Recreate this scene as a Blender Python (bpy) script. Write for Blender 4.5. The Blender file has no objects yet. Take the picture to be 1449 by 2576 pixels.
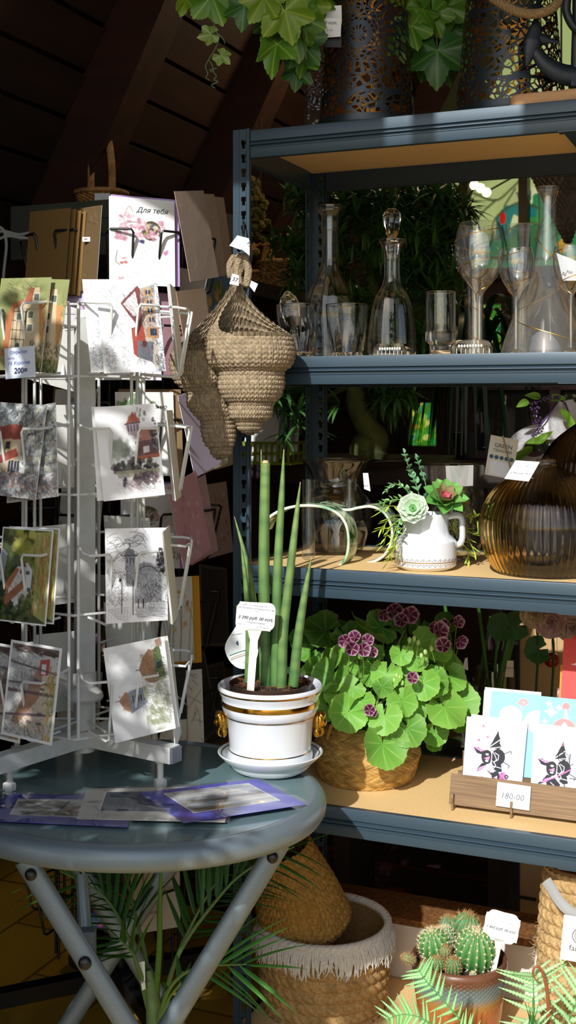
import bpy, math, random
import numpy as np
from mathutils import Vector, Matrix
PI=math.pi
rnd=random.Random(7)
F,CX,HY,H=3030.0,724.5,1017.0,1.30       # focal length in pixels, principal column, horizon row, camera height
def at(px,py,Y): return Vector(((px-CX)/F*Y, Y, H-(py-HY)/F*Y))
COL=bpy.context.scene.collection
# ---------------------------------------------------------------- objects
def tag(o,label=None,cat=None,group=None,kind=None):
    if label: o['label']=label
    if cat: o['category']=cat
    if group: o['group']=group
    if kind: o['kind']=kind
    return o
def thing(name,label,cat,loc=(0,0,0),rz=0,group=None,rot=None):
    o=bpy.data.objects.new(name,None); COL.objects.link(o)
    o.empty_display_size=.02; o.location=loc; o.rotation_euler=rot if rot else (0,0,rz)
    return tag(o,label,cat,group)
def kids(o): return [c for c in bpy.data.objects if c.parent==o]
def dup(o,parent=None):
    c=o.copy(); COL.objects.link(c)
    if parent: c.parent=parent
    for k in kids(o): dup(k,c)
    return c
# ---------------------------------------------------------------- mesh builder
class MB:
    def __init__(s): s.V=[]; s.F=[]; s.C=[]; s.n=0
    def add(s,V,Fs,col=None):
        V=np.asarray(V,float).reshape(-1,3)
        for f in (Fs if isinstance(Fs,list) and Fs and isinstance(Fs[0],np.ndarray) else [Fs]):
            if isinstance(f,np.ndarray): s.F.append(f+s.n)
            else:
                by={}
                for q in f: by.setdefault(len(q),[]).append(q)
                for q in by.values(): s.F.append(np.array(q)+s.n)
        s.V.append(V); s.n+=len(V)
        c=np.ones((len(V),4))
        if col is not None: c[:,:3]=col
        s.C.append(c); return s
    def box(s,c,d,M=None,col=None):
        x,y,z=[k/2 for k in d]
        V=np.array([(-x,-y,-z),(x,-y,-z),(x,y,-z),(-x,y,-z),(-x,-y,z),(x,-y,z),(x,y,z),(-x,y,z)])+np.array(c)
        if M is not None: V=xf(M,V)
        return s.add(V,[(0,3,2,1),(4,5,6,7),(0,1,5,4),(1,2,6,5),(2,3,7,6),(3,0,4,7)],col)
    def tube(s,pts,r,n=8,col=None,flat=1.0,up=None,caps=True):
        P=[Vector(p) for p in pts]; m=len(P)
        R=[r]*m if not hasattr(r,'__len__') else list(r)
        V=[]; t0=(P[1]-P[0]).normalized()
        a=Vector(up) if up else (Vector((0,0,1)) if abs(t0.z)<.9 else Vector((1,0,0)))
        nx=(a-t0*a.dot(t0)).normalized()
        for i in range(m):
            t=((P[min(i+1,m-1)]-P[max(i-1,0)])).normalized()
            nx=(nx-t*nx.dot(t)); nx=nx.normalized() if nx.length>1e-9 else t.orthogonal().normalized()
            b=t.cross(nx)
            for k in range(n):
                an=2*PI*k/n; V.append(P[i]+nx*(math.cos(an)*R[i]*flat)+b*(math.sin(an)*R[i]))
        Fq=[(i*n+k,i*n+(k+1)%n,(i+1)*n+(k+1)%n,(i+1)*n+k) for i in range(m-1) for k in range(n)]
        if caps: Fq+= [tuple(reversed(range(n))), tuple((m-1)*n+k for k in range(n))]
        return s.add([tuple(v) for v in V],Fq,col)
    def lathe(s,prof,n=48,c=(0,0,0),mod=None,cap0=True,cap1=False,col=None):
        P=np.array(prof,float); m=len(P); th=np.arange(n)*2*PI/n
        R=P[:,0][:,None]*np.ones((1,n))
        if mod is not None: R=R*mod(th[None,:],P[:,1][:,None])
        V=np.stack([R*np.cos(th),R*np.sin(th),P[:,1][:,None]*np.ones((1,n))],-1).reshape(-1,3)+np.array(c)
        i,k=np.meshgrid(np.arange(m-1),np.arange(n),indexing='ij'); k2=(k+1)%n
        Q=np.stack([i*n+k,i*n+k2,(i+1)*n+k2,(i+1)*n+k],-1).reshape(-1,4)
        fs=[Q]
        if cap0: fs.append(np.array([list(reversed(range(n)))]))
        if cap1: fs.append(np.array([[(m-1)*n+q for q in range(n)]]))
        return s.add(V,fs,col)
    def grid(s,V,col=None,wrap_u=False,keep=None):
        # V: (nv,nu,3) array
        nv,nu=V.shape[:2]
        i,k=np.meshgrid(np.arange(nv-1),np.arange(nu if wrap_u else nu-1),indexing='ij'); k2=(k+1)%nu
        Q=np.stack([i*nu+k,i*nu+k2,(i+1)*nu+k2,(i+1)*nu+k],-1)
        if keep is not None: Q=Q[keep]
        return s.add(V.reshape(-1,3),[Q.reshape(-1,4)],None if col is None else np.asarray(col).reshape(-1,3) if np.ndim(col)>1 else col)
    def prism(s,pts,t,M=None,col=None):
        # outline in the local xz plane, front at y=0, thickness t
        n=len(pts); V=[(x,0,z) for x,z in pts]+[(x,t,z) for x,z in pts]
        Fs=[tuple(range(n)),tuple(n+k for k in reversed(range(n)))]+[(k,n+k,n+(k+1)%n,(k+1)%n) for k in range(n)]
        V=np.array(V)
        if M is not None: V=xf(M,V)
        return s.add(V,Fs,col)
    def ball(s,c,r,nu=16,nv=10,M=None,col=None):
        r=(r,r,r) if not hasattr(r,'__len__') else r
        ph=np.linspace(-PI/2+.02,PI/2-.02,nv); th=np.arange(nu)*2*PI/nu
        V=np.stack([np.cos(ph)[:,None]*np.cos(th)*r[0],np.cos(ph)[:,None]*np.sin(th)*r[1],np.sin(ph)[:,None]*np.ones(nu)*r[2]],-1)
        V=V.reshape(-1,3)
        if M is not None: V=xf(M,V)
        V=(V+np.array(c)).reshape(nv,nu,3)
        return s.grid(V,col,wrap_u=True)
    def build(s,name,mat,parent=None,smooth=True,angle=40,off=(0,0,0)):
        me=bpy.data.meshes.new(name)
        V=(np.concatenate(s.V)-np.array(off)).astype(np.float32)
        me.vertices.add(len(V)); me.vertices.foreach_set('co',V.ravel())
        Fs=[f for f in s.F if len(f)]
        lo=np.concatenate([f.ravel() for f in Fs]).astype(np.int32)
        tot=np.concatenate([np.full(len(f),f.shape[1]) for f in Fs])
        st=np.concatenate([[0],np.cumsum(tot)[:-1]]).astype(np.int32)
        me.loops.add(len(lo)); me.loops.foreach_set('vertex_index',lo)
        me.polygons.add(len(tot)); me.polygons.foreach_set('loop_start',st)
        me.update(calc_edges=True)
        ca=me.color_attributes.new('Col','FLOAT_COLOR','POINT')
        ca.data.foreach_set('color',np.concatenate(s.C).astype(np.float32).ravel())
        me.polygons.foreach_set('use_smooth',np.full(len(tot),bool(smooth)))
        if smooth and angle: me.set_sharp_from_angle(angle=math.radians(angle))
        me.validate(); me.materials.append(mat)
        o=bpy.data.objects.new(name,me); COL.objects.link(o)
        if parent: o.parent=parent
        return o
def xf(M,V):
    A=np.array(M); V=np.asarray(V,float); return V@A[:3,:3].T+A[:3,3]
def RZ(a): return Matrix.Rotation(a,4,'Z')
def RX(a): return Matrix.Rotation(a,4,'X')
def RY(a): return Matrix.Rotation(a,4,'Y')
def T(*v): return Matrix.Translation(Vector(v))
def lin(c):
    if isinstance(c,str): c=[int(c[i:i+2],16)/255 for i in (0,2,4)]
    c=np.asarray(c,float); return np.where(c<=.04045,c/12.92,((c+.055)/1.055)**2.4)
def spline(pts,n=24):
    P=np.array(pts,float); m=len(P); P2=np.vstack([2*P[0]-P[1],P,2*P[-1]-P[-2]]); out=[]
    for t in np.linspace(0,m-1,n):
        i=min(int(t),m-2); f=t-i; a,b,c,d=P2[i:i+4]
        out.append(.5*((2*b)+(c-a)*f+(2*a-5*b+4*c-d)*f*f+(3*b-3*c+d-a)*f**3))
    return np.array(out)
# ---------------------------------------------------------------- materials
_M={}
def mat(name,col,col2=None,rough=.5,metal=0,ns=8,nmap=(1,1,1),bump=0,bs=200,bmap=None,vc=False,spec=.5,coat=0,trans=0,alpha=None,emit=0,sss=0,lo=.35,hi=.65,sheen=0,tl=0):
    if name in _M: return _M[name]
    m=bpy.data.materials.new(name); m.use_nodes=True; nt=m.node_tree; N=nt.nodes; L=nt.links
    b=N['Principled BSDF']; out=N['Material Output']
    b.inputs['Roughness'].default_value=rough; b.inputs['Metallic'].default_value=metal
    b.inputs['Specular IOR Level'].default_value=spec; b.inputs['Coat Weight'].default_value=coat
    b.inputs['Coat Roughness'].default_value=.08; b.inputs['Transmission Weight'].default_value=trans
    if sheen: b.inputs['Sheen Weight'].default_value=sheen
    if sss: b.inputs['Subsurface Weight'].default_value=sss; b.inputs['Subsurface Radius'].default_value=(.004,.004,.002)
    c=(*lin(col),1); tc=N.new('ShaderNodeTexCoord'); src=None
    if col2 is not None:
        mp=N.new('ShaderNodeMapping'); mp.inputs['Scale'].default_value=nmap; L.new(tc.outputs['Object'],mp.inputs[0])
        n=N.new('ShaderNodeTexNoise'); n.inputs['Scale'].default_value=ns; n.inputs['Detail'].default_value=5; L.new(mp.outputs[0],n.inputs['Vector'])
        r=N.new('ShaderNodeValToRGB'); r.color_ramp.elements[0].position=lo; r.color_ramp.elements[1].position=hi
        r.color_ramp.elements[0].color=c; r.color_ramp.elements[1].color=(*lin(col2),1)
        L.new(n.outputs['Fac'],r.inputs[0]); src=r.outputs[0]
    if vc:
        a=N.new('ShaderNodeAttribute'); a.attribute_name='Col'
        if src is None: src=a.outputs['Color']
        else:
            x=N.new('ShaderNodeMix'); x.data_type='RGBA'; x.blend_type='MULTIPLY'; x.inputs[0].default_value=1
            L.new(src,x.inputs[6]); L.new(a.outputs['Color'],x.inputs[7]); src=x.outputs[2]
    if src is None: b.inputs['Base Color'].default_value=c
    else: L.new(src,b.inputs['Base Color'])
    if emit:
        if src is None: b.inputs['Emission Color'].default_value=c
        else: L.new(src,b.inputs['Emission Color'])
        b.inputs['Emission Strength'].default_value=emit
    if bump:
        mp=N.new('ShaderNodeMapping'); mp.inputs['Scale'].default_value=bmap or (1,1,1); L.new(tc.outputs['Object'],mp.inputs[0])
        n=N.new('ShaderNodeTexNoise'); n.inputs['Scale'].default_value=bs; n.inputs['Detail'].default_value=4; L.new(mp.outputs[0],n.inputs['Vector'])
        bp=N.new('ShaderNodeBump'); bp.inputs['Strength'].default_value=bump; bp.inputs['Distance'].default_value=.002
        L.new(n.outputs['Fac'],bp.inputs['Height']); L.new(bp.outputs[0],b.inputs['Normal'])
    if tl:
        t=N.new('ShaderNodeBsdfTranslucent'); mx=N.new('ShaderNodeMixShader'); mx.inputs[0].default_value=tl
        if src is None: t.inputs[0].default_value=c
        else: L.new(src,t.inputs[0])
        L.new(b.outputs[0],mx.inputs[1]); L.new(t.outputs[0],mx.inputs[2]); L.new(mx.outputs[0],out.inputs[0])
    if alpha is not None: b.inputs['Alpha'].default_value=alpha
    _M[name]=m; return m
def glass(name,tint=(1,1,1),ior=1.45,rough=0.0,vc=False,thin=True,haze=0.0,f0=.045):
    """thin glass wall: what is behind shows through, reflections grow towards grazing angles"""
    if name in _M: return _M[name]
    m=bpy.data.materials.new(name); m.use_nodes=True; nt=m.node_tree; N=nt.nodes; L=nt.links
    N.remove(N['Principled BSDF']); out=N['Material Output']
    if not thin:
        g=N.new('ShaderNodeBsdfGlass'); g.inputs[0].default_value=(*tint,1); g.inputs['IOR'].default_value=ior; g.inputs['Roughness'].default_value=rough
        L.new(g.outputs[0],out.inputs[0]); _M[name]=m; return m
    tr=N.new('ShaderNodeBsdfTransparent'); tr.inputs[0].default_value=(*tint,1)
    if vc:
        a=N.new('ShaderNodeAttribute'); a.attribute_name='Col'; L.new(a.outputs['Color'],tr.inputs[0])
    gl=N.new('ShaderNodeBsdfGlossy'); gl.inputs['Roughness'].default_value=rough+.015
    lw=N.new('ShaderNodeLayerWeight'); lw.inputs['Blend'].default_value=.5
    pw=N.new('ShaderNodeMath'); pw.operation='POWER'; pw.inputs[1].default_value=4.0; L.new(lw.outputs['Facing'],pw.inputs[0])
    fr=N.new('ShaderNodeMath'); fr.operation='MULTIPLY_ADD'; fr.inputs[1].default_value=.9; fr.inputs[2].default_value=f0; L.new(pw.outputs[0],fr.inputs[0])
    mx=N.new('ShaderNodeMixShader'); L.new(fr.outputs[0],mx.inputs[0]); L.new(tr.outputs[0],mx.inputs[1]); L.new(gl.outputs[0],mx.inputs[2])
    last=mx
    if haze:
        d=N.new('ShaderNodeBsdfDiffuse'); d.inputs[0].default_value=(.8,.82,.84,1)
        m2=N.new('ShaderNodeMixShader'); m2.inputs[0].default_value=haze; L.new(mx.outputs[0],m2.inputs[1]); L.new(d.outputs[0],m2.inputs[2]); last=m2
    L.new(last.outputs[0],out.inputs[0]); _M[name]=m; return m
# ---------------------------------------------------------------- lettering
def text_mb(body,size,shear=0,bold=0,align='LEFT',M=None,sx=1.0):
    cu=bpy.data.curves.new('lettering','FONT'); cu.body=body; cu.size=size; cu.shear=shear; cu.offset=bold; cu.align_x=align; cu.resolution_u=2
    ob=bpy.data.objects.new('lettering',cu); COL.objects.link(ob)
    dg=bpy.context.evaluated_depsgraph_get(); me=bpy.data.meshes.new_from_object(ob.evaluated_get(dg))
    V=np.zeros(len(me.vertices)*3); me.vertices.foreach_get('co',V); V=V.reshape(-1,3); V=np.stack([V[:,0]*sx,np.zeros(len(V)),V[:,1]],-1)
    Fs=[tuple(p.vertices) for p in me.polygons]
    bpy.data.objects.remove(ob); bpy.data.curves.remove(cu); bpy.data.meshes.remove(me)
    mb=MB()
    if len(V):
        mb.add(V if M is None else xf(M,V),Fs)
    return mb
# ---------------------------------------------------------------- painting printed pictures (values per grid point)
def vnoise(w,h,cell,seed):
    r=np.random.default_rng(seed); gw,gh=int(w/cell)+3,int(h/cell)+3; g=r.random((gh,gw))
    x=np.arange(w)/cell; y=np.arange(h)/cell; xi=x.astype(int); yi=y.astype(int); fx=x-xi; fy=y-yi
    fx=fx*fx*(3-2*fx); fy=(fy*fy*(3-2*fy))[:,None]
    a=g[yi][:,xi]; b=g[yi][:,xi+1]; c=g[yi+1][:,xi]; d=g[yi+1][:,xi+1]
    return (a*(1-fx)+b*fx)*(1-fy)+(c*(1-fx)+d*fx)*fy
class Art:
    """a small picture; x to the right 0..1, y downwards 0..1"""
    def __init__(s,w=96,h=136,bg='f2f2ee',seed=1):
        s.w,s.h=w,h; s.a=np.ones((h,w,3))*lin(bg); s.X,s.Y=np.meshgrid(np.linspace(0,1,w),np.linspace(0,1,h)); s.r=np.random.default_rng(seed); s.seed=seed; s.asp=h/w
    def mix(s,m,col):
        m=np.clip(m,0,1)[...,None]; s.a=s.a*(1-m)+lin(col)*m; return s
    def poly(s,pts,col,al=1):
        P=np.array(pts,float); ins=np.zeros((s.h,s.w),bool); n=len(P)
        for i in range(n):
            x1,y1=P[i]; x2,y2=P[(i+1)%n]
            if y1==y2: continue
            c=((s.Y>=min(y1,y2))&(s.Y<max(y1,y2)))&(s.X<(s.Y-y1)/(y2-y1)*(x2-x1)+x1); ins^=c
        return s.mix(ins*al,col)
    def line(s,pts,wd,col,al=1):
        P=np.array(pts,float); D=np.full((s.h,s.w),9.)
        for (x1,y1),(x2,y2) in zip(P[:-1],P[1:]):
            dx,dy=x2-x1,(y2-y1)*s.asp; L2=dx*dx+dy*dy+1e-12
            px,py=s.X-x1,(s.Y-y1)*s.asp; t=np.clip((px*dx+py*dy)/L2,0,1)
            D=np.minimum(D,np.hypot(px-t*dx,py-t*dy))
        return s.mix(np.clip((wd/2-D)*s.w+.5,0,1)*al,col)
    def blob(s,x,y,rx,ry,col,al=1,soft=.3,rough=.35):
        n=vnoise(s.w,s.h,max(3,s.w*rx*.35),int(s.r.integers(1e6)))-.5
        d=np.hypot((s.X-x)/rx,(s.Y-y)/ry)+n*rough*2
        return s.mix(np.clip((1-d)/max(soft,.02),0,1)*al,col)
    def wash(s,y0,y1,col,al=.6,x0=0,x1=1,cell=8):
        n=vnoise(s.w,s.h,cell,int(s.r.integers(1e6)))
        m=((s.Y>=y0)&(s.Y<=y1)&(s.X>=x0)&(s.X<=x1))*np.clip(n*2-.4,0,1)*al
        return s.mix(m,col)
    def strokes(s,n,x0,y0,x1,y1,cols,ln=.06,wd=.012,ang=None,jit=.6,al=.62):
        wd*=.8; n=int(n*1.5)
        for k in range(n):
            x,y=s.r.uniform(x0,x1),s.r.uniform(y0,y1); a=(s.r.uniform(0,2*PI) if ang is None else ang+s.r.normal()*jit)
            l=ln*s.r.uniform(.5,1.3); c=cols[int(s.r.integers(len(cols)))]
            s.line([(x,y),(x+l*math.cos(a),y+l*math.sin(a)/s.asp)],wd,c,al)
        return s
    def dabs(s,n,x,y,rx,ry,cols,r=.03,al=.85):
        for k in range(n):
            t=s.r.uniform(0,2*PI); q=math.sqrt(s.r.random())
            s.blob(x+rx*q*math.cos(t),y+ry*q*math.sin(t),r*s.r.uniform(.6,1.3),r*s.r.uniform(.6,1.3)/s.asp,cols[int(s.r.integers(len(cols)))],al,.4,.3)
        return s
    def frame(s,m,col):
        mk=((s.X<m)|(s.X>1-m)|(s.Y<m/s.asp)|(s.Y>1-m/s.asp)); return s.mix(mk*1.0,col)
    def mute(s,k=.25,g=.0):
        l=s.a.mean(2,keepdims=True); s.a=s.a*(1-k)+l*k; return s
    def rot(s):
        s.a=np.ascontiguousarray(np.rot90(s.a,1)); s.h,s.w=s.a.shape[:2]; return s
# ================================================================ camera, light, sky
sc=bpy.context.scene
cd=bpy.data.cameras.new('camera'); cam=bpy.data.objects.new('camera',cd); COL.objects.link(cam); sc.camera=cam
cam.location=(0,0,H); cam.rotation_euler=(PI/2,0,0)
cd.sensor_fit='AUTO'; cd.sensor_width=36; cd.lens=F/2576*36; cd.shift_y=-(1288-HY)/2576; cd.clip_start=.02
cd.dof.use_dof=True; cd.dof.focus_distance=2.08; cd.dof.aperture_fstop=9.0
sc.view_settings.view_transform='Standard'; sc.view_settings.look='None'; sc.view_settings.gamma=1; sc.view_settings.exposure=0.12
sc.view_settings.use_curve_mapping=False
cy=sc.cycles; cy.use_denoising=True; cy.max_bounces=12; cy.transparent_max_bounces=40; cy.transmission_bounces=12; cy.glossy_bounces=6; cy.diffuse_bounces=4
cy.sample_clamp_indirect=4; cy.caustics_reflective=False; cy.caustics_refractive=False; cy.use_adaptive_sampling=True; cy.adaptive_threshold=.025
w=bpy.data.worlds.new('sky'); sc.world=w; w.use_nodes=True
bg=w.node_tree.nodes['Background']
sky=w.node_tree.nodes.new('ShaderNodeTexSky'); sky.sky_type='NISHITA'; sky.sun_disc=False; sky.sun_elevation=math.radians(35); sky.sun_rotation=math.radians(200); sky.air_density=1; sky.dust_density=1.5
w.node_tree.links.new(sky.outputs[0],bg.inputs[0]); bg.inputs[1].default_value=.15
SUN=Vector((.40,1,-.75)).normalized()
sl=bpy.data.lights.new('sun','SUN'); sl.energy=4.5; sl.angle=math.radians(.7); sl.color=(1,.995,.98)
so=bpy.data.objects.new('sun',sl); COL.objects.link(so); so.rotation_euler=SUN.to_track_quat('-Z','Y').to_euler(); so.location=(-2,-4,5)
# ================================================================ axes of the house: u runs along the shelving, v into the house
UA=math.radians(22.8); U=Vector((math.cos(UA),-math.sin(UA),0)); V_=Vector((math.sin(UA),math.cos(UA),0)); HR=-UA
def hp(a,b,z): return U*a+V_*b+Vector((0,0,z))
HM=RZ(HR)                                             # house coordinates (a,b,z) to the world
def struct(name,mb,m,smooth=False):
    o=mb.build(name,m,smooth=smooth); o.rotation_euler.z=HR; return tag(o,kind='structure')
def slab(name,a0,a1,b0,b1,z0,z1,m): return struct(name,MB().box(((a0+a1)/2,(b0+b1)/2,(z0+z1)/2),(a1-a0,b1-b0,z1-z0)),m)
# floor of large yellow clay tiles, running bond, with dark joints
def tiles():
    m=mat('floor_tile','d8ac48','b08838',rough=.45,ns=6,bump=.15,bs=30); nt=m.node_tree; N=nt.nodes; L=nt.links
    b=N['Principled BSDF']; tc=N.new('ShaderNodeTexCoord'); br=N.new('ShaderNodeTexBrick')
    br.inputs['Scale'].default_value=1; br.inputs['Brick Width'].default_value=.42; br.inputs['Row Height'].default_value=.20; br.inputs['Mortar Size'].default_value=.0045
    br.inputs['Color1'].default_value=(*lin('ecc040'),1); br.inputs['Color2'].default_value=(*lin('d0a034'),1); br.inputs['Mortar'].default_value=(*lin('4a3a24'),1)
    mp=N.new('ShaderNodeMapping'); mp.inputs['Rotation'].default_value=(0,0,math.radians(90)); L.new(tc.outputs['Object'],mp.inputs[0]); L.new(mp.outputs[0],br.inputs[0])
    old=b.inputs['Base Color'].links[0].from_socket; x=N.new('ShaderNodeMix'); x.data_type='RGBA'; x.inputs[0].default_value=.6
    L.new(old,x.inputs[6]); L.new(br.outputs[0],x.inputs[7]); L.new(x.outputs[2],b.inputs['Base Color'])
    return m
slab('floor',-4,4.5,.9,6,-.05,0,tiles())
slab('ground',-14,14,-16,.9,-.06,-.005,mat('paving','b0aca2','96928a',rough=.9,ns=3))
# steep plank roof on the left side
p0=Vector((-.533,3.4,1.656)); A0=p0.dot(U)-p0.z*.454/.891      # where the slope meets the floor
WD=mat('roof_plank','30170b','1e0d05',rough=.75,ns=4,nmap=(3,.6,3),bump=.4,bs=40,bmap=(6,1,6))
SL=math.atan2(.891,.454)
RM=T(A0,0,0)@RY(-SL)                                  # local x up the slope, y along the house
mb=MB(); bw=.118
for k in range(52):
    mb.box((bw*k+bw/2,3.3,.012),(bw-.012,4.8,.018),RM@T(bw*k,0,0)@RY(math.radians(4))@T(-bw*k,0,0))
mb.box((3.1,3.3,.06),(6.4,4.8,.02),RM)
struct('wall_left',mb,WD)
RF=mat('rafter_wood','3c190b','281006',rough=.7,ns=3,nmap=(1,6,6),bump=.3,bs=30,bmap=(1,8,8))
for i,b in enumerate((2.55,3.22,3.90,4.6)):
    struct('trim_%d'%(i+1),MB().box((3.05,b,-.06),(6.1,.10,.13),RM),RF)
# other slope and gable close the house (outside the frame); lintel shaped for sun patches
AR=2*(A0+5.9/math.tan(SL))-A0
RM2=T(AR,0,0)@RY(-(PI-SL))
struct('wall_right',MB().box((3.3,3.3,-.03),(6.9,5.2,.04),RM2),WD)
slab('trim_9',A0,AR,.98,1.02,2.565,6.2,RF)
mb=MB()
for a0,a1 in ((A0,-.655),(-.606,-.562),(-.41,AR)): mb.box(((a0+a1)/2,1.0,2.51),(a1-a0,.04,.112))
struct('trim_10',mb,RF)                        # unseen boarded gable front; gaps shaped to throw sun patches on the top beam
slab('trim_8',A0,-1.27,.98,1.02,0,2.455,RF)                        # unseen wall beside the doorway, edge set to shade the left floor
GB=5.35
# ---------------------------------------------------------------- gable wall with coloured leaded windows
DW=mat('dark_panelling','2e150c','1c0c07',rough=.6,ns=3,nmap=(8,8,1))
def wall_back():
    a=lambda px:( (px-CX)/F*1 )
    mb=MB()
    return mb
def apx(px):                                          # a on the gable plane for a pixel column
    k=(px-CX)/F; Y=GB/(k*V_.x+V_.y); return k*Y*U.x+Y*U.y
def zpx(px,py):
    k=(px-CX)/F; Y=GB/(k*V_.x+V_.y); return H-(py-HY)/F*Y
w1=(apx(1122),apx(1640),zpx(1250,690),H+2.25); w2=(apx(1192),apx(1275),zpx(1230,905),zpx(1230,752)); w3=(apx(1022),apx(1112),zpx(1070,1135),zpx(1070,1000))
mb=MB()
def wbox(a0,a1,z0,z1): mb.box(((a0+a1)/2,GB+.06,(z0+z1)/2),(a1-a0,.1,z1-z0))
def cutwall(holes):
    xs=sorted({A0,AR}|{h[0] for h in holes}|{h[1] for h in holes})
    for x0,x1 in zip(xs[:-1],xs[1:]):
        hs=sorted([h for h in holes if h[0]<=x0+1e-6 and h[1]>=x1-1e-6],key=lambda h:h[2]); z=0
        for h in hs: wbox(x0,x1,z,h[2]); z=h[3]
        wbox(x0,x1,z,6)
cutwall([w1,w2,w3])
struct('wall_back',mb,DW)
SG=mat('stained_glass','ffffff',vc=True,rough=.3,emit=.7); 
def glasspic(seed,w,h):
    A=Art(w,h,'a8b878',seed); r=A.r
    for k in range(26): A.blob(r.random(),r.random(),.10,.06,['b9c488','c8cf9a','93a862','7d9a55','d3d6a8','a9b47c'][k%6],.8,.5,.3)
    return A
A=glasspic(5,260,300)
def X1(px): return (apx(px)-w1[0])/(w1[1]-w1[0])
def Y1(px,py): return (w1[3]-zpx(px,py))/(w1[3]-w1[2])
def P1(px,py): return (X1(px),Y1(px,py))
A.poly([P1(x,y) for x,y in ((1335,485),(1460,455),(1640,430),(1640,700),(1180,700),(1232,590),(1300,560),(1330,560))],'1e7a4c')
for k in range(22):
    x=A.r.uniform(1330,1640); y=A.r.uniform(440,690); q=P1(x,y); A.blob(*q,.06,.03,['2f8a48','1d6b55','45924e','6f9c4a','2c7d3a'][k%5],.8,.5)
A.poly([P1(x,y) for x,y in ((1240,545),(1262,515),(1300,508),(1345,515),(1345,540),(1300,548),(1292,585),(1275,600),(1240,600))],'0e6f6c')
A.poly([P1(x,y) for x,y in ((1292,480),(1312,470),(1330,474),(1330,500),(1300,502))],'0e6f6c')
A.poly([P1(x,y) for x,y in ((1286,536),(1298,540),(1296,560),(1276,580),(1278,560))],'c9cf9a')
for x,y,rr in ((1258,544,9),(1302,485,6)):
    q=P1(x,y); A.blob(*q,rr/520,rr/300*.62,'b01010',1,.1,0)
for x,y in ((1422,590),(1410,615)): A.blob(*P1(x,y),.03,.02,'c09020',.9,.3)
lead=[[(1180,480),(1240,500),(1280,470),(1310,440)],[(1190,590),(1200,540),(1240,500)],[(1230,600),(1240,545),(1300,505),(1350,520)],[(1262,515),(1290,470)],[(1190,640),(1300,650),(1449,640)],[(1340,600),(1400,540),(1460,460)],[(1380,600),(1449,530)],[(1240,600),(1300,560),(1345,560)]]
for l in lead: A.line([P1(*q) for q in spline(l,14)],.008,'33401f',.9)
for k in range(14):
    x,y=A.r.random(),A.r.random()*.75; A.line(spline([(x,y),(x+.1,y+.03),(x+.18,y+.12)],8),.007,'56662f',.8)
def pane(name,Wd,Ar,st):
    a0,a1,z0,z1=Wd; gx=np.linspace(a0,a1,Ar.w); gz=np.linspace(z1,z0,Ar.h); G=np.zeros((Ar.h,Ar.w,3)); G[...,0]=gx; G[...,1]=GB+.05; G[...,2]=gz[:,None]
    r=tag(thing(name,None,None,(0,0,0),HR),kind='structure')
    MB().grid(G,Ar.a).build('pane',SG,r,smooth=False); return r
W1=pane('window_1',w1,A,1)
FR=mat('window_wood','38180d','2a1009',rough=.5)
def bars(r,L,z0,z1,wd=.05):
    mb=MB()
    for a in L: mb.box((a,GB,(z0+z1)/2),(wd,.07,z1-z0))
    return mb
mb=bars(W1,[w1[0],apx(1170),w1[1]],w1[2],w1[3],.042); mb.box((apx(1319),GB,(w1[2]+w1[3])/2),(.040,.07,w1[3]-w1[2]))
for z in (w1[2],w1[3]): mb.box(((w1[0]+w1[1])/2,GB,z),(w1[1]-w1[0],.07,.05))
mb.build('frame',FR,W1,smooth=False)
B=Art(140,160,'3f7d22',9)
for k in range(60): B.blob(B.r.random(),B.r.random(),.10,.08,['2a9a3c','7dbb20','1f6d1e','a9c84a','0f8a5c','54a32a','d6d66a'][k%7],.85,.4)
for k in range(12):
    x,y=B.r.random(),B.r.random(); B.line(spline([(x,y),(x+.1,y+.2),(x+.05,y+.35)],8),.01,'1c2f10',.9)
B.blob(.2,.55,.06,.05,'c08a1a'); B.blob(.12,.75,.05,.06,'1f8a8a')
W2=pane('window_2',w2,B,1)
mb=bars(W2,[w2[0],w2[1]],w2[2],w2[3],.04)
for z in (w2[2],w2[3]): mb.box(((w2[0]+w2[1])/2,GB,z),(w2[1]-w2[0],.07,.05))
mb.build('frame',FR,W2,smooth=False)
# string lights hanging before the window
BL=mat('bulb_glow','ffe2a0',emit=14)
bt=thing('string_lights','string of small round glowing bulbs hanging before the stained-glass window','string lights',hp(apx(1205),GB-.25,H+.93))
mb=MB(); c0=bt.location
pts=[at(x,y,5.0) for x,y in ((1150,430),(1190,468),(1208,475),(1222,484),(1300,440),(1420,400))]
mb.tube([p-c0 for p in pts],.004,6); mb.build('cable',mat('black_cable','111111'),bt)
for x,y in ((1193,466),(1209,473),(1224,484)):
    MB().ball(at(x,y,5.0)-c0,.018).build('bulb',BL,bt)

W3=pane('window_3',w3,B,1)
mb=bars(W3,[w3[0],w3[1]],w3[2],w3[3],.04)
for z in (w3[2],w3[3]): mb.box(((w3[0]+w3[1])/2,GB,z),(w3[1]-w3[0],.07,.05))
mb.build('frame',FR,W3,smooth=False)
# added warm fill lamp above the frame, brightening the dark floor inside
lm=thing('fill_lamp','added warm fill lamp out of view, brightening the shop floor','lamp',hp(-1.0,3.2,2.5))
MB().lathe([(.02,.16),(.03,.14),(.12,.0),(.118,.0),(.028,.135),(.02,.15)],40,cap0=False).build('shade',RF,lm); MB().ball((0,0,.05),.03).build('bulb',BL,lm); MB().tube([(0,0,.15),(0,0,1.2)],.004,6).build('cord',mat('black_cable','111111'),lm)
pl_=bpy.data.lights.new('fill_light','POINT'); pl_.energy=7; pl_.color=(1,.72,.42); pl_.shadow_soft_size=.04; po_=bpy.data.objects.new('fill_light',pl_); COL.objects.link(po_); po_.location=hp(-1.0,3.2,2.47)
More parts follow.
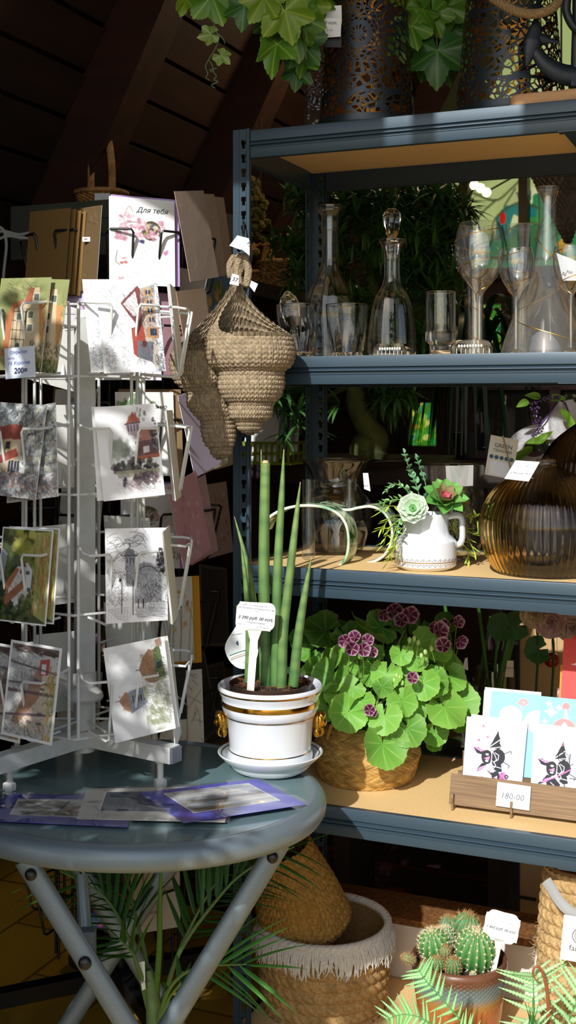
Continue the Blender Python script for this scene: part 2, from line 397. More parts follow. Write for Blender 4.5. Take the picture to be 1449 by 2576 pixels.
# ================================================================ blue metal shelving unit
BLUE=mat('blue_enamel','374955','324450',rough=.34,metal=.15,ns=900,bump=.05,bs=1500,spec=.5)
MDF=mat('fibreboard','e8c68e','deb87c',rough=.65,ns=320,lo=.3,hi=.7)
ORG=Vector((-.0702,2.25,0))-U*.036
RK=thing('shelving_unit','tall blue-grey metal shelving unit with chipboard shelves holding glassware and plants','shelving',ORG,HR)
SHZ=(1.812,1.388,.999,.569,.133); RW,RD=1.24,.40
def shp(px,d):
    """point on the shelf (world X,Y) seen in column px, d behind the front plane"""
    k=(px-CX)/F; O=ORG+V_*d; t=(k*O.y-O.x)/(U.x-k*U.y); return O+U*t
def post(flipx=False,flipy=False):
    sx=-1 if flipx else 1; sy=-1 if flipy else 1; mb=MB(); t=.0018; z1=1.815
    def b(x0,x1,y0,y1,za,zb): mb.box((sx*(x0+x1)/2,sy*(y0+y1)/2,(za+zb)/2),(x1-x0,y1-y0,zb-za))
    b(0,.0125,0,t,0,z1); b(.0125,.0145,.0012,.003,0,z1); b(.0145,.0168,0,t,0,z1); b(.0268,.029,0,t,0,z1)
    b(.029,.036,-.0035,-.0015,0,z1); b(.029,.0303,-.0035,t,0,z1); b(.0347,.036,-.0035,.004,0,z1)
    b(0,t,t,.0125,0,z1); b(.0012,.003,.0125,.0145,0,z1); b(0,t,.0145,.0168,0,z1); b(0,t,.0268,.036,0,z1)
    p=.0265; z=z1-.010; k=0
    while z>.02:
        zt=z-p*.40                                    # solid rung between slots
        b(.0168,.0268,0,t,zt,z); b(0,t,.0168,.0268,zt,z)
        zl=z-p
        b(.0168,.0186,0,t,zl,zl+.0075); b(.0250,.0268,0,t,zl,zl+.0075); b(0,t,.0168,.0186,zl,zl+.0075); b(0,t,.0250,.0268,zl,zl+.0075)
        z-=p
    b(.0168,.0268,0,t,z1-.010,z1); b(0,t,.0168,.0268,z1-.010,z1)
    return mb
for x,y,fx,fy in ((0,0,0,0),(RW,0,1,0),(0,RD,0,1),(RW,RD,1,1)):
    o=post(fx,fy).build('post',BLUE,RK,smooth=False); o.location=(x,y,0)
BP=[(.012,0),(.0005,0),(0,-.0012),(0,-.0200),(.0040,-.0220),(.0042,-.0232),(-.0016,-.0256),(-.0018,-.0272),(.0036,-.0290),(.0036,-.0300),(-.0012,-.0322),(-.0012,-.0338),(0,-.0350),(0,-.0500),(.0006,-.0515),(.014,-.0515),(.014,-.0500),(.006,-.0485),(.006,-.002),(.012,-.002)]
def beam(L,M):
    n=len(BP); V=[(x,y,z) for x in (0,L) for y,z in BP]
    Fs=[(k,(k+1)%n,n+(k+1)%n,n+k) for k in range(n)]
    return MB().add(xf(M,np.array(V)),Fs)
for z in SHZ:
    beam(RW-.072,T(.036,.001,z)).build('beam',BLUE,RK,angle=25)
    beam(RW-.072,T(RW-.036,RD-.001,z)@RZ(PI)).build('beam',BLUE,RK,angle=25)
    beam(RD-.072,T(.001,RD-.036,z)@RZ(-PI/2)).build('beam',BLUE,RK,angle=25)
    beam(RD-.072,T(RW-.001,.036,z)@RZ(PI/2)).build('beam',BLUE,RK,angle=25)
    MB().box((RW/2,RD/2,z-.006),(RW-.010,RD-.012,.007)).build('shelf_board',MDF,RK,smooth=False)
    mb=MB().box((.62,RD/2,z-.040),(.034,RD-.03,.0018)).box((.604,RD/2,z-.028),(.0018,RD-.03,.024)).box((.636,RD/2,z-.028),(.0018,RD-.03,.024)).box((.62,.012,z-.0522),(.030,.02,.002))
    mb.build('support_rail',BLUE,RK,smooth=False)
SZ=[z-.0025 for z in SHZ]
# ---------------------------------------------------------------- marble and chipboard ledge at the back of the bottom shelf
MAR=mat('white_marble','d9d6cf','b9b2a6',rough=.3,ns=5,lo=.45,hi=.75)
lg=thing('marble_ledge','white marble slab with rough chipboard top at the back of the bottom shelf','ledge',ORG+Vector((0,0,SZ[4])),HR)
MB().box((.62,RD-.06,.055),(1.14,.07,.108)).build('marble_slab',MAR,lg,smooth=False)
MB().box((.62,RD-.035,.1165),(1.14,.125,.013)).build('chipboard',mat('chipboard','8a5a26','5c3a17',rough=.9,ns=120),lg,smooth=False)
# ================================================================ printed cards
PAPER=mat('printed_paper','ffffff',vc=True,rough=.55,spec=.3)
KRAFT='b08d62'
def card(name,label,cat,art,c,w,h,yaw=0,tilt=0,roll=0,group=None,edge='f0efe9',th=.0011,mt=None,n=1,back=None):
    """a printed card: c = centre of the front face; yaw turns it, tilt leans it back, roll turns it in its own plane"""
    M=T(*c)@RZ(yaw)@RX(-tilt)@RY(roll)
    a=art.a*.78+art.a.mean(2,keepdims=True)*.20 if isinstance(art,Art) else None
    if a is None: a=np.ones((2,2,3))*lin(art)
    nh,nw=a.shape[:2]; gx=np.linspace(-w/2,w/2,nw); gz=np.linspace(h/2,-h/2,nh)
    G=np.zeros((nh,nw,3)); G[...,0]=gx; G[...,2]=gz[:,None]
    mb=MB().grid(G,a); mb.box((0,th/2+.00005,0),(w,th,h),None,lin(edge))
    o=mb.build(name,mt or PAPER,smooth=False); o.matrix_world=M
    return tag(o,label,cat,group)
def lettering(o,body,size,x,z,col='2a2a30',align='LEFT',shear=0,bold=0,name='lettering',sx=1.0,rot=0,y=-.0006):
    mb=text_mb(body,size,shear,bold,align,sx=sx,M=T(x,y,z)@RY(-rot))
    if mb.n==0: return
    return mb.build(name,mat('ink_'+col,col,rough=.7),o,smooth=False)
# ---------------------------------------------------------------- pictures
def tree_side(A,seed=0):
    A.blob(.9,.6,.12,.5,'4b5a33',.9)
def art_halftimber(seed=1):
    A=Art(110,156,'8b9150',seed)
    for k in range(40): A.blob(A.r.random(),A.r.random(),.16,.07,['7d8a42','a0a058','5f7238','b8b070','8c9a55'][k%5],.6,.6)
    A.strokes(26,0,0,.7,.2,['4c5a2a','5a6a35','3a451f'],.16,.008,.7,.5,.7)
    A.poly([(.52,.24),(.64,.10),(.80,.11),(.82,.28),(1,.30),(1,.86),(.30,.86),(.24,.34)],'c8b48a'); A.poly([(.52,.26),(.62,.10),(.70,.11),(.68,.26)],'a4562a'); A.poly([(.20,.42),(.30,.27),(.52,.24),(.54,.28),(.34,.34),(.30,.86),(.17,.84)],'b86a30')
    A.poly([(.82,.28),(.95,.28),(.97,.66),(.90,.70)],'c8883c'); A.poly([(.36,.78),(.60,.84),(.60,.88),(.32,.86)],'b86a30')
    for y in (.36,.46,.56,.66,.76): A.line([(.32,y),(.60,y+.01)],.012,'3f352a')
    for x in (.34,.42,.50,.58): A.line([(x,.33),(x+.02,.86)],.012,'3f352a')
    for x,y in ((.40,.38),(.62,.36),(.63,.50),(.70,.17),(.42,.70)): A.poly([(x,y),(x+.11,y),(x+.11,y+.08),(x,y+.08)],'5f6a58'); A.line([(x,y),(x+.11,y),(x+.11,y+.08),(x,y+.08),(x,y)],.01,'e0d8c0')
    A.strokes(60,.72,.66,1,1,['26301c','33402a','1e2716'],.05,.02,1.5,.4); A.strokes(40,0,.88,.8,1,['8a8c44','b0a45a','6d7a38'],.06,.015,1.5,.4)
    A.strokes(26,.93,.1,1,.9,['4d6b3c','6f7f3f','c09040'],.08,.02,1.5,.3); return A
def art_redhouse(seed=2):
    A=Art(110,156,'edeeee',seed)
    A.wash(0,.5,'c9d0da',.5,0,.55,10); A.strokes(60,.02,.02,.42,.42,['aab2bd','8f98a6','c3c9d0'],.05,.006,.6,.9,.6); A.strokes(60,.12,.44,.36,.66,['8b95a5','a9b3c2','6d7686'],.05,.008,.8,.9,.6)
    A.poly([(.64,.10),(.94,.05),(.90,.98),(.78,.90),(.66,.62),(.60,.3)],'c4b8a8'); A.strokes(120,.62,.12,.86,.62,['5a3a36','7d4a40','35303a','936055'],.06,.012,1.3,.5)
    A.poly([(.36,.25),(.66,.06),(.70,.10),(.68,.50),(.62,.52)],'8d4a48'); A.poly([(.40,.26),(.62,.12),(.66,.36),(.56,.40)],'e4dede'); A.strokes(40,.40,.12,.68,.48,['6b2c30','8d3c3c','45262e'],.07,.01,.9,.4)
    A.poly([(.50,.52),(.70,.50),(.72,.70),(.56,.84),(.50,.80)],'b0402c'); A.strokes(40,.50,.54,.70,.80,['c8553a','8a2d22','d06a4c'],.06,.01,1.2,.4)
    for x,y in ((.76,.10),(.77,.21),(.77,.30),(.78,.40),(.80,.55)):
        A.poly([(x,y),(x+.13,y),(x+.13,y+.07),(x,y+.07)],'d09a4a'); A.poly([(x+.02,y+.012),(x+.11,y+.012),(x+.11,y+.06),(x+.02,y+.06)],'3c4a66'); A.line([(x+.065,y),(x+.065,y+.07)],.008,'dfe3e8')
    A.poly([(.76,.52),(.95,.52),(.94,.64),(.75,.63)],'c88a3c'); A.poly([(.80,.53),(.91,.53),(.91,.61),(.80,.61)],'2f3d58')
    A.poly([(.58,.66),(.84,.68),(.80,.90),(.56,.84)],'6d7480'); A.strokes(50,.56,.66,.84,.9,['2d303c','4a4f60','8d4038'],.07,.01,1.3,.6)
    A.strokes(90,.86,.03,1.0,.98,['47506a','6b7690','2e3448','8d96a8'],.05,.012,.6,.8,.8); A.strokes(40,.66,.66,.72,.7,['5d2b26'],.05,.01,1.4,.3)
    A.strokes(50,.04,.70,.2,.98,['5a6370','7c8796','a5aebb'],.05,.01,.4,1,.7); A.strokes(40,.30,.72,.42,.98,['7d8796','9aa4b2'],.05,.008,.4,1,.6); A.strokes(40,.84,.80,.98,1,['2c3040','4f3c34','6d7890'],.06,.014,1,.6); return A
def art_redroof(seed=3):
    A=Art(110,156,'c9cdc9',seed); A.dabs(40,.4,.12,.5,.16,['8a9aa4','6d7a80','a8a090','5c666a'],.07); A.dabs(50,.8,.4,.2,.36,['a8a084','8a8468','6d7478','c0b8a0'],.06); A.dabs(50,.5,.86,.5,.14,['7d8088','9a7868','a8a8a2','5c6066'],.06); A.strokes(120,0,0,1,.34,['6d8494','3f4b50','a4acb0','5a5044','8a9aa6','30363a'],.09,.016,2.2,.7,.8)
    A.poly([(0,.28),(.45,.22),(.62,.26),(.58,.42),(.1,.48),(0,.5)],'a34a36'); A.strokes(40,0,.24,.58,.46,['c0604a','7d2e26','8d3c30'],.07,.012,1.1,.4)
    A.poly([(.10,.42),(.58,.38),(.62,.70),(.1,.78)],'d8c39c'); A.poly([(.22,.40),(.40,.38),(.42,.52),(.22,.54)],'d6b87c'); A.poly([(.28,.42),(.37,.41),(.37,.49),(.28,.50)],'3a3a40')
    A.poly([(.08,.60),(.50,.48),(.56,.56),(.14,.68)],'b14a38')
    for x,y in ((.38,.62),(.50,.62)): A.poly([(x,y),(x+.10,y-.01),(x+.11,y+.12),(x,y+.12)],'3c4354'); A.line([(x+.05,y),(x+.05,y+.12)],.01,'c8c4b8')
    A.strokes(110,.58,.06,.98,.72,['a8a48c','8a8468','c8c2ac','5c6a6e','3a4038','6d7c9a'],.07,.014,1.2,.7,.85); A.strokes(130,0,.70,1,1,['5d6470','8d5a4c','a8a8a0','3a3e46','6d7a8c','b08070'],.09,.012,.5,.6,.85)
    A.strokes(26,0,.74,1,1,['a04a3a','b8604a'],.12,.012,.35,.3); return A
def art_watercolour(seed=4):
    A=Art(110,156,'f1f1f1',seed)
    for k in range(14): A.blob(.62+.2*A.r.random(),.03+.14*A.r.random(),.02,.03,['8d8a80','6d6a64','a9a49a'][k%3],.7)
    A.poly([(.60,.07),(.72,.18),(.48,.20)],'c06a44'); A.blob(.60,.15,.09,.05,'b4583c',.8); A.poly([(.47,.20),(.70,.18),(.69,.30),(.62,.34),(.50,.32)],'b8a8b0'); A.line([(.46,.205),(.71,.19)],.018,'5c4440')
    for x in (.51,.56,.61,.66): A.line([(x,.22),(x,.28)],.02,'6a5a68')
    A.blob(.80,.36,.20,.10,'b4604a',.9,.3); A.poly([(.60,.40),(.98,.38),(.97,.56),(.62,.56)],'7c5a58'); A.blob(.78,.48,.2,.08,'6d4a4c',.6); A.poly([(.72,.46),(.82,.45),(.82,.52),(.72,.53)],'d6cfd0'); A.poly([(.60,.56),(.98,.54),(.98,.58),(.62,.60)],'b86040')
    A.blob(.36,.44,.17,.12,'8c9a86',.9,.6); A.blob(.45,.50,.13,.08,'5c6a58',.8,.6); A.blob(.30,.55,.12,.09,'9aa690',.8,.6)
    A.dabs(30,.92,.34,.05,.18,['5a545e','3c3a44','7d7a86'],.035); A.dabs(70,.58,.66,.38,.07,['463c40','2f2a2e','6d6060','57604c'],.05); A.poly([(.24,.70),(.96,.70),(.94,.76),(.28,.78)],'a9a488',.8); A.dabs(50,.72,.80,.22,.07,['5c4c58','463c48','8a6a6a'],.04)
    A.blob(.52,.86,.24,.07,'a08a8a',.7,.7); A.strokes(60,.32,.80,.92,.92,['5d4a52','7c6068','8d7c84'],.08,.01,.2,.7); A.dabs(10,.37,.82,.03,.05,['4a4254'],.025); A.blob(.55,.93,.25,.04,'c8bcbc',.6,.8); return A
def art_inkchurch(seed=5):
    A=Art(120,168,'f4f4f5',seed)
    for k in range(46):
        x=A.r.uniform(.02,.55); y=A.r.uniform(.04,.36); A.line(spline([(x,y),(x+.09,y-.02+.03*A.r.normal()),(x+.18,y+.05*A.r.normal())],6),.007,'3d3d42',.85)
    A.poly([(.37,.20),(.30,.29),(.49,.29)],'6d6d72'); A.poly([(.39,.20),(.37,.16),(.42,.20)],'55555a'); A.line([(.39,.12),(.39,.2)],.008,'38383c'); A.blob(.39,.26,.09,.045,'77777c',.9,.2,.1)
    A.poly([(.31,.29),(.48,.29),(.47,.62),(.33,.62)],'98989c'); A.line([(.28,.295),(.51,.295)],.014,'3a3a40'); A.strokes(60,.31,.3,.48,.6,['333338','505056','d4d4d8'],.04,.009,1.4,.5)
    for x in (.35,.40,.45): A.line([(x,.32),(x,.37)],.015,'3a3a40')
    A.blob(.66,.46,.20,.10,'8c8c90',.9,.2,.1); A.line(spline([(.46,.50),(.6,.42),(.75,.42),(.88,.50)],12),.014,'3c3c40'); A.line([(.62,.36),(.62,.42)],.01,'3a3a40')
    A.poly([(.46,.50),(.90,.50),(.90,.80),(.46,.80)],'a6a6aa'); A.strokes(160,.46,.42,.92,.82,['2d2d32','505054','77777c','e0e0e2'],.05,.008,1.2,.8)
    A.strokes(150,.04,.42,.34,.80,['8a8a8f','606066','b4b4b8','46464b'],.05,.008,1.2,.9,.8)
    A.dabs(60,.90,.36,.07,.14,['222226','34343a'],.028); A.strokes(60,.80,.3,1,.9,['26262a','3c3c42'],.05,.013,1.5,.6); A.strokes(40,.60,.56,.78,.86,['26262a','3a3a40'],.06,.012,1.4,.6)
    A.line([(.26,.56),(.25,.90)],.014,'222226'); A.blob(.24,.55,.03,.02,'222226'); A.line([(.44,.56),(.43,.92)],.016,'1e1e22')
    for k in range(9): A.line([(.02+.02*k,.86+.012*k),(.36,.84+.02*k)],.005,'6a6a70',.8); A.line([(.05*k,.84),(.05*k-.02,.97)],.005,'8a8a90',.6)
    A.poly([(.46,.84),(.96,.80),(.96,.94),(.5,.96)],'c4c4c8',.7); A.strokes(40,.44,.84,.9,.96,['5c5c62','88888d'],.09,.006,.1,.2)
    for x in (.52,.60): A.line([(x,.77),(x,.85)],.018,'1a1a1e'); A.blob(x,.765,.012,.009,'1a1a1e')
    return A
def art_autumnhouse(seed=6):
    A=Art(110,156,'4f5a34',seed)
    for k in range(70): A.blob(A.r.random(),A.r.random()*.5,.1,.06,['5f6f2c','3a4a26','8a9438','6d7a30','2c3820','5a6a4a'][k%6],.8,.5)
    for k in range(16): A.blob(.42+.1*A.r.normal(),.16+.09*A.r.normal(),.09,.06,['a8a828','b8b03a','8a9428'],.8,.4) if False else A.blob(.42+.1*A.r.normal(),.16+.09*A.r.normal(),.09,.06,['a8a828','b8b03a','8a9428'][k%3],.8,.4)
    A.poly([(.66,.04),(1,.02),(1,.98),(.74,.9)],'a9a850'); A.strokes(70,.66,.04,1,.8,['8d9a3a','c0a050','b4723a','6d8230','d0c070'],.12,.03,1.5,.3); A.strokes(14,.78,.05,.95,.9,['b07038','9a5a2c'],.2,.03,1.5,.15)
    A.poly([(.22,.60),(.34,.42),(.56,.36),(.66,.44),(.66,.74),(.20,.78)],'cfcfce'); A.poly([(.12,.62),(.34,.42),(.40,.44),(.30,.56),(.16,.72)],'b06a38'); A.poly([(.14,.74),(.50,.54),(.54,.62),(.16,.84)],'a8683c'); A.poly([(.40,.40),(.48,.35),(.54,.41)],'8a5038'); A.strokes(30,.14,.5,.5,.82,['c07c48','8a4f2c'],.06,.01,.6,.3)
    for x,y in ((.42,.44),(.54,.45),(.38,.80),(.58,.62)): A.poly([(x,y),(x+.07,y),(x+.07,y+.04),(x,y+.04)],'55606a')
    A.poly([(.02,.22),(.14,.28),(.10,.56),(.02,.6)],'aeb4c4',.8); A.poly([(.3,.76),(.66,.74),(.6,.84),(.3,.88)],'d8d8d4')
    A.dabs(60,.3,.90,.4,.09,['1f2a1c','2c3a24','3f4f2e','5a6a34'],.06); A.dabs(24,.6,.78,.14,.1,['4c5a2c','6d7a3a','33421f'],.05); A.dabs(24,.05,.72,.08,.15,['1e2a1c','2a3824'],.06); A.frame(.02,'e8eaec'); return A
def art_pinehouse(seed=7):
    A=Art(110,156,'c6c8c4',seed); A.strokes(90,0,0,1,1,['a8b4b8','8a98a0','c8ccc4','9aa08a'],.1,.02,1,.9,.6)
    A.poly([(.34,.62),(.62,.20),(.84,.16),(.86,.92),(.36,.9)],'cdbda6'); A.poly([(.16,.84),(.60,.22),(.70,.22),(.66,.55),(.30,.86)],'b08060'); A.strokes(60,.2,.3,.68,.84,['c08a64','8d5a44','a06a50'],.06,.014,.7,.3); A.poly([(.62,.16),(.80,.13),(.80,.30),(.62,.32)],'b84a50'); A.poly([(.66,.20),(.74,.19),(.74,.30),(.66,.30)],'dcd4d4')
    for x,y in ((.54,.36),(.66,.44),(.46,.72),(.66,.70),(.66,.80),(.46,.80)): A.poly([(x,y),(x+.10,y),(x+.10,y+.03),(x,y+.03)],'6a6670')
    A.strokes(100,0,.02,1,.1,['4a3a34','5d4a44','6d5a50'],.16,.02,.05,.1,.9); A.strokes(90,0,.08,.6,.5,['7c8a86','5f706c','94a29c','8a94a0'],.08,.014,1,.8,.8)
    for y0,y1,x0,wd in ((.22,.28,.05,.03),(.44,.38,0,.03),(.52,.50,0,.05),(.78,.70,0,.035)): A.line([(x0,y0),(.5,(y0+y1)/2),(1,y1)],wd,'6d5560',.9)
    for k in range(30): x=A.r.random(); y=A.r.uniform(.2,.95); A.line([(x,y),(x+.12,y-.05)],.006,'5a4a50',.8)
    A.strokes(70,.80,.2,.98,1,['d08a3c','c07038','d8b43a','a8b43a','8a9a3c'],.08,.022,1.5,.2,.9); A.strokes(70,0,.78,.8,1,['5f706c','8a8f7a','4c5a5c','a87a50','c8b088'],.09,.012,.7,.7,.9); A.strokes(30,.7,.36,.96,.6,['c8b43c','8fa03c','6d7a3c'],.06,.02,1.2,.5)
    A.frame(.045,'f1f1f1'); return A
def art_towers(seed=8):
    A=Art(110,156,'f0f0ee',seed); A.wash(0,.45,'c8d2da',.45,.02,.5,9); A.strokes(60,.05,.05,.5,.5,['d4d8dc','c4ced6','e4dcd8'],.07,.008,.5,.4,.5)
    A.poly([(.52,.30),(.60,.18),(.72,.10),(.78,.12),(.80,.46),(.68,.46),(.58,.40)],'a87a50'); A.strokes(60,.56,.14,.78,.46,['c0946a','8d6040','b48a60','6d4a30'],.07,.012,1,.4); A.line([(.48,.30),(.53,.30)],.02,'8a8078')
    A.poly([(.78,.12),(.90,.06),(.95,.44),(.80,.46)],'5f7242'); A.strokes(60,.76,.04,.95,.50,['3f5530','6d8048','8a9458','2c3c26'],.06,.014,1,.6); A.poly([(.82,.26),(.90,.24),(.90,.32),(.82,.33)],'33404c'); A.poly([(.84,.02),(.94,.0),(.95,.08),(.85,.10)],'b08a70')
    A.poly([(.14,.58),(.26,.50),(.32,.52),(.32,.72),(.22,.68)],'b08058'); A.strokes(30,.16,.52,.32,.70,['8d6044','c09a70'],.05,.012,1,.4); A.line([(.08,.58),(.15,.58)],.012,'8a8078'); A.poly([(.32,.50),(.60,.48),(.60,.66),(.32,.74)],'8a98a4'); A.strokes(50,.32,.48,.62,.72,['4c5a68','a8b4bc','667684'],.05,.012,1,.6)
    for k in range(5): A.poly([(.36+.045*k,.56),(.385+.045*k,.555),(.385+.045*k,.62),(.36+.045*k,.63)],'38424e')
    A.wash(.42,.98,'a8b088',.9,.55,.96,8); A.strokes(120,.55,.44,.95,.9,['a0a878','8a9868','c8ccae','6d7c58','b4b890'],.07,.012,.8,.6,.75); A.strokes(30,.62,.66,.94,.9,['6d7048','8a8458'],.1,.008,.9,.3); return A
def art_flowers(seed=9):
    A=Art(120,168,'f2f2ee',seed)
    A.poly([(.64+.15*math.cos(t),.37+.16*math.sin(t)*.72) for t in np.linspace(0,2*PI,40)],'5a5230')
    A.line(spline([(.12,.62),(.10,.74),(.16,.78)],8),.012,'7a6a58'); A.line(spline([(.22,.22),(.30,.10),(.36,.16)],8),.01,'a87a70'); A.line(spline([(.2,.3),(.4,.28),(.7,.3)],8),.014,'8a7a50')
    for x,y,n,rx,ry in ((.26,.26,22,.12,.10),(.20,.42,20,.10,.09),(.48,.32,28,.12,.08),(.66,.42,20,.10,.06),(.78,.30,10,.07,.06),(.44,.44,10,.08,.04)):
        A.dabs(n,x,y,rx,ry,['dca0b4','e8b8c8','cc7f9c','c87a94','f0d4dc'],.036)
    A.dabs(12,.62,.36,.12,.08,['c8b880','a8a060','e4dcc0'],.03); A.dabs(6,.5,.50,.03,.01,['3a3a70'],.03); A.dabs(3,.66,.30,.03,.02,['3a4a80'],.03)
    for k in range(150):
        x,y=A.r.uniform(.12,.9),A.r.uniform(.45,.95)
        if (abs(x-.5)<.16 and y<.74) or (abs(x-.78)<.16) or (x<.45 and y>.74) or A.r.random()<.12: A.blob(x,y,.008,.006,'b4b0a0',.9,.5,0)
    A.dabs(9,.22,.74,.05,.04,['d88a90','c06a50','e4a8b4'],.025); A.dabs(5,.86,.62,.04,.03,['d86ab0'],.03); A.dabs(6,.18,.95,.05,.03,['dca0b4'],.03); return A
def art_abstract(seed,bg,cols,n=40,ln=.1,wd=.02,ang=None):
    A=Art(48,68,bg,seed); A.strokes(n,0,0,1,1,cols,ln,wd,ang,.8,.8); return A
def art_tree(seed):
    A=Art(70,98,'eeeee8',seed); A.dabs(50,.35,.18,.34,.14,['6d9a5a','4c7a44','8ab070','a8c08a'],.06); A.line(spline([(.36,.7),(.38,.5),(.34,.35),(.5,.22)],8),.02,'6a5040'); A.line(spline([(.38,.5),(.52,.36),(.66,.34)],8),.012,'6a5040'); return A
def art_palebirds(seed):
    A=Art(60,84,'dcdcd6',seed); A.dabs(40,.25,.08,.25,.06,['7d8a8a','5c6a6c','9aa8a0'],.03); A.poly([(.45+.2*math.cos(t),.38+.12*math.sin(t)) for t in np.linspace(0,2*PI,24)],'6a5a30')
    A.strokes(50,.45,.3,.9,.6,['f4f0ea','d89a90','e8d4cc','b86a60'],.16,.014,2.4,.5); A.dabs(50,.75,.86,.25,.12,['8a8a84','a8a49c','6a6a66'],.02); return A
def art_meadow(seed,bg='ece8dc'):
    A=Art(60,84,bg,seed)
    for k in range(12): x=A.r.random(); A.line(spline([(x,1),(x+.04,.6),(x+.08*A.r.normal(),.3)],8),.012,'8a8a48')
    A.dabs(30,.5,.4,.45,.3,['e0a828','c88a1c','e8c050','b87818'],.05); return A
def art_orchids(seed):
    A=Art(60,84,'6a5230',seed); A.dabs(60,.5,.5,.5,.5,['b07ab8','8a4a9a','d0a8d8','c090a8','7d4a70','a8505a'],.06); A.poly([(0,0),(1,0),(1,.22),(0,.22)],'e4e4e4'); return A
def art_palm(seed):
    A=Art(60,84,'2c2c2c',seed)
    for k in range(16):
        a=-.3-2.6*k/16; A.line(spline([(.5,.45),(.5+.25*math.cos(a),.40+.2*math.sin(a)),(.5+.5*math.cos(a),.5+.2*math.sin(a))],8),.02,'d0d0cc')
    A.poly([(0,.62),(1,.62),(1,1),(0,1)],'d8d8d0'); A.strokes(40,0,.64,1,1,['40403c','6a6a64'],.1,.01); return A
# ================================================================ round folding table
TX,TY,TR=-.2476,1.961,.310; TS,TT=-.030,-.031; TZ=H-.62
def tz(x,y): return TZ+TS*(y-TY)+TT*(x-TX)
def ontable(px,py,dz=0):
    rx,rz=(px-CX)/F,-(py-HY)/F; k=TZ+dz-H-TS*TY-TT*TX; Y=k/(rz-TS-TT*rx); return Vector((rx*Y,Y,H+rz*Y))
STEEL=mat('grey_enamel','7d8b94','75838c',rough=.42,metal=.35,ns=600,bump=.03,bs=900)
tb=thing('folding_table','round grey metal folding table with glass top holding cards and potted plant','table',(TX,TY,0))
TM=T(0,0,TZ)@Matrix(((1,0,0,0),(0,1,0,0),(TT,TS,1,0),(0,0,0,1)))
mb=MB(); mb.lathe([(0.001,-.004),(TR-.026,-.004),(TR-.026,-.0015),(.001,-.0015)],96,cap0=False)
V=mb.V; mb.V=[xf(TM,v) for v in V]; mb.build('glass_top',mat('smoked_glass','6c8486',rough=.12,spec=.6,ns=3,col2='647c7e'),tb)
mb=MB(); mb.lathe([(TR-.030,-.012),(TR-.027,-.002),(TR-.024,.001),(TR-.015,.0015),(TR-.006,-.002),(TR-.001,-.009),(TR,-.017),(TR-.001,-.026),(TR-.006,-.034),(TR-.014,-.037),(TR-.022,-.035),(TR-.03,-.026),(TR-.030,-.012)],128,cap0=False)
mb.V=[xf(TM,v) for v in mb.V]; mb.build('rim',STEEL,tb,angle=60)
def leg(p,q,wd=.0165): return MB().tube([p,q],wd,14,flat=.62,up=(0,1,0))
O=Vector((TX,TY,0)); RIV=mat('black_rivet','15161a',rough=.35)
for nm,p,q in (('front',at(62,2160,1.76),(-.005,1.78,0)),('front',at(705,2118,1.845),(-.402,1.80,0)),('back',(-.480,2.15,TZ-.03),(-.075,2.13,0)),('back',(-.10,2.15,TZ-.03),(-.52,2.13,0))):
    p,q=Vector(p),Vector(q); o=leg(p-O,q-O).build('leg',STEEL,tb,angle=50)
    m=p.lerp(q,.03); MB().ball(m-O+Vector((0,-.012,0)),(.009,.006,.009),14,8).build('rivet',RIV,o)
    if nm=='front' and p.x<-.3:
        m=p.lerp(q,.235); MB().ball(m-O+Vector((0,-.012,0)),(.010,.006,.010),14,8).build('rivet',RIV,o)
mb=MB(); mb.tube([at(62,2160,1.80)-O+Vector((.0,.03,0)),at(60,2160,1.80)-O+Vector((0,.42,.0))],.008,8).tube([at(205,2200,1.86)-O,at(212,2395,1.80)-O+Vector((0,.02,0))],.010,10).box(at(218,2385,1.80)-O+Vector((0,.012,0)),(.022,.02,.045))
mb.build('brace',STEEL,tb)
mb=MB().tube([at(700,2130,1.87)-O,at(700,2130,1.87)-O+Vector((-.08,.27,.01))],.008,8); mb.build('brace',STEEL,tb)
# ---------------------------------------------------------------- three matted prints in clear sleeves lying on the table
SLV=glass('clear_sleeve',haze=.02,rough=.03)
def print_on_table(label,P,mcol,pic,pin,dz):
    Q=[ontable(x,y,dz) for x,y in P]; c=sum(Q,Vector())/4
    o=thing('matted_print',label,'print',c,group='matted prints on the table'); Q=[q-c for q in Q]
    def bil(s,t): return (Q[0]*(1-s)+Q[1]*s)*(1-t)+(Q[3]*(1-s)+Q[2]*s)*t
    up=Vector((0,0,.0013))
    mb=MB(); V=[q for q in Q]+[q+up for q in Q]
    mb.add([tuple(v) for v in V],[(0,3,2,1),(4,5,6,7),(0,1,5,4),(1,2,6,5),(2,3,7,6),(3,0,4,7)]); mb.build('mat_board',mat('board_'+mcol,mcol,rough=.6,spec=.3),o,smooth=False)
    (s0,t0,s1,t1)=pin
    mb=MB()
    f=lambda s,t,z: tuple(bil(s,t)+Vector((0,0,z)))
    e=.012; mb.add([f(s0-e,t0-e*1.4,.0015),f(s1+e,t0-e*1.4,.0015),f(s1+e,t1+e*1.4,.0015),f(s0-e,t1+e*1.4,.0015)],[(0,1,2,3)]); mb.build('bevel',mat('white_card','eeeeea',rough=.6),o,smooth=False)
    G=np.array([[f(s0+(s1-s0)*i/(pic.w-1),t0+(t1-t0)*j/(pic.h-1),.0018) for i in range(pic.w)] for j in range(pic.h)])
    MB().grid(G,pic.a).build('picture',PAPER,o,smooth=False)
    n=18; G=np.array([[f(-.03+1.06*i/n,-.03+1.08*j/n,.0030+.0012*math.sin(i*.9)*math.sin(j*.7)) for i in range(n+1)] for j in range(n+1)])
    MB().grid(G).build('sleeve',SLV,o); return o
A=Art(80,60,'d0cccc',31); A.dabs(40,.3,.4,.3,.3,['77725a','8a8468','5f5c46'],.06); A.line([(.42,.95),(.5,.1)],.03,'3c342c'); A.dabs(50,.75,.65,.26,.3,['7a3c20','8f4a28','5c3018'],.06); A.dabs(40,.4,.9,.4,.12,['5a5a38','6d7040','443c28'],.06)
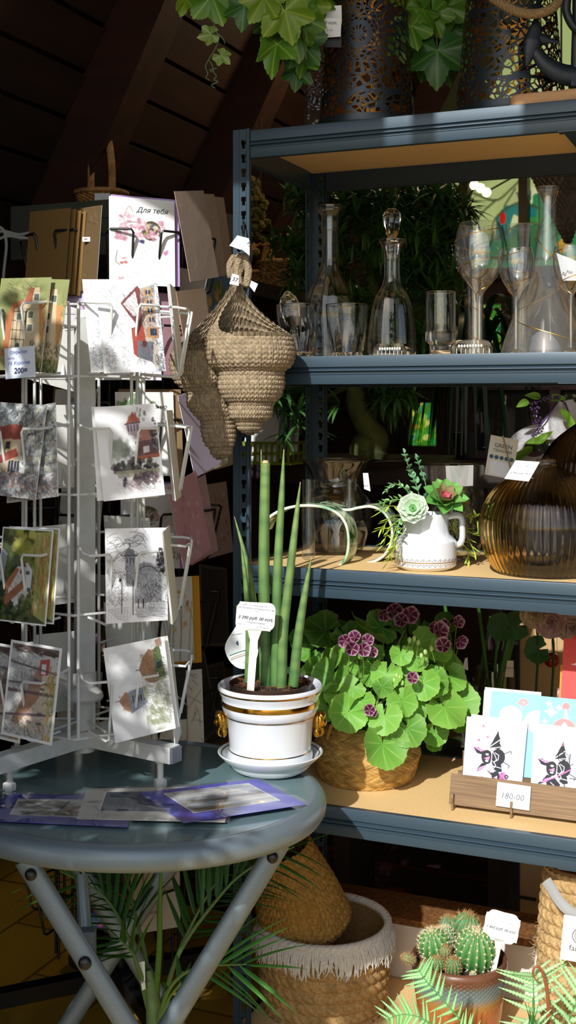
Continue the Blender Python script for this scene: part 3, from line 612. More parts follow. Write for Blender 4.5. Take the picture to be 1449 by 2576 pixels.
print_on_table('print of trees in a purple mat lying under the cream matted print',[(14,1999),(338,2003),(321,2082),(-26,2066)],'4a48a0',A,(.13,.20,.90,.76),.0008)
A=Art(80,60,'4a4f68',32); A.strokes(120,0,0,1,1,['3c4058','5d6280','6d6f88','2e3248'],.25,.05,.1,.2,.6); A.blob(.8,.4,.3,.16,'c05a3c',.9,.5); A.blob(.9,.45,.16,.06,'e08a58',.9,.5); A.blob(.3,.5,.4,.25,'2a2e44',.6,.8)
print_on_table('cream matted print of a red sunset lying between two purple mats',[(219,1986),(590,1979),(566,2069),(193,2061)],'d8d4c8',A,(.14,.14,.93,.76),.0030)
A=Art(90,60,'c8c8c4',33); A.strokes(160,0,0,1,1,['a8a4a0','d8d4cc','8f9aa8','c0b8b0','e4e0d8','a8b0b8'],.4,.05,.05,.08,.6); A.strokes(30,.1,.45,1,.6,['5c5654','77706c'],.3,.02,.05,.05,.7); A.strokes(30,0,.85,.5,1,['6a5a40','8a7a58'],.2,.04,.05,.05)
print_on_table('purple matted print of a pale seascape on top nearest the white pot',[(352,1996),(648,1961),(769,2024),(464,2071)],'5a58c0',A,(.16,.13,.86,.78),.0062)
# ================================================================ white revolving postcard stand
WH=mat('white_enamel','d9dbd8','cfd1cc',rough=.4,ns=60,spec=.5)
SX,SY=-.346,2.05; SPZ=tz(SX,SY)
sp=thing('postcard_stand','white wire revolving postcard stand standing on the grey folding table','card stand',(SX,SY,SPZ)); SO=Vector((SX,SY,SPZ))
zz=lambda py,Y: H-(py-HY)/F*Y - SPZ
def colz(py): return zz(py,1.90)
# pole, hub and cross base on screw feet
mb=MB(); mb.box((0,0,(zz(800,2.05)+.06)/2),(.028,.028,zz(800,2.05)-.06),RZ(.5)); mb.build('pole',WH,sp,smooth=False)
mb=MB(); mb.lathe([(.03,.118),(.032,.122),(.030,.130),(.02,.140),(.020,.165)],24); mb.lathe([(.017,.03),(.017,.12)],20); mb.build('hub',WH,sp)
zc=zz(800,2.05); mb=MB().lathe([(.016,zc),(.016,zc+.012),(.010,zc+.014)],18,cap1=True); mb.box((0,.0,zc-.01),(.08,.008,.008),RZ(.4)); mb.build('top_cap',WH,sp)
feet=[ontable(403,1978),ontable(24,1988),ontable(387,1887),ontable(42,1893)]
for i,(a,b) in enumerate(((0,3),(1,2))):
    p,q=feet[a]-SO,feet[b]-SO; d=(p-q).normalized(); L=(p-q).length+.06; c=(p+q)/2; ang=math.atan2(d.y,d.x)
    M=T(c.x,c.y,.055)@RZ(ang)
    mb=MB().box((0,0,0),(L,.026,.026),M); o=mb.build('base_arm',WH,sp,smooth=False)
    for s in (-1,1): MB().box((s*(L/2+.002),0,0),(.006,.024,.024),M).build('end_cap',mat('grey_plastic','5a6068',rough=.4),o,smooth=False)
for p in feet:
    z0=tz(p.x,p.y)-SPZ; x,y=p.x-SX,p.y-SY
    mb=MB().lathe([(.010,z0),(.0105,z0+.003),(.0105,z0+.011),(.007,z0+.013),(.0052,z0+.0135),(.0052,.036),(.0085,.037),(.0088,.044)],6,c=(x,y,0),cap1=True); mb.build('screw_foot',WH,sp,angle=30)
# wire frame: six columns of four pockets
WR=.0022; RAD=.150; tiers=[(765,943),(1078,1256),(1392,1574),(1708,1868)]
mb=MB()
def loc(k,x,y,z):
    """column k: x along its face, y outwards"""
    a=math.radians(-90+30+60*k); o_=Vector((math.cos(a),math.sin(a),0)); t=Vector((-o_.y,o_.x,0)); return o_*y+t*x+Vector((0,0,z))
zb=colz(1880); ztop=colz(760)
for k in range(6):
    for s in (-1,1): mb.tube([loc(k,s*.046,RAD-.055,zb),loc(k,s*.046,RAD-.055,ztop)],WR+.0006,7)
    for zt in (zb,colz(1560),colz(1250),colz(945),ztop): mb.tube([loc(k,-.056,RAD-.055,zt),loc(k,.056,RAD-.055,zt)],WR,6)
    for zt in (zb+.006,ztop-.03): mb.tube([(0,0,zt),loc(k,0,RAD-.055,zt)],WR,6)
mb.build('frame',WH,sp)
for k in range(6):
    for (t0,t1) in tiers:
        z1,z0=colz(t0),colz(t1); mb=MB()
        for s in (-1,1):
            mb.tube([loc(k,s*.046,RAD-.055,z1+.006),loc(k,s*.062,RAD+.012,z1+.002),loc(k,s*.058,RAD+.026,z1),loc(k,s*.026,RAD+.030,z1),loc(k,s*.0225,RAD+.030,z1-.006),loc(k,s*.020,RAD+.012,z0+.004),loc(k,s*.021,RAD+.004,z0),loc(k,s*.030,RAD-.052,z0+.004)],WR,7)
        mb.build('pocket',WH,sp)
def scard(label,art,px,py,k,dy=0,roll=0,tilt=7,w=.105,h=.148,name='postcard',group=None):
    """a postcard leaning in column k whose centre is seen at (px,py)"""
    a=math.radians(-90+30+60*k); o_=Vector((math.cos(a),math.sin(a),0)); base=SO+o_*(RAD+dy)
    rx,rz=(px-CX)/F,-(py-HY)/F; Y=base.dot(o_)/(rx*o_.x+o_.y)
    return card(name,label,'postcard',art,(rx*Y,Y,H+rz*Y),w,h,yaw=math.radians(30+60*k),tilt=math.radians(tilt),roll=math.radians(roll),group=group)
# column 0 faces front right, column 5 front left, column 1 right
g='postcards on the white stand'
scard('postcard of a red-roofed half-timbered house drawing in front of its twin, top pocket',art_redhouse(2),330,820,0,.022,-3,group=g)
scard('red house postcard half hidden behind the same picture in the top pocket',art_redhouse(2),297,818,0,.010,-3,group=g)
scard('watercolour postcard of an orange-roofed tower above dark trees',art_watercolour(4),327,1136,0,.020,-3.5,group=g)
scard('postcard with white margin peeking out behind the orange tower watercolour','ecebe6',316,1138,0,.012,-1,group=g)
scard('black ink postcard of a domed tower and bare branches',art_inkchurch(5),344,1446,0,.020,2,group=g)
scard('pastel postcard of two brown domed towers printed sideways',art_towers(8),352,1733,0,.020,-5,group=g)
scard('plain card edge just behind the sideways brown towers postcard','efeee8',362,1730,0,.010,-5,group=g)
scard('postcard of a half-timbered house on a green ground beside handwritten price note',art_halftimber(1),52,815,5,.020,2,group=g)
scard('second green half-timbered house postcard showing only its tree edge',art_halftimber(1),94,818,5,.008,4,group=g)
scard('postcard of red roofs with white window in loose brush strokes',art_redroof(3),40,1132,5,.020,3,group=g)
scard('red roofs postcard slipped askew behind its twin',art_redroof(3),78,1140,5,.008,-8,group=g)
scard('postcard of a white house among yellow and dark green trees',art_autumnhouse(6),60,1448,5,.020,0,group=g)
scard('yellow tree edge of a postcard behind the white house in trees',art_autumnhouse(6),78,1445,5,.010,-1,group=g)
scard('white bordered postcard of a building behind dark pine branches',art_pinehouse(7),78,1740,5,.022,2,group=g)
scard('pine branches postcard overlapped by its twin in the bottom pocket',art_pinehouse(7),0,1738,5,.012,2,group=g)
bk='cfcfc8'
for i,(px,py,lab) in enumerate(((470,850,'top pocket'),(462,1165,'second pocket'),(455,1465,'third pocket'),(462,1775,'bottom pocket'))):
    for j in range(3): scard('postcard seen edge-on in the %s facing the shelving, sheet %s'%(lab,('nearest the wire','in the middle','nearest the pole')[j]),'e8e6de',px-24-3*j,py-22,1,.006-.004*j,0,6,group='postcards seen edge-on')
# backs of the cards in the far columns
for k,py,roll,lab in ((3,870,-14,'white card back tilted beside the pole at top level'),(3,1120,0,'grey card back behind the pole at second level'),(3,1420,2,'grey card back behind the pole at third level'),(3,1690,0,'grey card back behind the pole at bottom level')):
    o=scard(lab,'dcdad2',152+0*k,py,k,.012,roll,6,group='card backs seen through the stand')
for py,lab in ((1400,'grey card back behind the ink church postcard'),(1620,'bluish card back behind the brown towers postcard')):
    scard(lab,'c9ccd0',325,py,2,.012,0,6,group='card backs seen through the stand')
# handwritten price note
o=card('price_note','handwritten blue note reading 200 stuck below the half-timbered house','price note','d3dbe8',at(50,912,1.865),.060,.048,yaw=math.radians(-28),roll=math.radians(-3),th=.0004)
lettering(o,'Открытки',.0075,-.020,.014,'5a6ab0',shear=.2); lettering(o,'автор',.005,-.024,.006,'7a88c0',shear=.2); lettering(o,'М. Королев',.0078,-.023,-.003,'5a6ab0',shear=.2); lettering(o,'200=',.0125,-.012,-.0165,'232a50',shear=.15,bold=.0003)
# ================================================================ black card stand on castors behind the white one
BK=mat('black_wire','121214',rough=.4,spec=.5)
BX,BY=-.352,2.54; BO=Vector((BX,BY,0)); BT=22.0; BR=.174
bs=thing('card_stand','tall black wire greeting card stand on castors behind the white stand','card stand',BO)
def bloc(k,x,y,z):
    a=math.radians(-90+BT+60*k); o_=Vector((math.cos(a),math.sin(a),0)); t=Vector((-o_.y,o_.x,0)); return o_*y+t*x+Vector((0,0,z))
bz=lambda py: H-(py-HY)/F*2.40
btiers=[(500+234*i,717+234*i) for i in range(8)]
mb=MB(); zt,zb=bz(535),.16
for k in range(6):
    for s in (-1,0,1): mb.tube([bloc(k,s*.055,BR-.05,zb),bloc(k,s*.055,BR-.05,zt)],.0030,7)
    for (a,b) in btiers:
        for z in (bz(a+45),bz(b)): mb.tube([bloc(k,-.072,BR-.05,z),bloc(k,.072,BR-.05,z)],.0026,6)
mb.tube([(0,0,.06),(0,0,zt)],.014,14); mb.build('frame',BK,bs)
for k in (0,1,5,4,2,3):
    for (a,b) in btiers:
        z1,z0=bz(a+88),bz(b)-.004; mb=MB()
        for s in (-1,1):
            mb.tube([bloc(k,s*.060,BR-.05,z1+.002),bloc(k,s*.070,BR+.022,z1),bloc(k,s*.032,BR+.034,z1),bloc(k,s*.028,BR+.034,z1-.006),bloc(k,s*.026,BR+.012,z0+.004),bloc(k,s*.028,BR+.004,z0),bloc(k,s*.036,BR-.05,z0+.004)],.0026,7)
        mb.build('pocket',BK,bs)
for k in range(4):
    a=math.radians(205+90*k); d=Vector((math.cos(a),math.sin(a),0)); M=T(*(d*.14))@T(0,0,.10)@RZ(a)
    o=MB().box((0,0,0),(.29,.03,.032),M).build('base_arm',BK,bs,smooth=False)
    c=d*.27; P=mat('castor_plastic','1b1b1d',rough=.5)
    mb=MB().tube([tuple(c+Vector((0,0,.084))),tuple(c+Vector((0,0,.060)))],.008,10); M2=T(*c)@RZ(a+1.1)
    mb.ball((0,0,0),(.030,.014,.026),16,10,M2@T(.010,0,.046)); mb.build('castor_fork',P,o)
    for s in (-1,1):
        mb=MB(); mb.tube([tuple((M2@Vector((.012,s*.008,.026)))),tuple((M2@Vector((.012,s*.020,.026))))],.026,20); mb.build('wheel',P,o,angle=50)
def bcard(label,art,px,py,k,dy=0,roll=0,tilt=7,w=.118,h=.166,name='greeting_card',edge='f0efe9',group='greeting cards on the black stand',mt=None):
    a=math.radians(-90+BT+60*k); o_=Vector((math.cos(a),math.sin(a),0)); base=BO+o_*(BR+dy)
    rx,rz=(px-CX)/F,-(py-HY)/F; Y=base.dot(o_)/(rx*o_.x+o_.y)
    return card(name,label,'card',art,(rx*Y,Y,H+rz*Y),w,h,yaw=math.radians(BT+60*k-(17 if k==1 else 0)),tilt=math.radians(tilt),roll=math.radians(roll),group=group,edge=edge,mt=mt)
WRAP=mat('wrapped_paper','ffffff',vc=True,rough=.3,coat=.25,spec=.4,bump=.3,bs=25)
# front column
bcard('lavender envelope edge behind the pink blossom card','bfa2dc',366,606,0,.012,1,5,.139,.175,edge='b090d0')
o=bcard('tall white card with pink blossoms and a brown moon, top of the black stand',art_flowers(9),358,608,0,.022,1,5,.132,.172)
lettering(o,'Для тебя',.0145,-.012,.058,'33404c',shear=.35)
fr=[('white card with magenta and purple stripes, top edge showing','Xp',0),('white card with green tree watercolour in kraft envelope',art_tree(41),0),('grey card with a pale crane picture',art_palebirds(42),0),('white card with ink text and blue edge above purple flowers',art_orchids(43),0),('black and white palm tree card low on the stand',art_palm(44),0)]
A=Art(60,84,'e8e0ec',45); A.strokes(30,0,0,.5,.5,['c03a8c','8a4aa8','d86ab0'],.3,.05,1.1,.4)
bcard('white card with magenta streaks in the second tier behind red house postcard',A,330,850,0,.016,0,6)
bcard('dusty mauve card just right of the red house postcard',art_abstract(46,'9a6f78',['a87d84','8a6068','b08a90'],20),404,842,0,.008,2,6,.12,.168,edge='d0a0a0')
bcard('kraft envelope behind the green tree watercolour card','8a7050',380,1088,0,.008,0,6,.128,.172,edge='6a5236')
o=bcard('white card with green tree watercolour in kraft envelope',art_tree(41),366,1092,0,.016,0,6)
lettering(o,'письмо',.011,.004,.050,'2a2a2a',shear=.4)
bcard('lilac envelope behind the pale crane card','a884cc',392,1322,0,.008,1,6,.128,.172,edge='9070b8')
bcard('grey card with a pale crane and small black dots',art_palebirds(42),378,1324,0,.016,1,6)
bcard('yellow envelope behind the golden flower card','d89a20',428,1562,0,.006,0,6,.126,.172,edge='c08818')
bcard('white card with golden yellow flowers',art_meadow(47),414,1560,0,.016,0,6)
bcard('black and white palm tree card low on the stand',art_palm(44),398,1790,0,.016,0,6)
bcard('white card with black leaf outlines beside the palm card',art_abstract(48,'e6e4dc',['2a2a2a','4a4a4a'],26,.25,.012,.9),440,1796,0,.010,0,6)
A=Art(60,84,'c8b8a0',49); A.poly([(.3,.05),(.62,.05),(.6,.30),(.47,.42),(.33,.30)],'d8cdb8'); A.poly([(.31,.2),(.61,.2),(.58,.32),(.47,.42),(.34,.32)],'5a1a1c'); A.line([(.47,.42),(.47,.8)],.03,'8a7a60'); A.line([(.3,.82),(.64,.82)],.03,'8a7a60'); A.poly([(.75,.1),(.95,.1),(.92,.5),(.78,.5)],'c0905a')
bcard('kraft wine glass gift bag in the bottom tier behind the palm','x' if 0 else A,366,2215,0,.014,0,3,.14,.20,name='gift_bag',edge='b8a078')
# left column
for j in range(5):
    bcard('slim kraft packet, %s from the outer edge of the top left pocket'%(('first','second','third','fourth','fifth')[j]),'8a6c40',118+13*j,632+3*j,5,.030-.008*j,2,4,.12,.165,name='kraft_packet',edge='7a5e36',group='kraft packets on the black stand',mt=WRAP)
bcard('brown mottled packet beside the kraft packets in the top tier',art_abstract(50,'6a5230',['8a6c40','4c3a20','7d6a4a'],30),196,628,5,.004,0,5,.12,.165,mt=WRAP)
A=Art(50,70,'cdbce0',51); A.strokes(24,.2,.1,.9,.8,['b8306c','d05a90','8a2a70'],.3,.05,1.0,.6)
bcard('lavender card with magenta orchid petals beside green house postcard',A,196,830,5,.012,0,6)
o=bcard('off-white card lettered in capitals under a kraft envelope','e0dcd2',182,1085,5,.014,0,6)
lettering(o,'ЦВЕТАЛЕ',.011,-.02,.058,'3a3a3a')
bcard('kraft envelope peeking above the lettered off-white card','6a5438',182,1076,5,.004,0,6,.13,.172,edge='5a4428')
bcard('white card with dark firs in the fourth tier',art_abstract(52,'e4e2da',['2c4a34','4a6a4a','1f3040'],22,.15,.04,1.5),200,1306,5,.014,0,6)
bcard('card of purple orchids on a brown ground with blue edge',art_orchids(43),216,1550,5,.014,0,6,edge='4a58b0')
bcard('white card with green fern drawing low beside the pole',art_abstract(53,'dcdcd4',['3c6a44','5a8a5a','2a4a34'],24,.2,.02,1.0),196,1790,5,.014,0,6)
A=Art(60,84,'1c3058',54); A.dabs(70,.5,.55,.5,.45,['24407a','3a2a5a','b03050','d0506a','2a5a3a','38508a'],.06)
o=bcard('dark blue floral gift bag in the bottom tier above the tiles',A,262,2205,5,.016,0,3,.14,.20,name='gift_bag',edge='1c2c50')
lettering(o,'You are',.018,-.03,.035,'d0c8b0',shear=.3); lettering(o,'nice',.012,.0,.018,'d0c8b0',shear=.3)
# right column
for j,(px,rl) in enumerate(((496,-10),(522,-8),(546,-6))):
    bcard('cellophane wrapped kraft card, %s of the fan in the top right pocket'%(('outermost','middle','innermost')[j]),art_abstract(60+j,'b09884',['a88f7a','c8b09c','a08874'],20,.2,.02,1.5),px,592,1,.030-.012*j,rl,6,.118,.172,edge='b89a8a',mt=WRAP)
bcard('grey packet with dark stripes behind the wrapped kraft cards',art_abstract(64,'5c5c60',['2c2c34','8a8a90'],20),575,622,1,-.012,-2,6,mt=WRAP)
bcard('kraft card with faint drawing in the second tier beside the jute shells',art_abstract(65,'b89c80',['c4a88c','9a8068'],14,.2,.012),496,832,1,.012,-8,6,.118,.166,edge='c8a080')
A=Art(50,70,'dfe2e0',66); A.poly([(0,.8),(.3,.5),(.4,1),(0,1)],'c8a020'); bcard('white barcode card back above the kraft drawing card',A,488,752,1,-.010,0,4,.11,.12)
A=Art(50,70,'4a78b0',67); A.dabs(40,.4,.7,.5,.35,['d8a818','b88a10','5a7a2c'],.1); bcard('blue card with yellow sunflowers behind the stand wires',A,552,740,1,-.016,0,4)
for j,(px,rl,c,nm) in enumerate(((490,-13,'c8bcd8','lilac'),(512,-9,'d4c8b8','cream'),(548,-5,'b8a890','beige'))):
    bcard('%s envelope in the third tier under the jute shell'%nm,c,px+14,1082,1,.020-.010*j,rl,6,edge='e8e4ec')
for j,(px,rl) in enumerate(((478,-12),(500,-9),(548,-1))):
    A=Art(50,70,('c88a94','c89aa0','b09080')[j],70+j); A.dabs(26,.5,.5,.45,.45,[['b86a7c','d8a0a8','c07888'],['c08088','d8a8ac','b87080'],['a05a50','8a7a50','c8a890']][j],.06)
    bcard(('pink wrapped card, outermost of three in the fourth tier','paler pink wrapped card between its two neighbours','wrapped kraft card with red flowers, innermost in the fourth tier')[j],A,px,1306,1,.024-.012*j,rl,6,.115,.160,edge='d8b8b8',mt=WRAP)
for j,(px,py,rl,lab) in enumerate(((540,1524,11,'dark framed card leaning over in the fifth tier'),(500,1760,-8,'grey sleeved card in the sixth tier behind the table'),(540,1770,4,'dark mounted card in the sixth tier beside the white pot'))):
    A=art_abstract(80+j,'2c2a26',['3c3a34','4a463c','24221e'],30); A.frame(.05,'4a4236'); bcard(lab,A,px,py,1,.012-.006*j,rl,8,.118,.17,edge='9a8a70',mt=WRAP)
o=card('price_label','small white label reading 49 on the black wire','price label','e4e4e0',at(217,602,2.34),.015,.009,th=.0005); lettering(o,'49',.006,-.004,-.002,'222222')
# ================================================================ white gilded planter with snake plant
PORC=mat('white_porcelain','d6dade',rough=.12,spec=.6,coat=.5)
GOLD=mat('gilding','c8963a','b07c28',rough=.18,metal=1,ns=30)
PX,PYc=680,2.075; pm_=PYc/F; PB=Vector(((PX-CX)*pm_,PYc,0)); PB.z=tz(PB.x,PB.y)
zr=lambda py: H-(py-HY)*pm_-PB.z
def prof(rows,m=pm_): return [(r*m,H-(py-HY)*m-PB.z) for py,r in rows]
sa=thing('saucer','white saucer with gold line under the white gilded planter','saucer',PB)
s0=.0008
MB().lathe([(.001,.004+s0),(.045,.004+s0),(.050,s0),(.055,s0),(.060,.006),(.078,.020),(.0895,.031),(.0905,.0335),(.089,.0345),(.084,.031),(.073,.020),(.060,.0125),(.001,.010)],96,cap0=False).build('dish',PORC,sa)
MB().lathe([(.0835,.0311),(.0848,.0321)],96,cap0=False).build('gold_line',mat('dark_gold','4a3a26',rough=.3,metal=.6),sa)
pt=thing('planter','white porcelain planter with gold bands and gold lion handles on the table','planter',PB+Vector((0,0,.0132)))
zp=lambda py: H-(py-HY)*pm_-pt.location.z
R=[(1938,70),(1930,92),(1920,102),(1905,107),(1890,107),(1879,103),(1870,103),(1840,106),(1800,111),(1792,114),(1788,118),(1778,121),(1765,123),(1755,122),(1746,124),(1738,129),(1728,132),(1722,132),(1719,128),(1724,122),(1740,115),(1800,105),(1850,97)]
P=[(r*pm_,zp(y)) for y,r in R]; P=[(.001,.0005),(P[0][0],.0005)]+P[1:]
MB().lathe(P,96,cap0=False).build('body',PORC,pt,angle=60)
def band(ya,yb,ra,rb,e=.0004): return [(ra*pm_+e,zp(ya)),(rb*pm_+e,zp(yb))]
gb=MB()
gb.lathe([(123.4*pm_,zp(1768)),(123.6*pm_,zp(1761)),(122.6*pm_,zp(1756))],96,cap0=False)
MBb=gb.build('gold_band',GOLD,pt)
for ya,yb,ra,rb,nm in ((1733,1729,131.6,132.6,'gold_line'),(1794,1791.5,114.6,115.6,'gold_line'),(1881,1879,104.6,104.0,'gold_line')):
    MB().lathe(band(ya,yb,ra,rb),96,cap0=False).build(nm,GOLD,pt)
for s in (-1,1):
    c=Vector((s*119*pm_,-.006,zp(1812))); mb=MB()
    mb.ball(c,(.011,.012,.017),18,12).ball(c+Vector((s*.006,0,.010)),(.008,.012,.009),14,9).ball(c+Vector((s*.009,0,-.002)),(.007,.007,.007),12,8).ball(c+Vector((s*.004,.006,.004)),(.007,.006,.010),12,8).ball(c+Vector((s*.004,-.008,.002)),(.006,.006,.012),12,8).ball(c+Vector((-s*.002,0,-.018)),(.006,.008,.010),12,8)
    mb.tube(spline([c+Vector((s*.006,-.008,-.008)),c+Vector((s*.008,-.004,-.018)),c+Vector((s*.004,.002,-.024)),c+Vector((-s*.004,.004,-.020))],10),.0032,8); mb.build('lion_handle',GOLD,pt)
sp2=thing('snake_plant','cylindrical snake plant with tapering green spears in the white planter','plant',PB+Vector((0,0,.0132)))
SOIL=mat('potting_soil','3a2616','1e120a',rough=1,ns=200,bump=1,bs=150)
zs=zp(1722)
MB().lathe([(.001,zs-.002),(.045,zs-.001),(.064,zs-.003)],40,cap0=False).build('soil',SOIL,sp2)
MB().lathe([(.064,zs-.016),(.069,zs+.004),(.071,zs+.004),(.069,zs-.016)],56,cap0=False).build('nursery_pot',mat('brown_plastic','3a2820',rough=.4),sp2)
mb=MB()
for k in range(90):
    a=rnd.uniform(0,2*PI); r=rnd.uniform(.02,.062); q=Vector((r*math.cos(a),r*math.sin(a),zs)); mb.tube([q,q+Vector((rnd.gauss(0,.006),rnd.gauss(0,.006),rnd.uniform(.002,.009))),q+Vector((rnd.gauss(0,.012),rnd.gauss(0,.012),rnd.uniform(0,.006)))],.0005,4)
mb.build('coir_fibres',mat('coir','7a4a28',rough=1),sp2)
SNK=mat('snake_leaf','ffffff',vc=True,rough=.42,spec=.4,bump=.12,bs=60,bmap=(4,4,.3))
DRY=mat('dry_tip','c8a880',rough=.8)
def spear(path,r0,dY,pale=0,cut=False):
    pts=spline([at(x,y,PYc+dY)-sp2.location for x,y in path],34); L=np.linspace(0,1,34)
    rr=r0*pm_*np.clip(1.08-.35*L-.62*L**4,.05,2); 
    if cut: rr=r0*pm_*(1.05-.28*L)
    n=14; mb=MB(); mb.tube(pts,rr,n)
    a=lin('3a6a36'); b=lin('7d9656'); d=lin('285030'); nv=vnoise(n,34,3,int(rnd.random()*1e6))
    c=np.zeros((34,n,3))
    for i in range(34):
        f=np.clip(.25+.55*L[i]+pale+.35*(nv[i]-.5),0,1)[:,None]; st=.35*(math.sin(i*1.9+rnd.random())>.45)
        c[i]=(a*(1-f)+b*f)*(1-st)+d*st
        c[i][::4]*=.8
    mb.C[0][:,:3]=c.reshape(-1,3)
    o=mb.build('spear',SNK,sp2,angle=60)
    t=Vector(pts[-1]); u=(t-Vector(pts[-3])).normalized()
    MB().tube([t-u*.004,t+u*.004],[rr[-1]*1.02+.0003,rr[-1]*.5],8).build('dry_tip',DRY,o)
spear([(640,1722),(648,1620),(634,1480),(613,1385),(591,1305)],9,.03,.25)
spear([(624,1716),(626,1600),(618,1470),(606,1364)],9,.0,.1)
spear([(668,1728),(666,1600),(664,1400),(666,1250),(668,1164)],15.5,.0,0,True)
spear([(650,1716),(658,1500),(660,1300),(657,1136)],9,.04,.1)
spear([(694,1730),(696,1560),(700,1400),(708,1260),(714,1136)],13,-.005,.05)
spear([(708,1730),(712,1600),(725,1480),(742,1330),(755,1218)],13,-.012,.15)
spear([(738,1726),(748,1620),(764,1510),(782,1408)],12.5,-.02,0,False)
spear([(684,1716),(690,1600),(688,1500),(681,1440)],9,.04,0)
# price marker stuck in the soil
PLA=mat('cream_plastic','e8e6da',rough=.35)
lo_=PB+Vector((0,0,.0132)); so_=at(637,1726,PYc-.055)
mk=thing('plant_marker','cream plastic marker with 3390 rouble price label in the white planter','price marker',so_)
Ym=PYc-.055; q=lambda x,y,dy=0: at(x,y,Ym+dy)-so_
mb=MB(); ym=Ym/F
def panel(cx,cy,w,h,rr,n=8):
    pts=[]
    for sx,sy,a0 in ((1,1,0),(-1,1,90),(-1,-1,180),(1,-1,270)):
        for k in range(n+1):
            a=math.radians(a0+90*k/n); pts.append((sx*(w/2-rr)+rr*math.cos(a),sy*(h/2-rr)+rr*math.sin(a)))
    return pts
MM=T(*q(643,1551))@RZ(.15)@RY(math.radians(4))
mb.prism(panel(0,0,.066,.047,.012),.0022,MM); mb.build('plate',PLA,mk,angle=30)
mb=MB(); V=[(-.012,.0002,-.022),(.012,.0002,-.022),(.0068,.0002,-.040),(.0060,.0002,-.130),(-.0060,.0002,-.130),(-.0068,.0002,-.040)]
mb.prism([(x,z) for x,y,z in V],.002,MM); mb.build('stake',PLA,mk,angle=30)
lab=MB().prism([(-.0285,.0245),(.029,.0215),(.0265,-.024),(-.013,-.0195),(-.030,-.013)],.0003,MM@T(0,-.0009,0)).build('price_label',mat('label_paper','f3f5f7',rough=.5),mk,smooth=False)
def ink(parent,body,size,x,z,M,col='3a3a40',shear=0,bold=0,align='CENTER'):
    mb=text_mb(body,size,shear,bold,align,M=M@T(x,0,z)); 
    if mb.n: mb.build('lettering',mat('ink_'+col,col,rough=.7),parent,smooth=False)
M5=MM@T(0,-.0014,0)@RY(math.radians(4))
ink(lab,'ИП Толкачев М.С.',.0052,0,.0165,M5,'8a8a90'); ink(lab,'Сансевиерия цилиндрическая 60',.0044,0,.0120,M5,'8a8a90'); ink(lab,'см',.004,0,.0075,M5,'8a8a90')
ink(lab,'3 390 руб. 00 коп.',.0074,0,-.0055,M5,'26262c',.25,.00012); ink(lab,'Нидерланды',.005,.002,-.0115,M5,'8a8a90',.2); ink(lab,'цена за 1 шт.',.0038,-.018,-.0155,M5,'a0a0a6'); ink(lab,'03.09.2024',.0048,.013,-.0185,M5,'8a8a90')
# teardrop care label
ct=thing('care_label','white teardrop plant care label with green arc behind the price marker','plant label',at(612,1722,PYc+.0)) ; co=ct.location
pts=[]
for k in range(36):
    a=2*PI*k/36; r=1; x=.029*math.sin(a)*(1 if math.cos(a)<0 else (1-math.cos(a)**1.6*.95)); z=.038*(-math.cos(a)*-1) if False else .040*math.cos(a); pts.append((x,z))
MC=T(*(at(607,1625,PYc+.0)-co))@RY(math.radians(-10))
MB().prism([(x,z) for x,z in pts],.0006,MC).build('plate',mat('label_white','e4e8ea',rough=.4),ct,smooth=False)
for r0,c in ((.0,'3a8a6a'),(.005,'c8d0a0'),(.008,'d08a4a')):
    MB().tube([tuple(MC@Vector((-.0275+.055*k/12*.97+.0005,-.0004,-.012-r0-.010*(k/12-.75)**2+.004))) for k in range(1,12)],.0017 if r0==0 else .0012,6,flat=.2).build('arc',mat('ink_'+c,c,rough=.6),ct)
MB().prism([(.004*math.cos(t),.004*math.sin(t)) for t in np.linspace(PI/2,3*PI/2,12)],.0004,MC@T(-.004,-.0005,.006)).build('half_moon',mat('ink_30506a','30506a'),ct,smooth=False)
ink(ct,'Растение',.004,-.004,.020,MC@T(0,-.0004,0),'6a7a80'); ink(ct,'Color',.005,.004,-.030,MC@T(0,-.0004,0),'3a6a5a')
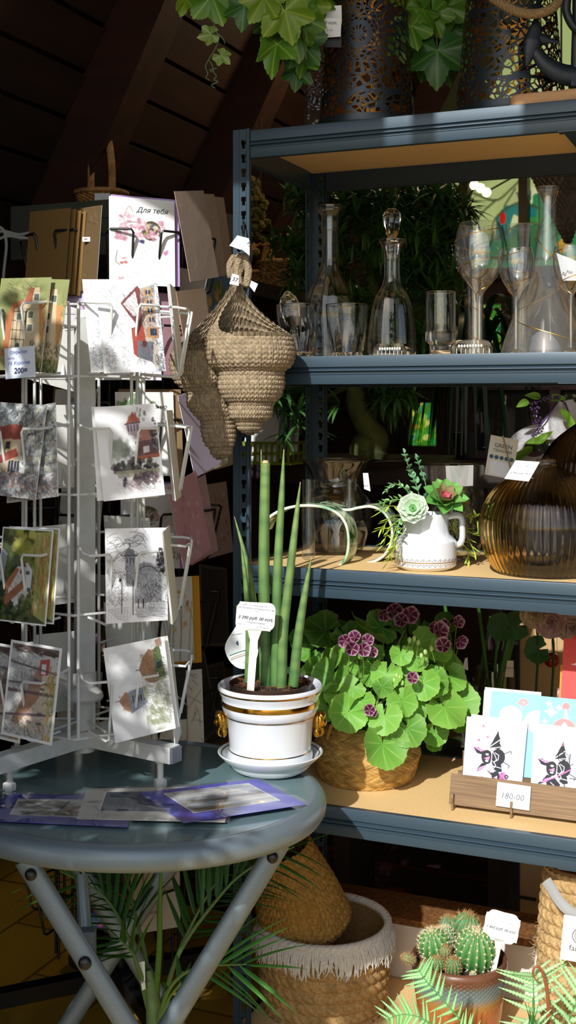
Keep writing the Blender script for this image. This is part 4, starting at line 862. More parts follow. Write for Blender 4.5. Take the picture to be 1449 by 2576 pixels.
# ================================================================ crocheted jute shells hanging on the post
JUTE=mat('jute_yarn','a6957a','8a7860',rough=.95,ns=300,vc=True,bump=.8,bs=500,spec=.2)
def knit(u,v):
    fu,fv=u%1,v%1
    def ov(cx,sl): 
        a=(fu-cx)-(fv-.5)*sl; b=fv-.5; return np.exp(-(a/.17)**2-(b/.50)**4)
    return np.maximum(ov(.28,-.28),ov(.72,.28))
def twist(u,v):
    fv=v%1; return np.abs(np.sin(PI*fv))**.5*(.5+.5*np.abs(np.sin(PI*(u+.9*fv+.37*np.floor(v))))**.7)
def ycol(u,v,seed,amp=.22):
    r=np.random.default_rng(seed); t=1-amp+amp*2*r.random((64,256)); k=t[(np.floor(v).astype(int)%64),(np.floor(u).astype(int)%256)]
    return np.stack([k,k,k],-1)
def shell(label,rows,apex,Y,th,nst,seed,hook):
    m=Y/F; c0=at(hook[0],hook[1],Y); o=thing('crochet_shell',label,'wall basket',c0,group='jute shells on the post')
    nu,nv=240,230; u=np.linspace(0,2*PI,nu,endpoint=False); t=np.linspace(0,1,nv)
    R=np.array(rows,float); s=spline(R,120); hi=np.array([math.cos(th),math.sin(th)])
    q=.5+.5*(np.cos(u)*hi[0]+np.sin(u)*hi[1]); q=q**2.2               # 1 at the hanging side
    P=np.zeros((nv,nu,3)); rad=np.zeros((nv,nu))
    hood=.30
    for i,tt in enumerate(t):
        if tt<hood:
            f=tt/hood; f2=f**.9; y0=rows[0][0]
            yy=(apex[1]+(y0-apex[1])*(1-q))*(1-f2)+rows[0][0]*f2+0*u
            yy=np.where(q<.02,y0-10*(1-f2),yy)
            k=(1-f2)*q
            cx=rows[0][1]*(1-k)+apex[0]*k; r=rows[0][2]*(1-.86*k)*(1-.04*(1-f2))
            xx=cx+r*np.cos(u); dd=r*np.sin(u)*.8*(1-.4*k)
            P[i,:,0]=(xx-CX)*m; P[i,:,1]=Y+dd*m; P[i,:,2]=H-(yy-HY)*m
        else:
            y,cx,r=s[min(119,int((tt-hood)/(1-hood)*119.99))]
            g=(tt-hood)/(1-hood)*119; j=min(118,int(g)); y,cx,r=s[j]*(1-g+j)+s[j+1]*(g-j)
            P[i,:,0]=(cx+r*np.cos(u)-CX)*m; P[i,:,1]=Y+r*np.sin(u)*.8*m; P[i,:,2]=H-(y-HY)*m
    du=np.roll(P,-1,1)-np.roll(P,1,1); dv=np.gradient(P,axis=0); N=np.cross(du,dv); N/= np.linalg.norm(N,axis=2,keepdims=True)+1e-9
    ctr=P.mean(1,keepdims=True); sg=np.sign((N*(P-ctr)).sum(2,keepdims=True).mean()); N*=sg
    L=np.concatenate([[0],np.cumsum(np.linalg.norm(np.diff(P,axis=0),axis=2).mean(1))]); st=.0105
    UU=np.broadcast_to(u/(2*PI)*nst,(nv,nu)); VV=np.broadcast_to((L/st*1.25)[:,None],(nv,nu))
    P=P+N*(knit(UU,VV)*.0042)[...,None]
    C=ycol(UU*2,VV,seed)
    mb=MB().grid(P-np.array(c0),C,wrap_u=True); b=mb.build('body',JUTE,o,angle=0)
    a=at(apex[0],apex[1]+8,Y+.035)-c0; hk=Vector((0,.04,0))
    for sx in (-1,1):
        pth=spline([a+Vector((sx*.006,0,0)),(a+hk)/2+Vector((sx*.010,0,0)),hk+Vector((sx*.003,0,-.004))],16); mb=MB()
        for k in range(3): 
            mb.tube([Vector(p)+Vector((.0042*math.cos(i*1.1+k*2.1),.0042*math.sin(i*1.1+k*2.1),0)) for i,p in enumerate(spline(pth,30))],.0036,6)
        mb.build('strap',JUTE,o)
    return o
R1=[(850,628,106),(885,631,110),(915,631,102),(930,631,84),(945,632,80),(972,632,80),(1000,632,68),(1010,631,55),(1022,631,52),(1045,630,50),(1058,628,34),(1068,628,30),(1080,628,24),(1090,630,5)]
shell('large jute crochet shell hanging in front of the other on the blue post',R1,(612,712),2.145,math.radians(118),44,1,(606,628))
R2=[(885,506,72),(915,506,76),(955,508,68),(975,515,56),(990,530,58),(1020,532,58),(1052,545,44),(1062,548,40),(1090,550,40),(1115,552,34),(1125,555,26),(1140,556,22),(1153,552,5)]
shell('smaller jute crochet shell hanging behind and left of the large one',R2,(590,690),2.19,math.radians(60),34,2,(592,632))
hk=thing('wire_hook','bent black wire hook through the post slots holding the jute shells','hook',at(610,600,2.22)); h0=hk.location
MB().tube([p-h0 for p in spline([at(612,555,2.262),at(612,560,2.240),at(613,590,2.225),at(608,622,2.175),at(600,632,2.17),at(598,620,2.18)],20)],.0018,8).build('wire',BK,hk)
TAG=mat('paper_tag','eef0f4',rough=.6)
def ptag(label,P,Y,txt=None,size=.01,tx=(0,0),rot=0,cat='price tag',name='price_tag',dy=(0,0,0,0),mt=None,group=None,col='2a2a34'):
    Q=[at(x,y,Y+d) for (x,y),d in zip(P,dy)]; c=sum(Q,Vector())/4; o=thing(name,label,cat,c,group=group)
    n=(Q[1]-Q[0]).cross(Q[3]-Q[0]).normalized()*.0006
    if n.y<0: n=-n
    V=[q-c for q in Q]+[q-c+n for q in Q]
    MB().add([tuple(v) for v in V],[(0,1,2,3),(7,6,5,4),(0,4,5,1),(1,5,6,2),(2,6,7,3),(3,7,4,0)]).build('paper',mt or TAG,o,smooth=False)
    if txt:
        ex=(Q[1]-Q[0]).normalized(); ez=(Q[0]-Q[3]); ez=(ez-ex*ez.dot(ex)).normalized(); ny=ez.cross(ex); 
        if ny.y<0: ny=-ny
        M=Matrix(((ex.x,ny.x,ez.x,0),(ex.y,ny.y,ez.y,0),(ex.z,ny.z,ez.z,0),(0,0,0,1)))
        for (b,sz,x,z,cc) in (txt if isinstance(txt,list) else [(txt,size,tx[0],tx[1],col)]): ink(o,b,sz,x,z,M@T(0,-.0009,0),cc,.1)
    return o
ptag('crumpled white tag at the hook above the jute shells',[(597,592),(627,600),(610,630),(577,618)],2.155)
ptag('folded white tag with pen stroke over the large shell strap',[(624,599),(628,606),(628,643),(602,622)],2.150,'У1',.009,(0,.002))
ptag('small white tag reading 37 beside the shell straps',[(585,688),(601,693),(600,719),(577,714)],2.13,'37',.010,(0,-.003))
ptag('white tag corner sticking out right of the large shell strap',[(632,706),(649,714),(640,735),(628,720)],2.165)
# ================================================================ glass on the second shelf
GL=glass('clear_glass',(.985,.99,.985),f0=.10,haze=.006)
GLT=glass('lead_glass',(.97,.98,.97),f0=.07)
RGL=glass('refracting_glass',(.985,.99,.985),1.46,thin=False,rough=.004)
GLH=glass('dusty_glass',(.97,.98,.97),f0=.09,haze=.028,rough=.02)
CRY=glass('crystal',(1,1,1),1.52,thin=False,rough=.004)
GLD=mat('gold_wire','c89a4a',rough=.25,metal=1)
def stand_at(px,shelf,d):
    p=shp(px,d); return Vector((p.x,p.y,SZ[shelf])),p.y/F
def rows2prof(rows,m,z0): return [(r*m,(H-(py-HY)*m)-z0) for py,r in rows]
def vessel(name,label,cat,px,shelf,d,rows,m_=None,mt=GL,mod=None,n=72,base=True,group=None,part='body',th=.0012,gm=1.0,fl=.004,ang=70):
    """rows: (pixel row, radius in pixels) from the rim down; the last row stands on the shelf"""
    p,m=stand_at(px,shelf,d); o=thing(name,label,cat,p,group=group)
    P=rows2prof(rows,m*gm,p.z); P[-1]=(P[-1][0],.0006)
    P=P[::-1]
    S=spline([(r,z,0) for r,z in P],max(40,len(P)*6)) if len(P)>3 else np.array([(r,z,0) for r,z in P])
    prof=[(max(.0005,r),z) for r,z,_ in S]
    pin=[(max(.0004,r-th),max(z,fl)) for r,z in prof if r-th>.0006]
    mb=MB().lathe([(.0004,.0006)]+prof+[(prof[-1][0]-th*.5,prof[-1][1]+th*.4)]+pin[::-1]+[(.0004,pin[0][1])],n,mod=mod,cap0=False)
    rr,zz_=prof[-1]; q=.0008; mb.lathe([(rr-th*.5+q*math.cos(t),zz_+q*math.sin(t)) for t in np.linspace(0,2*PI,9)],n,mod=mod,cap0=False)
    mb.build(part,mt,o,angle=ang); o['m']=m
    return o,prof
def spiral(o,prof,turns,z0,z1,a0,r=.0007,seed=0,n=90):
    zs=np.array([z for _,z in prof]); rs=np.array([q for q,_ in prof]); pts=[]
    for k in range(n):
        f=k/(n-1); z=z0+(z1-z0)*f; rr=np.interp(z,zs,rs)+.0004; a=a0+turns*2*PI*f; pts.append((rr*math.cos(a),rr*math.sin(a),z))
    return MB().tube(pts,r,6).build('gold_spiral',GLD,o)
panel=lambda k,a: (lambda th,z: 1-a*np.abs(np.sin(th*k/2)))
facet=lambda k: (lambda th,z: np.cos(PI/k)/np.cos((th%(2*PI/k))-PI/k)*1.0)
# tall decanter without stopper
vessel('decanter','tall clear decanter without stopper behind the two tumblers','decanter',829,1,.17,[(519,34),(526,33),(536,26),(545,21.5),(560,22),(580,22),(584,20.5),(640,19.5),(665,22),(690,30),(715,44),(745,57),(775,63),(805,63),(850,57),(898,49)],mt=RGL,mod=panel(10,.05),th=.002,n=120,ang=20)
# tumblers with petal cut
def tumbler(label,px,d=.055):
    o,p=vessel('tumbler',label,'glass',px,1,d,[(767,53.5),(775,53.4),(800,52),(825,50.5),(850,47),(872,43),(893,39)],mt=RGL,fl=.010,mod=lambda th,z: 1-.11*np.clip((.075-z)/.05,0,1)*np.abs(np.sin(th*5+z*14)),th=.0022,n=160,ang=25,group='cut tumblers')
    return o
t1=tumbler('cut glass tumbler holding a loose stopper beside the jute shell',748); t2=tumbler('empty cut glass tumbler before the tall decanter',873)
st=thing('stopper','loose pointed crystal stopper standing in the tumbler nearest the shells','stopper',t1.location+Vector((0,0,.016)),rot=(0,math.radians(-10),0))
MB().lathe([(.004,.0),(.006,.002),(.007,.025),(.008,.044),(.012,.052),(.0175,.068),(.0195,.080),(.0185,.092),(.013,.104),(.006,.112),(.0006,.1155)],10,mod=None,cap0=True).build('body',CRY,st,angle=25)
# decanter with stopper
o,_=vessel('decanter','paneled clear decanter closed with a tall faceted stopper','decanter',986,1,.085,[(604,34),(609,33),(618,27),(630,22),(650,20),(690,20),(710,23),(730,32),(748,43),(775,51),(810,57),(850,61.5),(880,62),(898,58)],mt=RGL,mod=panel(12,.055),th=.002,n=144,ang=20)
m=o['m']; zz2=lambda py: H-(py-HY)*m-o.location.z
MB().lathe([(12*m,zz2(650)),(17*m,zz2(612)),(17*m,zz2(606)),(10*m,zz2(600)),(15*m,zz2(590)),(19*m,zz2(572)),(23*m,zz2(548)),(23*m,zz2(541)),(17*m,zz2(529)),(9*m,zz2(525)),(.001,zz2(525))],8,cap0=True).build('stopper',CRY,o,angle=15)
# cut crystal dishes
def dish(label,px,d,w,h,z0=0):
    p,m=stand_at(px,1,d); o=thing('crystal_dish',label,'dish',p,rz=HR,group='crystal dishes')
    c=.20*w; pts=[(-w/2,0),(w/2,0),(w/2,h*.55),(w/2-c*.55,h*.97),(w/2-c*1.1,h),(-w/2+c*1.1,h),(-w/2+c*.55,h*.97),(-w/2,h*.55)]
    mb=MB().prism(pts,.030,T(0,-.015,.001)); mb.build('body',CRY,o,smooth=False)
    fr=mat('frosted_cut','f2f1ea',rough=.35,trans=.5)
    mb=MB()
    for k in range(9): mb.ball((-.3*w+.6*w*k/8,-.0152,h*.62),(.0022,.0008,.0030),8,6)
    mb.build('cut_beads',fr,o)
    mb=MB()
    for k in range(7):
        mb.box((-.36*w+.72*w*k/6,-.0153,h*.28),(.0012,.0007,h*.36),None)
    mb.build('cut_grooves',fr,o,smooth=False); return o
dish('small cut crystal dish before the stoppered decanter',987,.022,88*.000705,.022); dish('wider cut crystal dish below the large gold-spiral wine glass',1188,.022,97*.00068,.0258)
# footed highball
o,_=vessel('highball_glass','straight clear footed highball glass between the two crystal dishes','glass',1108,1,.06,[(735,38),(745,38),(800,38),(845,38),(858,37)]+[(862,34),(868,28),(880,27),(898,29)],mt=RGL,fl=.045,th=.0018,mod=lambda th,z: 1-.03*np.abs(np.sin(th*4))*(z<.05))
# wine glasses with gold spirals
def wine(label,px,d,rows,sp,group='gold-spiral wine glasses'):
    o,p=vessel('wine_glass',label,'glass',px,1,d,rows,mt=GL,th=.0009,group=group)
    m=o['m']; zt=H-(rows[0][0]-HY)*m-o.location.z
    spiral(o,p,*sp(zt)); return o
wine('large wine glass with gold spiral above the crystal dish',1206,.10,[(562,50),(575,54),(600,60),(640,63),(670,57),(700,42),(720,26),(735,14),(750,9),(780,7.5),(840,7),(885,8),(893,20),(901,38)],lambda z:(2.6,z*.42,z*.97,2.4))
wine('small wine glass with gold spiral before the conical carafe',1298,.055,[(627,40),(640,43),(660,44),(685,41),(710,33),(728,21),(742,11),(760,7.5),(800,6),(870,6.5),(884,14),(894,29)],lambda z:(1.6,z*.52,z*.96,1.0))
wg=wine('small wine glass with a paper slip inside, at the edge of the shelf',1436,.045,[(620,41),(634,43.5),(655,44.5),(680,41),(706,33),(724,21),(738,11),(758,7.5),(800,6),(868,6.5),(880,14),(892,29)],lambda z:(1.6,z*.52,z*.96,.2))
ptag('folded white price slip standing inside the edge wine glass',[(1400,636),(1449,656),(1449,706),(1416,706)],shp(1436,.045).y-.012,[('руб',.006,.004,-.006,'6a6a78'),('50',.008,-.004,-.014,'6a6a78')],dy=(0,.006,.006,0))
# carafe, tall vases behind
o,p=vessel('carafe','tall conical clear carafe with gold spiral and long narrow neck','carafe',1377,1,.145,[(472,29),(478,27),(490,24),(520,22),(560,23),(600,26),(640,31),(680,42),(720,57),(760,73),(800,88),(850,106),(897,120)],mt=GLH,th=.0016,n=96)
zt=H-(472-HY)*o['m']-o.location.z; spiral(o,p,-1.9,.02,zt*.98,-.9,.0008)
o,p=vessel('flute_vase','slim clear trumpet vase with gold spiral behind the large wine glass','vase',1196,1,.22,[(585,48),(600,44),(640,32),(680,25),(740,22),(820,21),(880,22),(905,30)],th=.001); spiral(o,p,-3.2,.02,.20,.5,.0007)
vessel('flute_vase','clear trumpet vase behind the small wine glass and carafe','vase',1312,1,.25,[(569,52),(580,49),(620,40),(680,31),(760,26),(860,26),(908,32)],th=.001)
# ================================================================ third shelf
# flared vase at the back
o,p=vessel('flared_vase','clear flared vase with wide rim behind the green ceramic loops','vase',846,2,.27,[(1156,88),(1160,86),(1180,71),(1205,59),(1222,58),(1240,72),(1262,87),(1290,92),(1325,88),(1360,75),(1395,60),(1412,55)],mt=GLT,th=.002)
ptag('white price tag stuck on the flared vase neck',[(913,1190),(926,1190),(932,1236),(916,1230)],shp(846,.27).y-.064,'коп.',.006,(0,-.01))
# ceramic loops with two glass tubes
CER=mat('green_glaze','e4e8d2','6fae86',rough=.2,ns=30,vc=False,coat=.5,lo=.45,hi=.7)
CED=mat('crackle_glaze','2c5a3a','c8d8b0',rough=.25,ns=45,coat=.5,lo=.42,hi=.58)
YC=shp(800,.10).y; lp=Vector(shp(800,.10)); lp.z=SZ[2]
cl=thing('loop_vase','green glazed ceramic ribbon in two loops holding two glass tubes','vase',lp)
def ribbon(path,w0,w1,dY,name):
    pts=spline(path,70); m=YC/F; n=len(pts); mb=MB(); V=[]
    th=.0045
    tg=np.gradient(pts,axis=0); nr=np.stack([-tg[:,1],tg[:,0]],-1); nr/=np.linalg.norm(nr,axis=1,keepdims=True)
    out=[]
    for (x,y),q,f in zip(pts,nr,np.linspace(0,1,n)):
        ring=[]
        for s,d in ((-.5,w0),(.5,w0),(.5,w1),(-.5,w1)):
            xx=(x-CX)*m+q[0]*s*th; z=H-(y-HY)*m-q[1]*s*th; ring.append((xx-lp.x+(d+dY)*.36,d+dY,z-lp.z))
        out.append(ring)
    G=np.array(out)
    V=G.reshape(-1,3); Fs=[]
    for i in range(n-1):
        for k in range(4): Fs.append((i*4+k,i*4+(k+1)%4,(i+1)*4+(k+1)%4,(i+1)*4+k))
    mb.add(V,Fs); return mb.build(name,CED,cl,angle=50),G
b1,G1=ribbon([(712,1427),(760,1430),(820,1430),(858,1424),(882,1398),(889,1360),(884,1320),(866,1292),(836,1275),(800,1269),(760,1270),(722,1280),(690,1300),(672,1332)],-.030,.020,0,'ribbon')
b2,G2=ribbon([(800,1268),(840,1281),(872,1284),(900,1278),(930,1276),(960,1290),(978,1318),(982,1350),(972,1385),(950,1408),(915,1420),(870,1424),(800,1424),(740,1422)],-.018,.030,.03,'ribbon')
for G,nm in ((G1,'glazed_edge'),(G2,'glazed_edge')):
    e=(G[:,0]+G[:,1])/2-np.array([0,.0004,0]); MB().tube([tuple(q) for q in e],.0027,8).build(nm,CER,cl)
for cx,yt,yb,dy in ((776,1206,1420,-.004),(879,1206,1385,.035)):
    m=(YC+dy)/F; x=(cx-CX)*m-lp.x; z0=max(.006,H-(yb-HY)*m-lp.z); z1=H-(yt-HY)*m-lp.z; r=16.5*m
    MB().lathe([(.0005,z0),(r*.8,z0+.001),(r,z0+.005),(r,z1),(r-.0009,z1),(r-.0009,z0+.005),(.0005,z0+.003)],32,c=(x,dy,0),cap0=False).build('glass_tube',GLT,cl)
# white mug with printed border
mg,p=None,None
mp,mm=stand_at(1071,2,.10); mo=thing('mug','white porcelain mug with brown and gold lace border near the shelf edge','mug',mp)
rows=[(1292,57),(1300,57),(1325,57),(1342,60),(1352,70),(1358,76),(1366,77),(1395,77),(1414,77),(1422,74),(1430,62),(1434,58),(1440,57),(1445,57)]
P=rows2prof(rows,mm,mp.z); P[-1]=(P[-1][0],.0006); P=P[::-1]
prof=[(max(.0005,r),z) for r,z,_ in spline([(r,z,0) for r,z in P],60)]
MB().lathe([(.001,.004),(prof[0][0]-.004,.003),(prof[0][0]-.002,.0006)]+prof+[(prof[-1][0]-.0012,prof[-1][1]+.001),(prof[-1][0]-.003,prof[-1][1]-.002),(prof[-1][0]-.004,prof[-1][1]-.03),(.045,.02),(.001,.012)],96,cap0=False).build('body',PORC,mo,angle=60)
X=lambda px: (px-CX)*mm-mp.x
Zm=lambda py: H-(py-HY)*mm-mp.z
MB().tube(spline([(X(1118),0,Zm(1302)),(X(1145),0,Zm(1297)),(X(1160),0,Zm(1302)),(X(1163),0,Zm(1330)),(X(1162),0,Zm(1358)),(X(1152),0,Zm(1370)),(X(1132),0,Zm(1370)),(X(1120),0,Zm(1366))],40),.0058,12,flat=1.7,up=(0,1,0)).build('handle',PORC,mo)
zr1,zr0=Zm(1398),Zm(1417); rr=77*mm+.0003
MB().lathe([(rr,(zr1+zr0)/2-.0009),(rr,(zr1+zr0)/2+.0009)],96,cap0=False).build('gold_line',mat('dull_gold','b08a50',rough=.4,metal=.6),mo)
mb=MB(); nrep=34
def onmug(a,z,e=.0003): return ((rr+e)*math.cos(a),(rr+e)*math.sin(a),z)
for k in range(nrep):
    a0=2*PI*k/nrep; w=2*PI/nrep
    for s in (-1,1):
        zc=(zr1+zr0)/2
        mb.tube([onmug(a0+w*f,zc+s*(.0022+.0042*abs(math.sin(PI*f)))) for f in np.linspace(0,1,9)],.00022,4)
        for f,dz,r in ((.5,.0038,.0009),(.36,.0026,.0006),(.64,.0026,.0006),(.5,.0022,.0005)):
            mb.ball(onmug(a0+w*f,zc+s*dz,-.0001),(r*.7,r*.7,r),6,4)
mb.build('lace_border',mat('brown_print','5a3026',rough=.4),mo)
# succulent arrangement in the mug
su=thing('artificial_succulents','artificial succulents and trailing greenery filling the white mug','plant',mp+Vector((0,0,Zm(1300)-.004))); s0=su.location; Ys=mp.y
LEAFV=mat('leaf_colour','ffffff',vc=True,rough=.5,spec=.35,tl=.22)
def leafgrid(L,W,tip=.5,cup=.0,bend=.0,n=7,m=5,base='6fae5a',edge='a8d08a',pt=1.4,thick=0):
    """a pointed oval leaf in its own frame: x across, y along, z up"""
    G=np.zeros((n,m,3)); C=np.zeros((n,m,3)); t=np.linspace(0,1,n); s=np.linspace(-1,1,m)
    prof=np.sin(PI*np.clip(t,0,1)**tip)**.8; prof[0]=.18; prof[-1]=.02
    G[...,0]=s[None,:]*prof[:,None]*W/2; G[...,1]=(t*L)[:,None]; G[...,2]=cup*(s[None,:]**2)*prof[:,None]*W+bend*(t**2)[:,None]*L
    a,b=lin(base),lin(edge); f=np.clip(np.abs(s[None,:])*.6+.5*t[:,None]**2,0,1)[...,None]; C=a*(1-f)+b*f
    return G,C
def place(mb,G,C,M,k=1.0): 
    A=np.array(M); V=G@A[:3,:3].T+A[:3,3]; mb.grid(V,np.clip(C*k,0,1))
def aim(p,dirv,roll=0,up=(0,0,1)):
    y=Vector(dirv).normalized(); z=Vector(up); z=(z-y*z.dot(y)); z=z.normalized() if z.length>1e-6 else y.orthogonal().normalized(); x=y.cross(z)
    M=Matrix(((x.x,y.x,z.x,p[0]),(x.y,y.y,z.y,p[1]),(x.z,y.z,z.z,p[2]),(0,0,0,1))); return M@Matrix.Rotation(roll,4,'Y')
def rosette(c,ax,R,layers,cols,tip=.62,cup=.35,wd=.75):
    ax=Vector(ax).normalized(); e1=ax.orthogonal().normalized(); e2=ax.cross(e1); mb=MB()
    for li,(n,r,el) in enumerate(layers):
        for k in range(n):
            a=2*PI*(k+.5*li)/n+rnd.uniform(-.1,.1); d=(e1*math.cos(a)+e2*math.sin(a))*math.cos(el)+ax*math.sin(el)
            b,e=cols[min(li,len(cols)-1)]; G,C=leafgrid(R*r,R*r*wd,tip,cup,.12,9,7,b,e); place(mb,G,C,aim(c,d,0,ax),rnd.uniform(.9,1.05))
    return mb
def sp_at(px,py,dy): return at(px,py,Ys+dy)-s0
c=sp_at(1040,1281,-.052); rosette(c,(-.25,-1,.35),.030,[(8,1,.15),(7,.92,.4),(6,.75,.7),(5,.5,1.0),(4,.3,1.25)],[('a9cfae','dfe6d6'),('b4d8b4','e4e4d8'),('b8e0b8','d8eccc'),('a8dca0','c8ecb8')],1.7,.25,.95).build('pale_rosette',LEAFV,su)
c=sp_at(1117,1262,-.020); rosette(c,(.1,-.75,.75),.046,[(7,1,.2),(6,.95,.55),(6,.78,.85),(5,.55,1.05),(4,.36,1.3)],[('5f9e44','7ab85a'),('6aa050','8ab862'),('b8706a','8aa060'),('d8767e','c06a70'),('c8606c','e08a90')],.9,.3,.66).build('red_rosette',LEAFV,su)
def sprig(path,dys,n,L,W,base,edge,nm,tip=.72,spread=1.0):
    pts=[sp_at(x,y,d) for (x,y),d in zip(path,dys)]; S=spline(pts,26); mb=MB(); mb.tube(S,.0009,5,lin('7fae74'))
    for k in range(n):
        f=(k+.6)/n; i=min(24,int(f*25)); p=Vector(S[i]); t=(Vector(S[i+1])-p).normalized(); s=t.orthogonal().normalized()
        for sg in (-1,1):
            d=(Matrix.Rotation(rnd.uniform(0,6.28),3,t)@s)*spread+t*.8; q=1-.45*f
            G,C=leafgrid(L*q,W*q,tip,.25,.15,8,5,base,edge); place(mb,G,C,aim(p,d,rnd.uniform(-.5,.5)),rnd.uniform(.8,1.15))
    G,C=leafgrid(L*.6,W*.5,tip,.3,.1,8,5,edge,edge); place(mb,G,C,aim(S[-1],Vector(S[-1])-Vector(S[-3])))
    mb.build(nm,LEAFV,su)
sprig([(1062,1270),(1045,1215),(1030,1180),(1017,1140)],[-.01,-.015,-.02,-.03],8,.017,.014,'4f8f62','8fc08a','eucalyptus_sprig')
sprig([(1075,1265),(1070,1215),(1058,1180),(1048,1152)],[0,0,0,-.01],7,.016,.013,'4f8f62','7fb58a','eucalyptus_sprig')
sprig([(1050,1270),(1020,1230),(990,1218),(970,1236)],[-.01,-.02,-.025,-.03],9,.014,.010,'6fae6a','a8d898','eucalyptus_sprig')
sprig([(1050,1280),(1010,1258),(980,1260),(955,1268)],[-.01,-.03,-.03,-.03],8,.016,.011,'7ab85a','b8dc8a','eucalyptus_sprig')
sprig([(1045,1285),(1012,1300),(1000,1330),(995,1360)],[-.03,-.05,-.055,-.055],9,.013,.009,'7fb880','a8d8a0','trailing_sprig')
def strands(L,nm):
    mb=MB()
    for path,dys in L:
        S=spline([sp_at(x,y,d) for (x,y),d in zip(path,dys)],22); mb.tube(S,.0008,5,lin('9ab84a'))
        for k in range(3,22,2):
            p=Vector(S[k]); t=(Vector(S[k])-Vector(S[k-1])).normalized(); d=t*.8+Vector((rnd.uniform(-1,1),rnd.uniform(-.8,.3),rnd.uniform(-.4,.4))); G,C=leafgrid(.019,.0042,.9,.3,.2,6,4,'9ab83c','c8dc5a'); place(mb,G,C,aim(p,d),rnd.uniform(.85,1.1))
    mb.build(nm,LEAFV,su)
strands([([(1040,1290),(1000,1275),(975,1275),(955,1290)],[-.03]*4),([(1040,1295),(1000,1310),(975,1340),(965,1370)],[-.03,-.04,-.05,-.05]),([(1030,1300),(995,1330),(985,1380),(975,1415)],[-.04,-.055,-.06,-.06]),([(1030,1300),(985,1300),(968,1320),(958,1330)],[-.04,-.05,-.05,-.05]),([(1025,1310),(998,1350),(990,1385),(992,1400)],[-.04,-.06,-.065,-.06])],'trailing_strands')
strands([([(1120,1295),(1165,1300),(1190,1300),(1205,1296)],[.02,.03,.03,.03]),([(1125,1300),(1165,1335),(1185,1370),(1192,1385)],[.03,.035,.035,.035]),([(1125,1300),(1170,1330),(1195,1345),(1205,1330)],[.03]*4),([(1120,1300),(1150,1350),(1172,1380),(1180,1408)],[.04]*4)],'trailing_strands')
# bubble tumbler vase behind the mug
def bub(th,z): return 1+.055*np.abs(np.sin(th*6+np.floor(z/.028)*PI/2)*np.sin(z/.028*PI))*(z<.13)
o,p=vessel('bubble_vase','clear vase with bubbled wall and label behind the white mug','vase',1146,2,.25,[(1169,70),(1172,71),(1200,70),(1240,69),(1300,68),(1350,66),(1385,62),(1400,56),(1413,40)],mt=GLT,th=.0024,mod=bub,n=120)
ptag('greyish label stuck on the bubbled vase seen through the glass',[(1121,1172),(1191,1170),(1190,1222),(1124,1226)],shp(1146,.25).y-.052,mt=mat('grey_label','9a9894',rough=.6))
# ribbed vases
RVC=bpy.data.materials.new('tinted_glass'); RVC.use_nodes=True
_n=RVC.node_tree.nodes; _n.remove(_n['Principled BSDF']); _g=_n.new('ShaderNodeBsdfGlass'); _g.inputs['IOR'].default_value=1.45; _a=_n.new('ShaderNodeAttribute'); _a.attribute_name='Col'
RVC.node_tree.links.new(_a.outputs['Color'],_g.inputs[0]); RVC.node_tree.links.new(_g.outputs[0],_n['Material Output'].inputs[0])
def ribbed(label,px,d,rows,colf,n=300,ribs=56,amp=.018,name='ribbed_vase',shelf=2):
    p,m=stand_at(px,shelf,d); o=thing(name,label,'vase',p,group=None)
    P=rows2prof(rows,m,p.z)[::-1]; P[0]=(P[0][0],.0006)
    S=[(max(.001,r),z) for r,z,_ in spline([(r,z,0) for r,z in P],64)]
    e=.0028; k=len(S); pr=[(.0006,.0006)]+S+[(S[-1][0]-e/2,S[-1][1]+.001)]+[(max(.0006,r-e),max(z,.004)) for r,z in S[::-1]]+[(.0006,.004)]
    ia=np.arange(len(pr))
    mb=MB().lathe(pr,n,mod=lambda th,z: 1+amp*(np.abs(np.cos(th*ribs/2))-.6)*((np.arange(len(pr))<=k)[:,None])*(z>.004),cap0=False)
    mb.C[0][:,:3]=colf(mb.V[0],m); mb.build('body',RVC,o,angle=70)
    return o,m
def amb_sun(V,m):
    a=lin('e8b050'); b=lin('dcd2c6'); f=np.clip((V[:,0]+.058)/.012,0,1)[:,None]; c=a*(1-f)+b*f; g=np.clip(.75+.25*(V[:,2:3]/.18),0,1); return c**.24  # left side carries painted sun glow; the glass itself is amber-grey
ribbed('large round ribbed amber-grey glass vase with price tag at the shelf edge',1373,2,[(1157,25),(1163,24),(1170,27),(1180,46),(1200,90),(1225,124),(1260,150),(1300,164),(1340,165),(1385,155),(1420,138),(1442,118),(1455,104)],amb_sun) if False else None
va,vm=ribbed('large round ribbed amber-grey glass vase with price tag at the shelf edge',1373,.135,[(1157,25),(1163,24),(1170,27),(1180,46),(1200,90),(1225,124),(1260,150),(1300,164),(1340,165),(1385,155),(1420,138),(1442,118),(1452,104)],amb_sun)
ribbed('dark smoky ribbed glass vase behind the amber one',1490,.285,[(1050,30),(1060,32),(1080,60),(1110,95),(1150,122),(1200,136),(1250,138),(1310,128),(1370,105),(1420,80)],lambda V,m: np.ones((len(V),3))*lin('c4b8aa'))
Yv=va.location.y
ptag('white price tag reading 2790 roubles stuck on the amber vase',[(1297,1158),(1358,1162),(1330,1211),(1269,1204)],Yv-.105,[('2 790 руб. 00 коп.',.0053,.000,-.009,'3a3a44'),('Ваза стеклянная',.0040,0,.009,'8a8a94'),('цена за 1 шт. 10.12.2023',.0032,0,-.0175,'a0a0a8')],dy=(.03,.03,0,0))
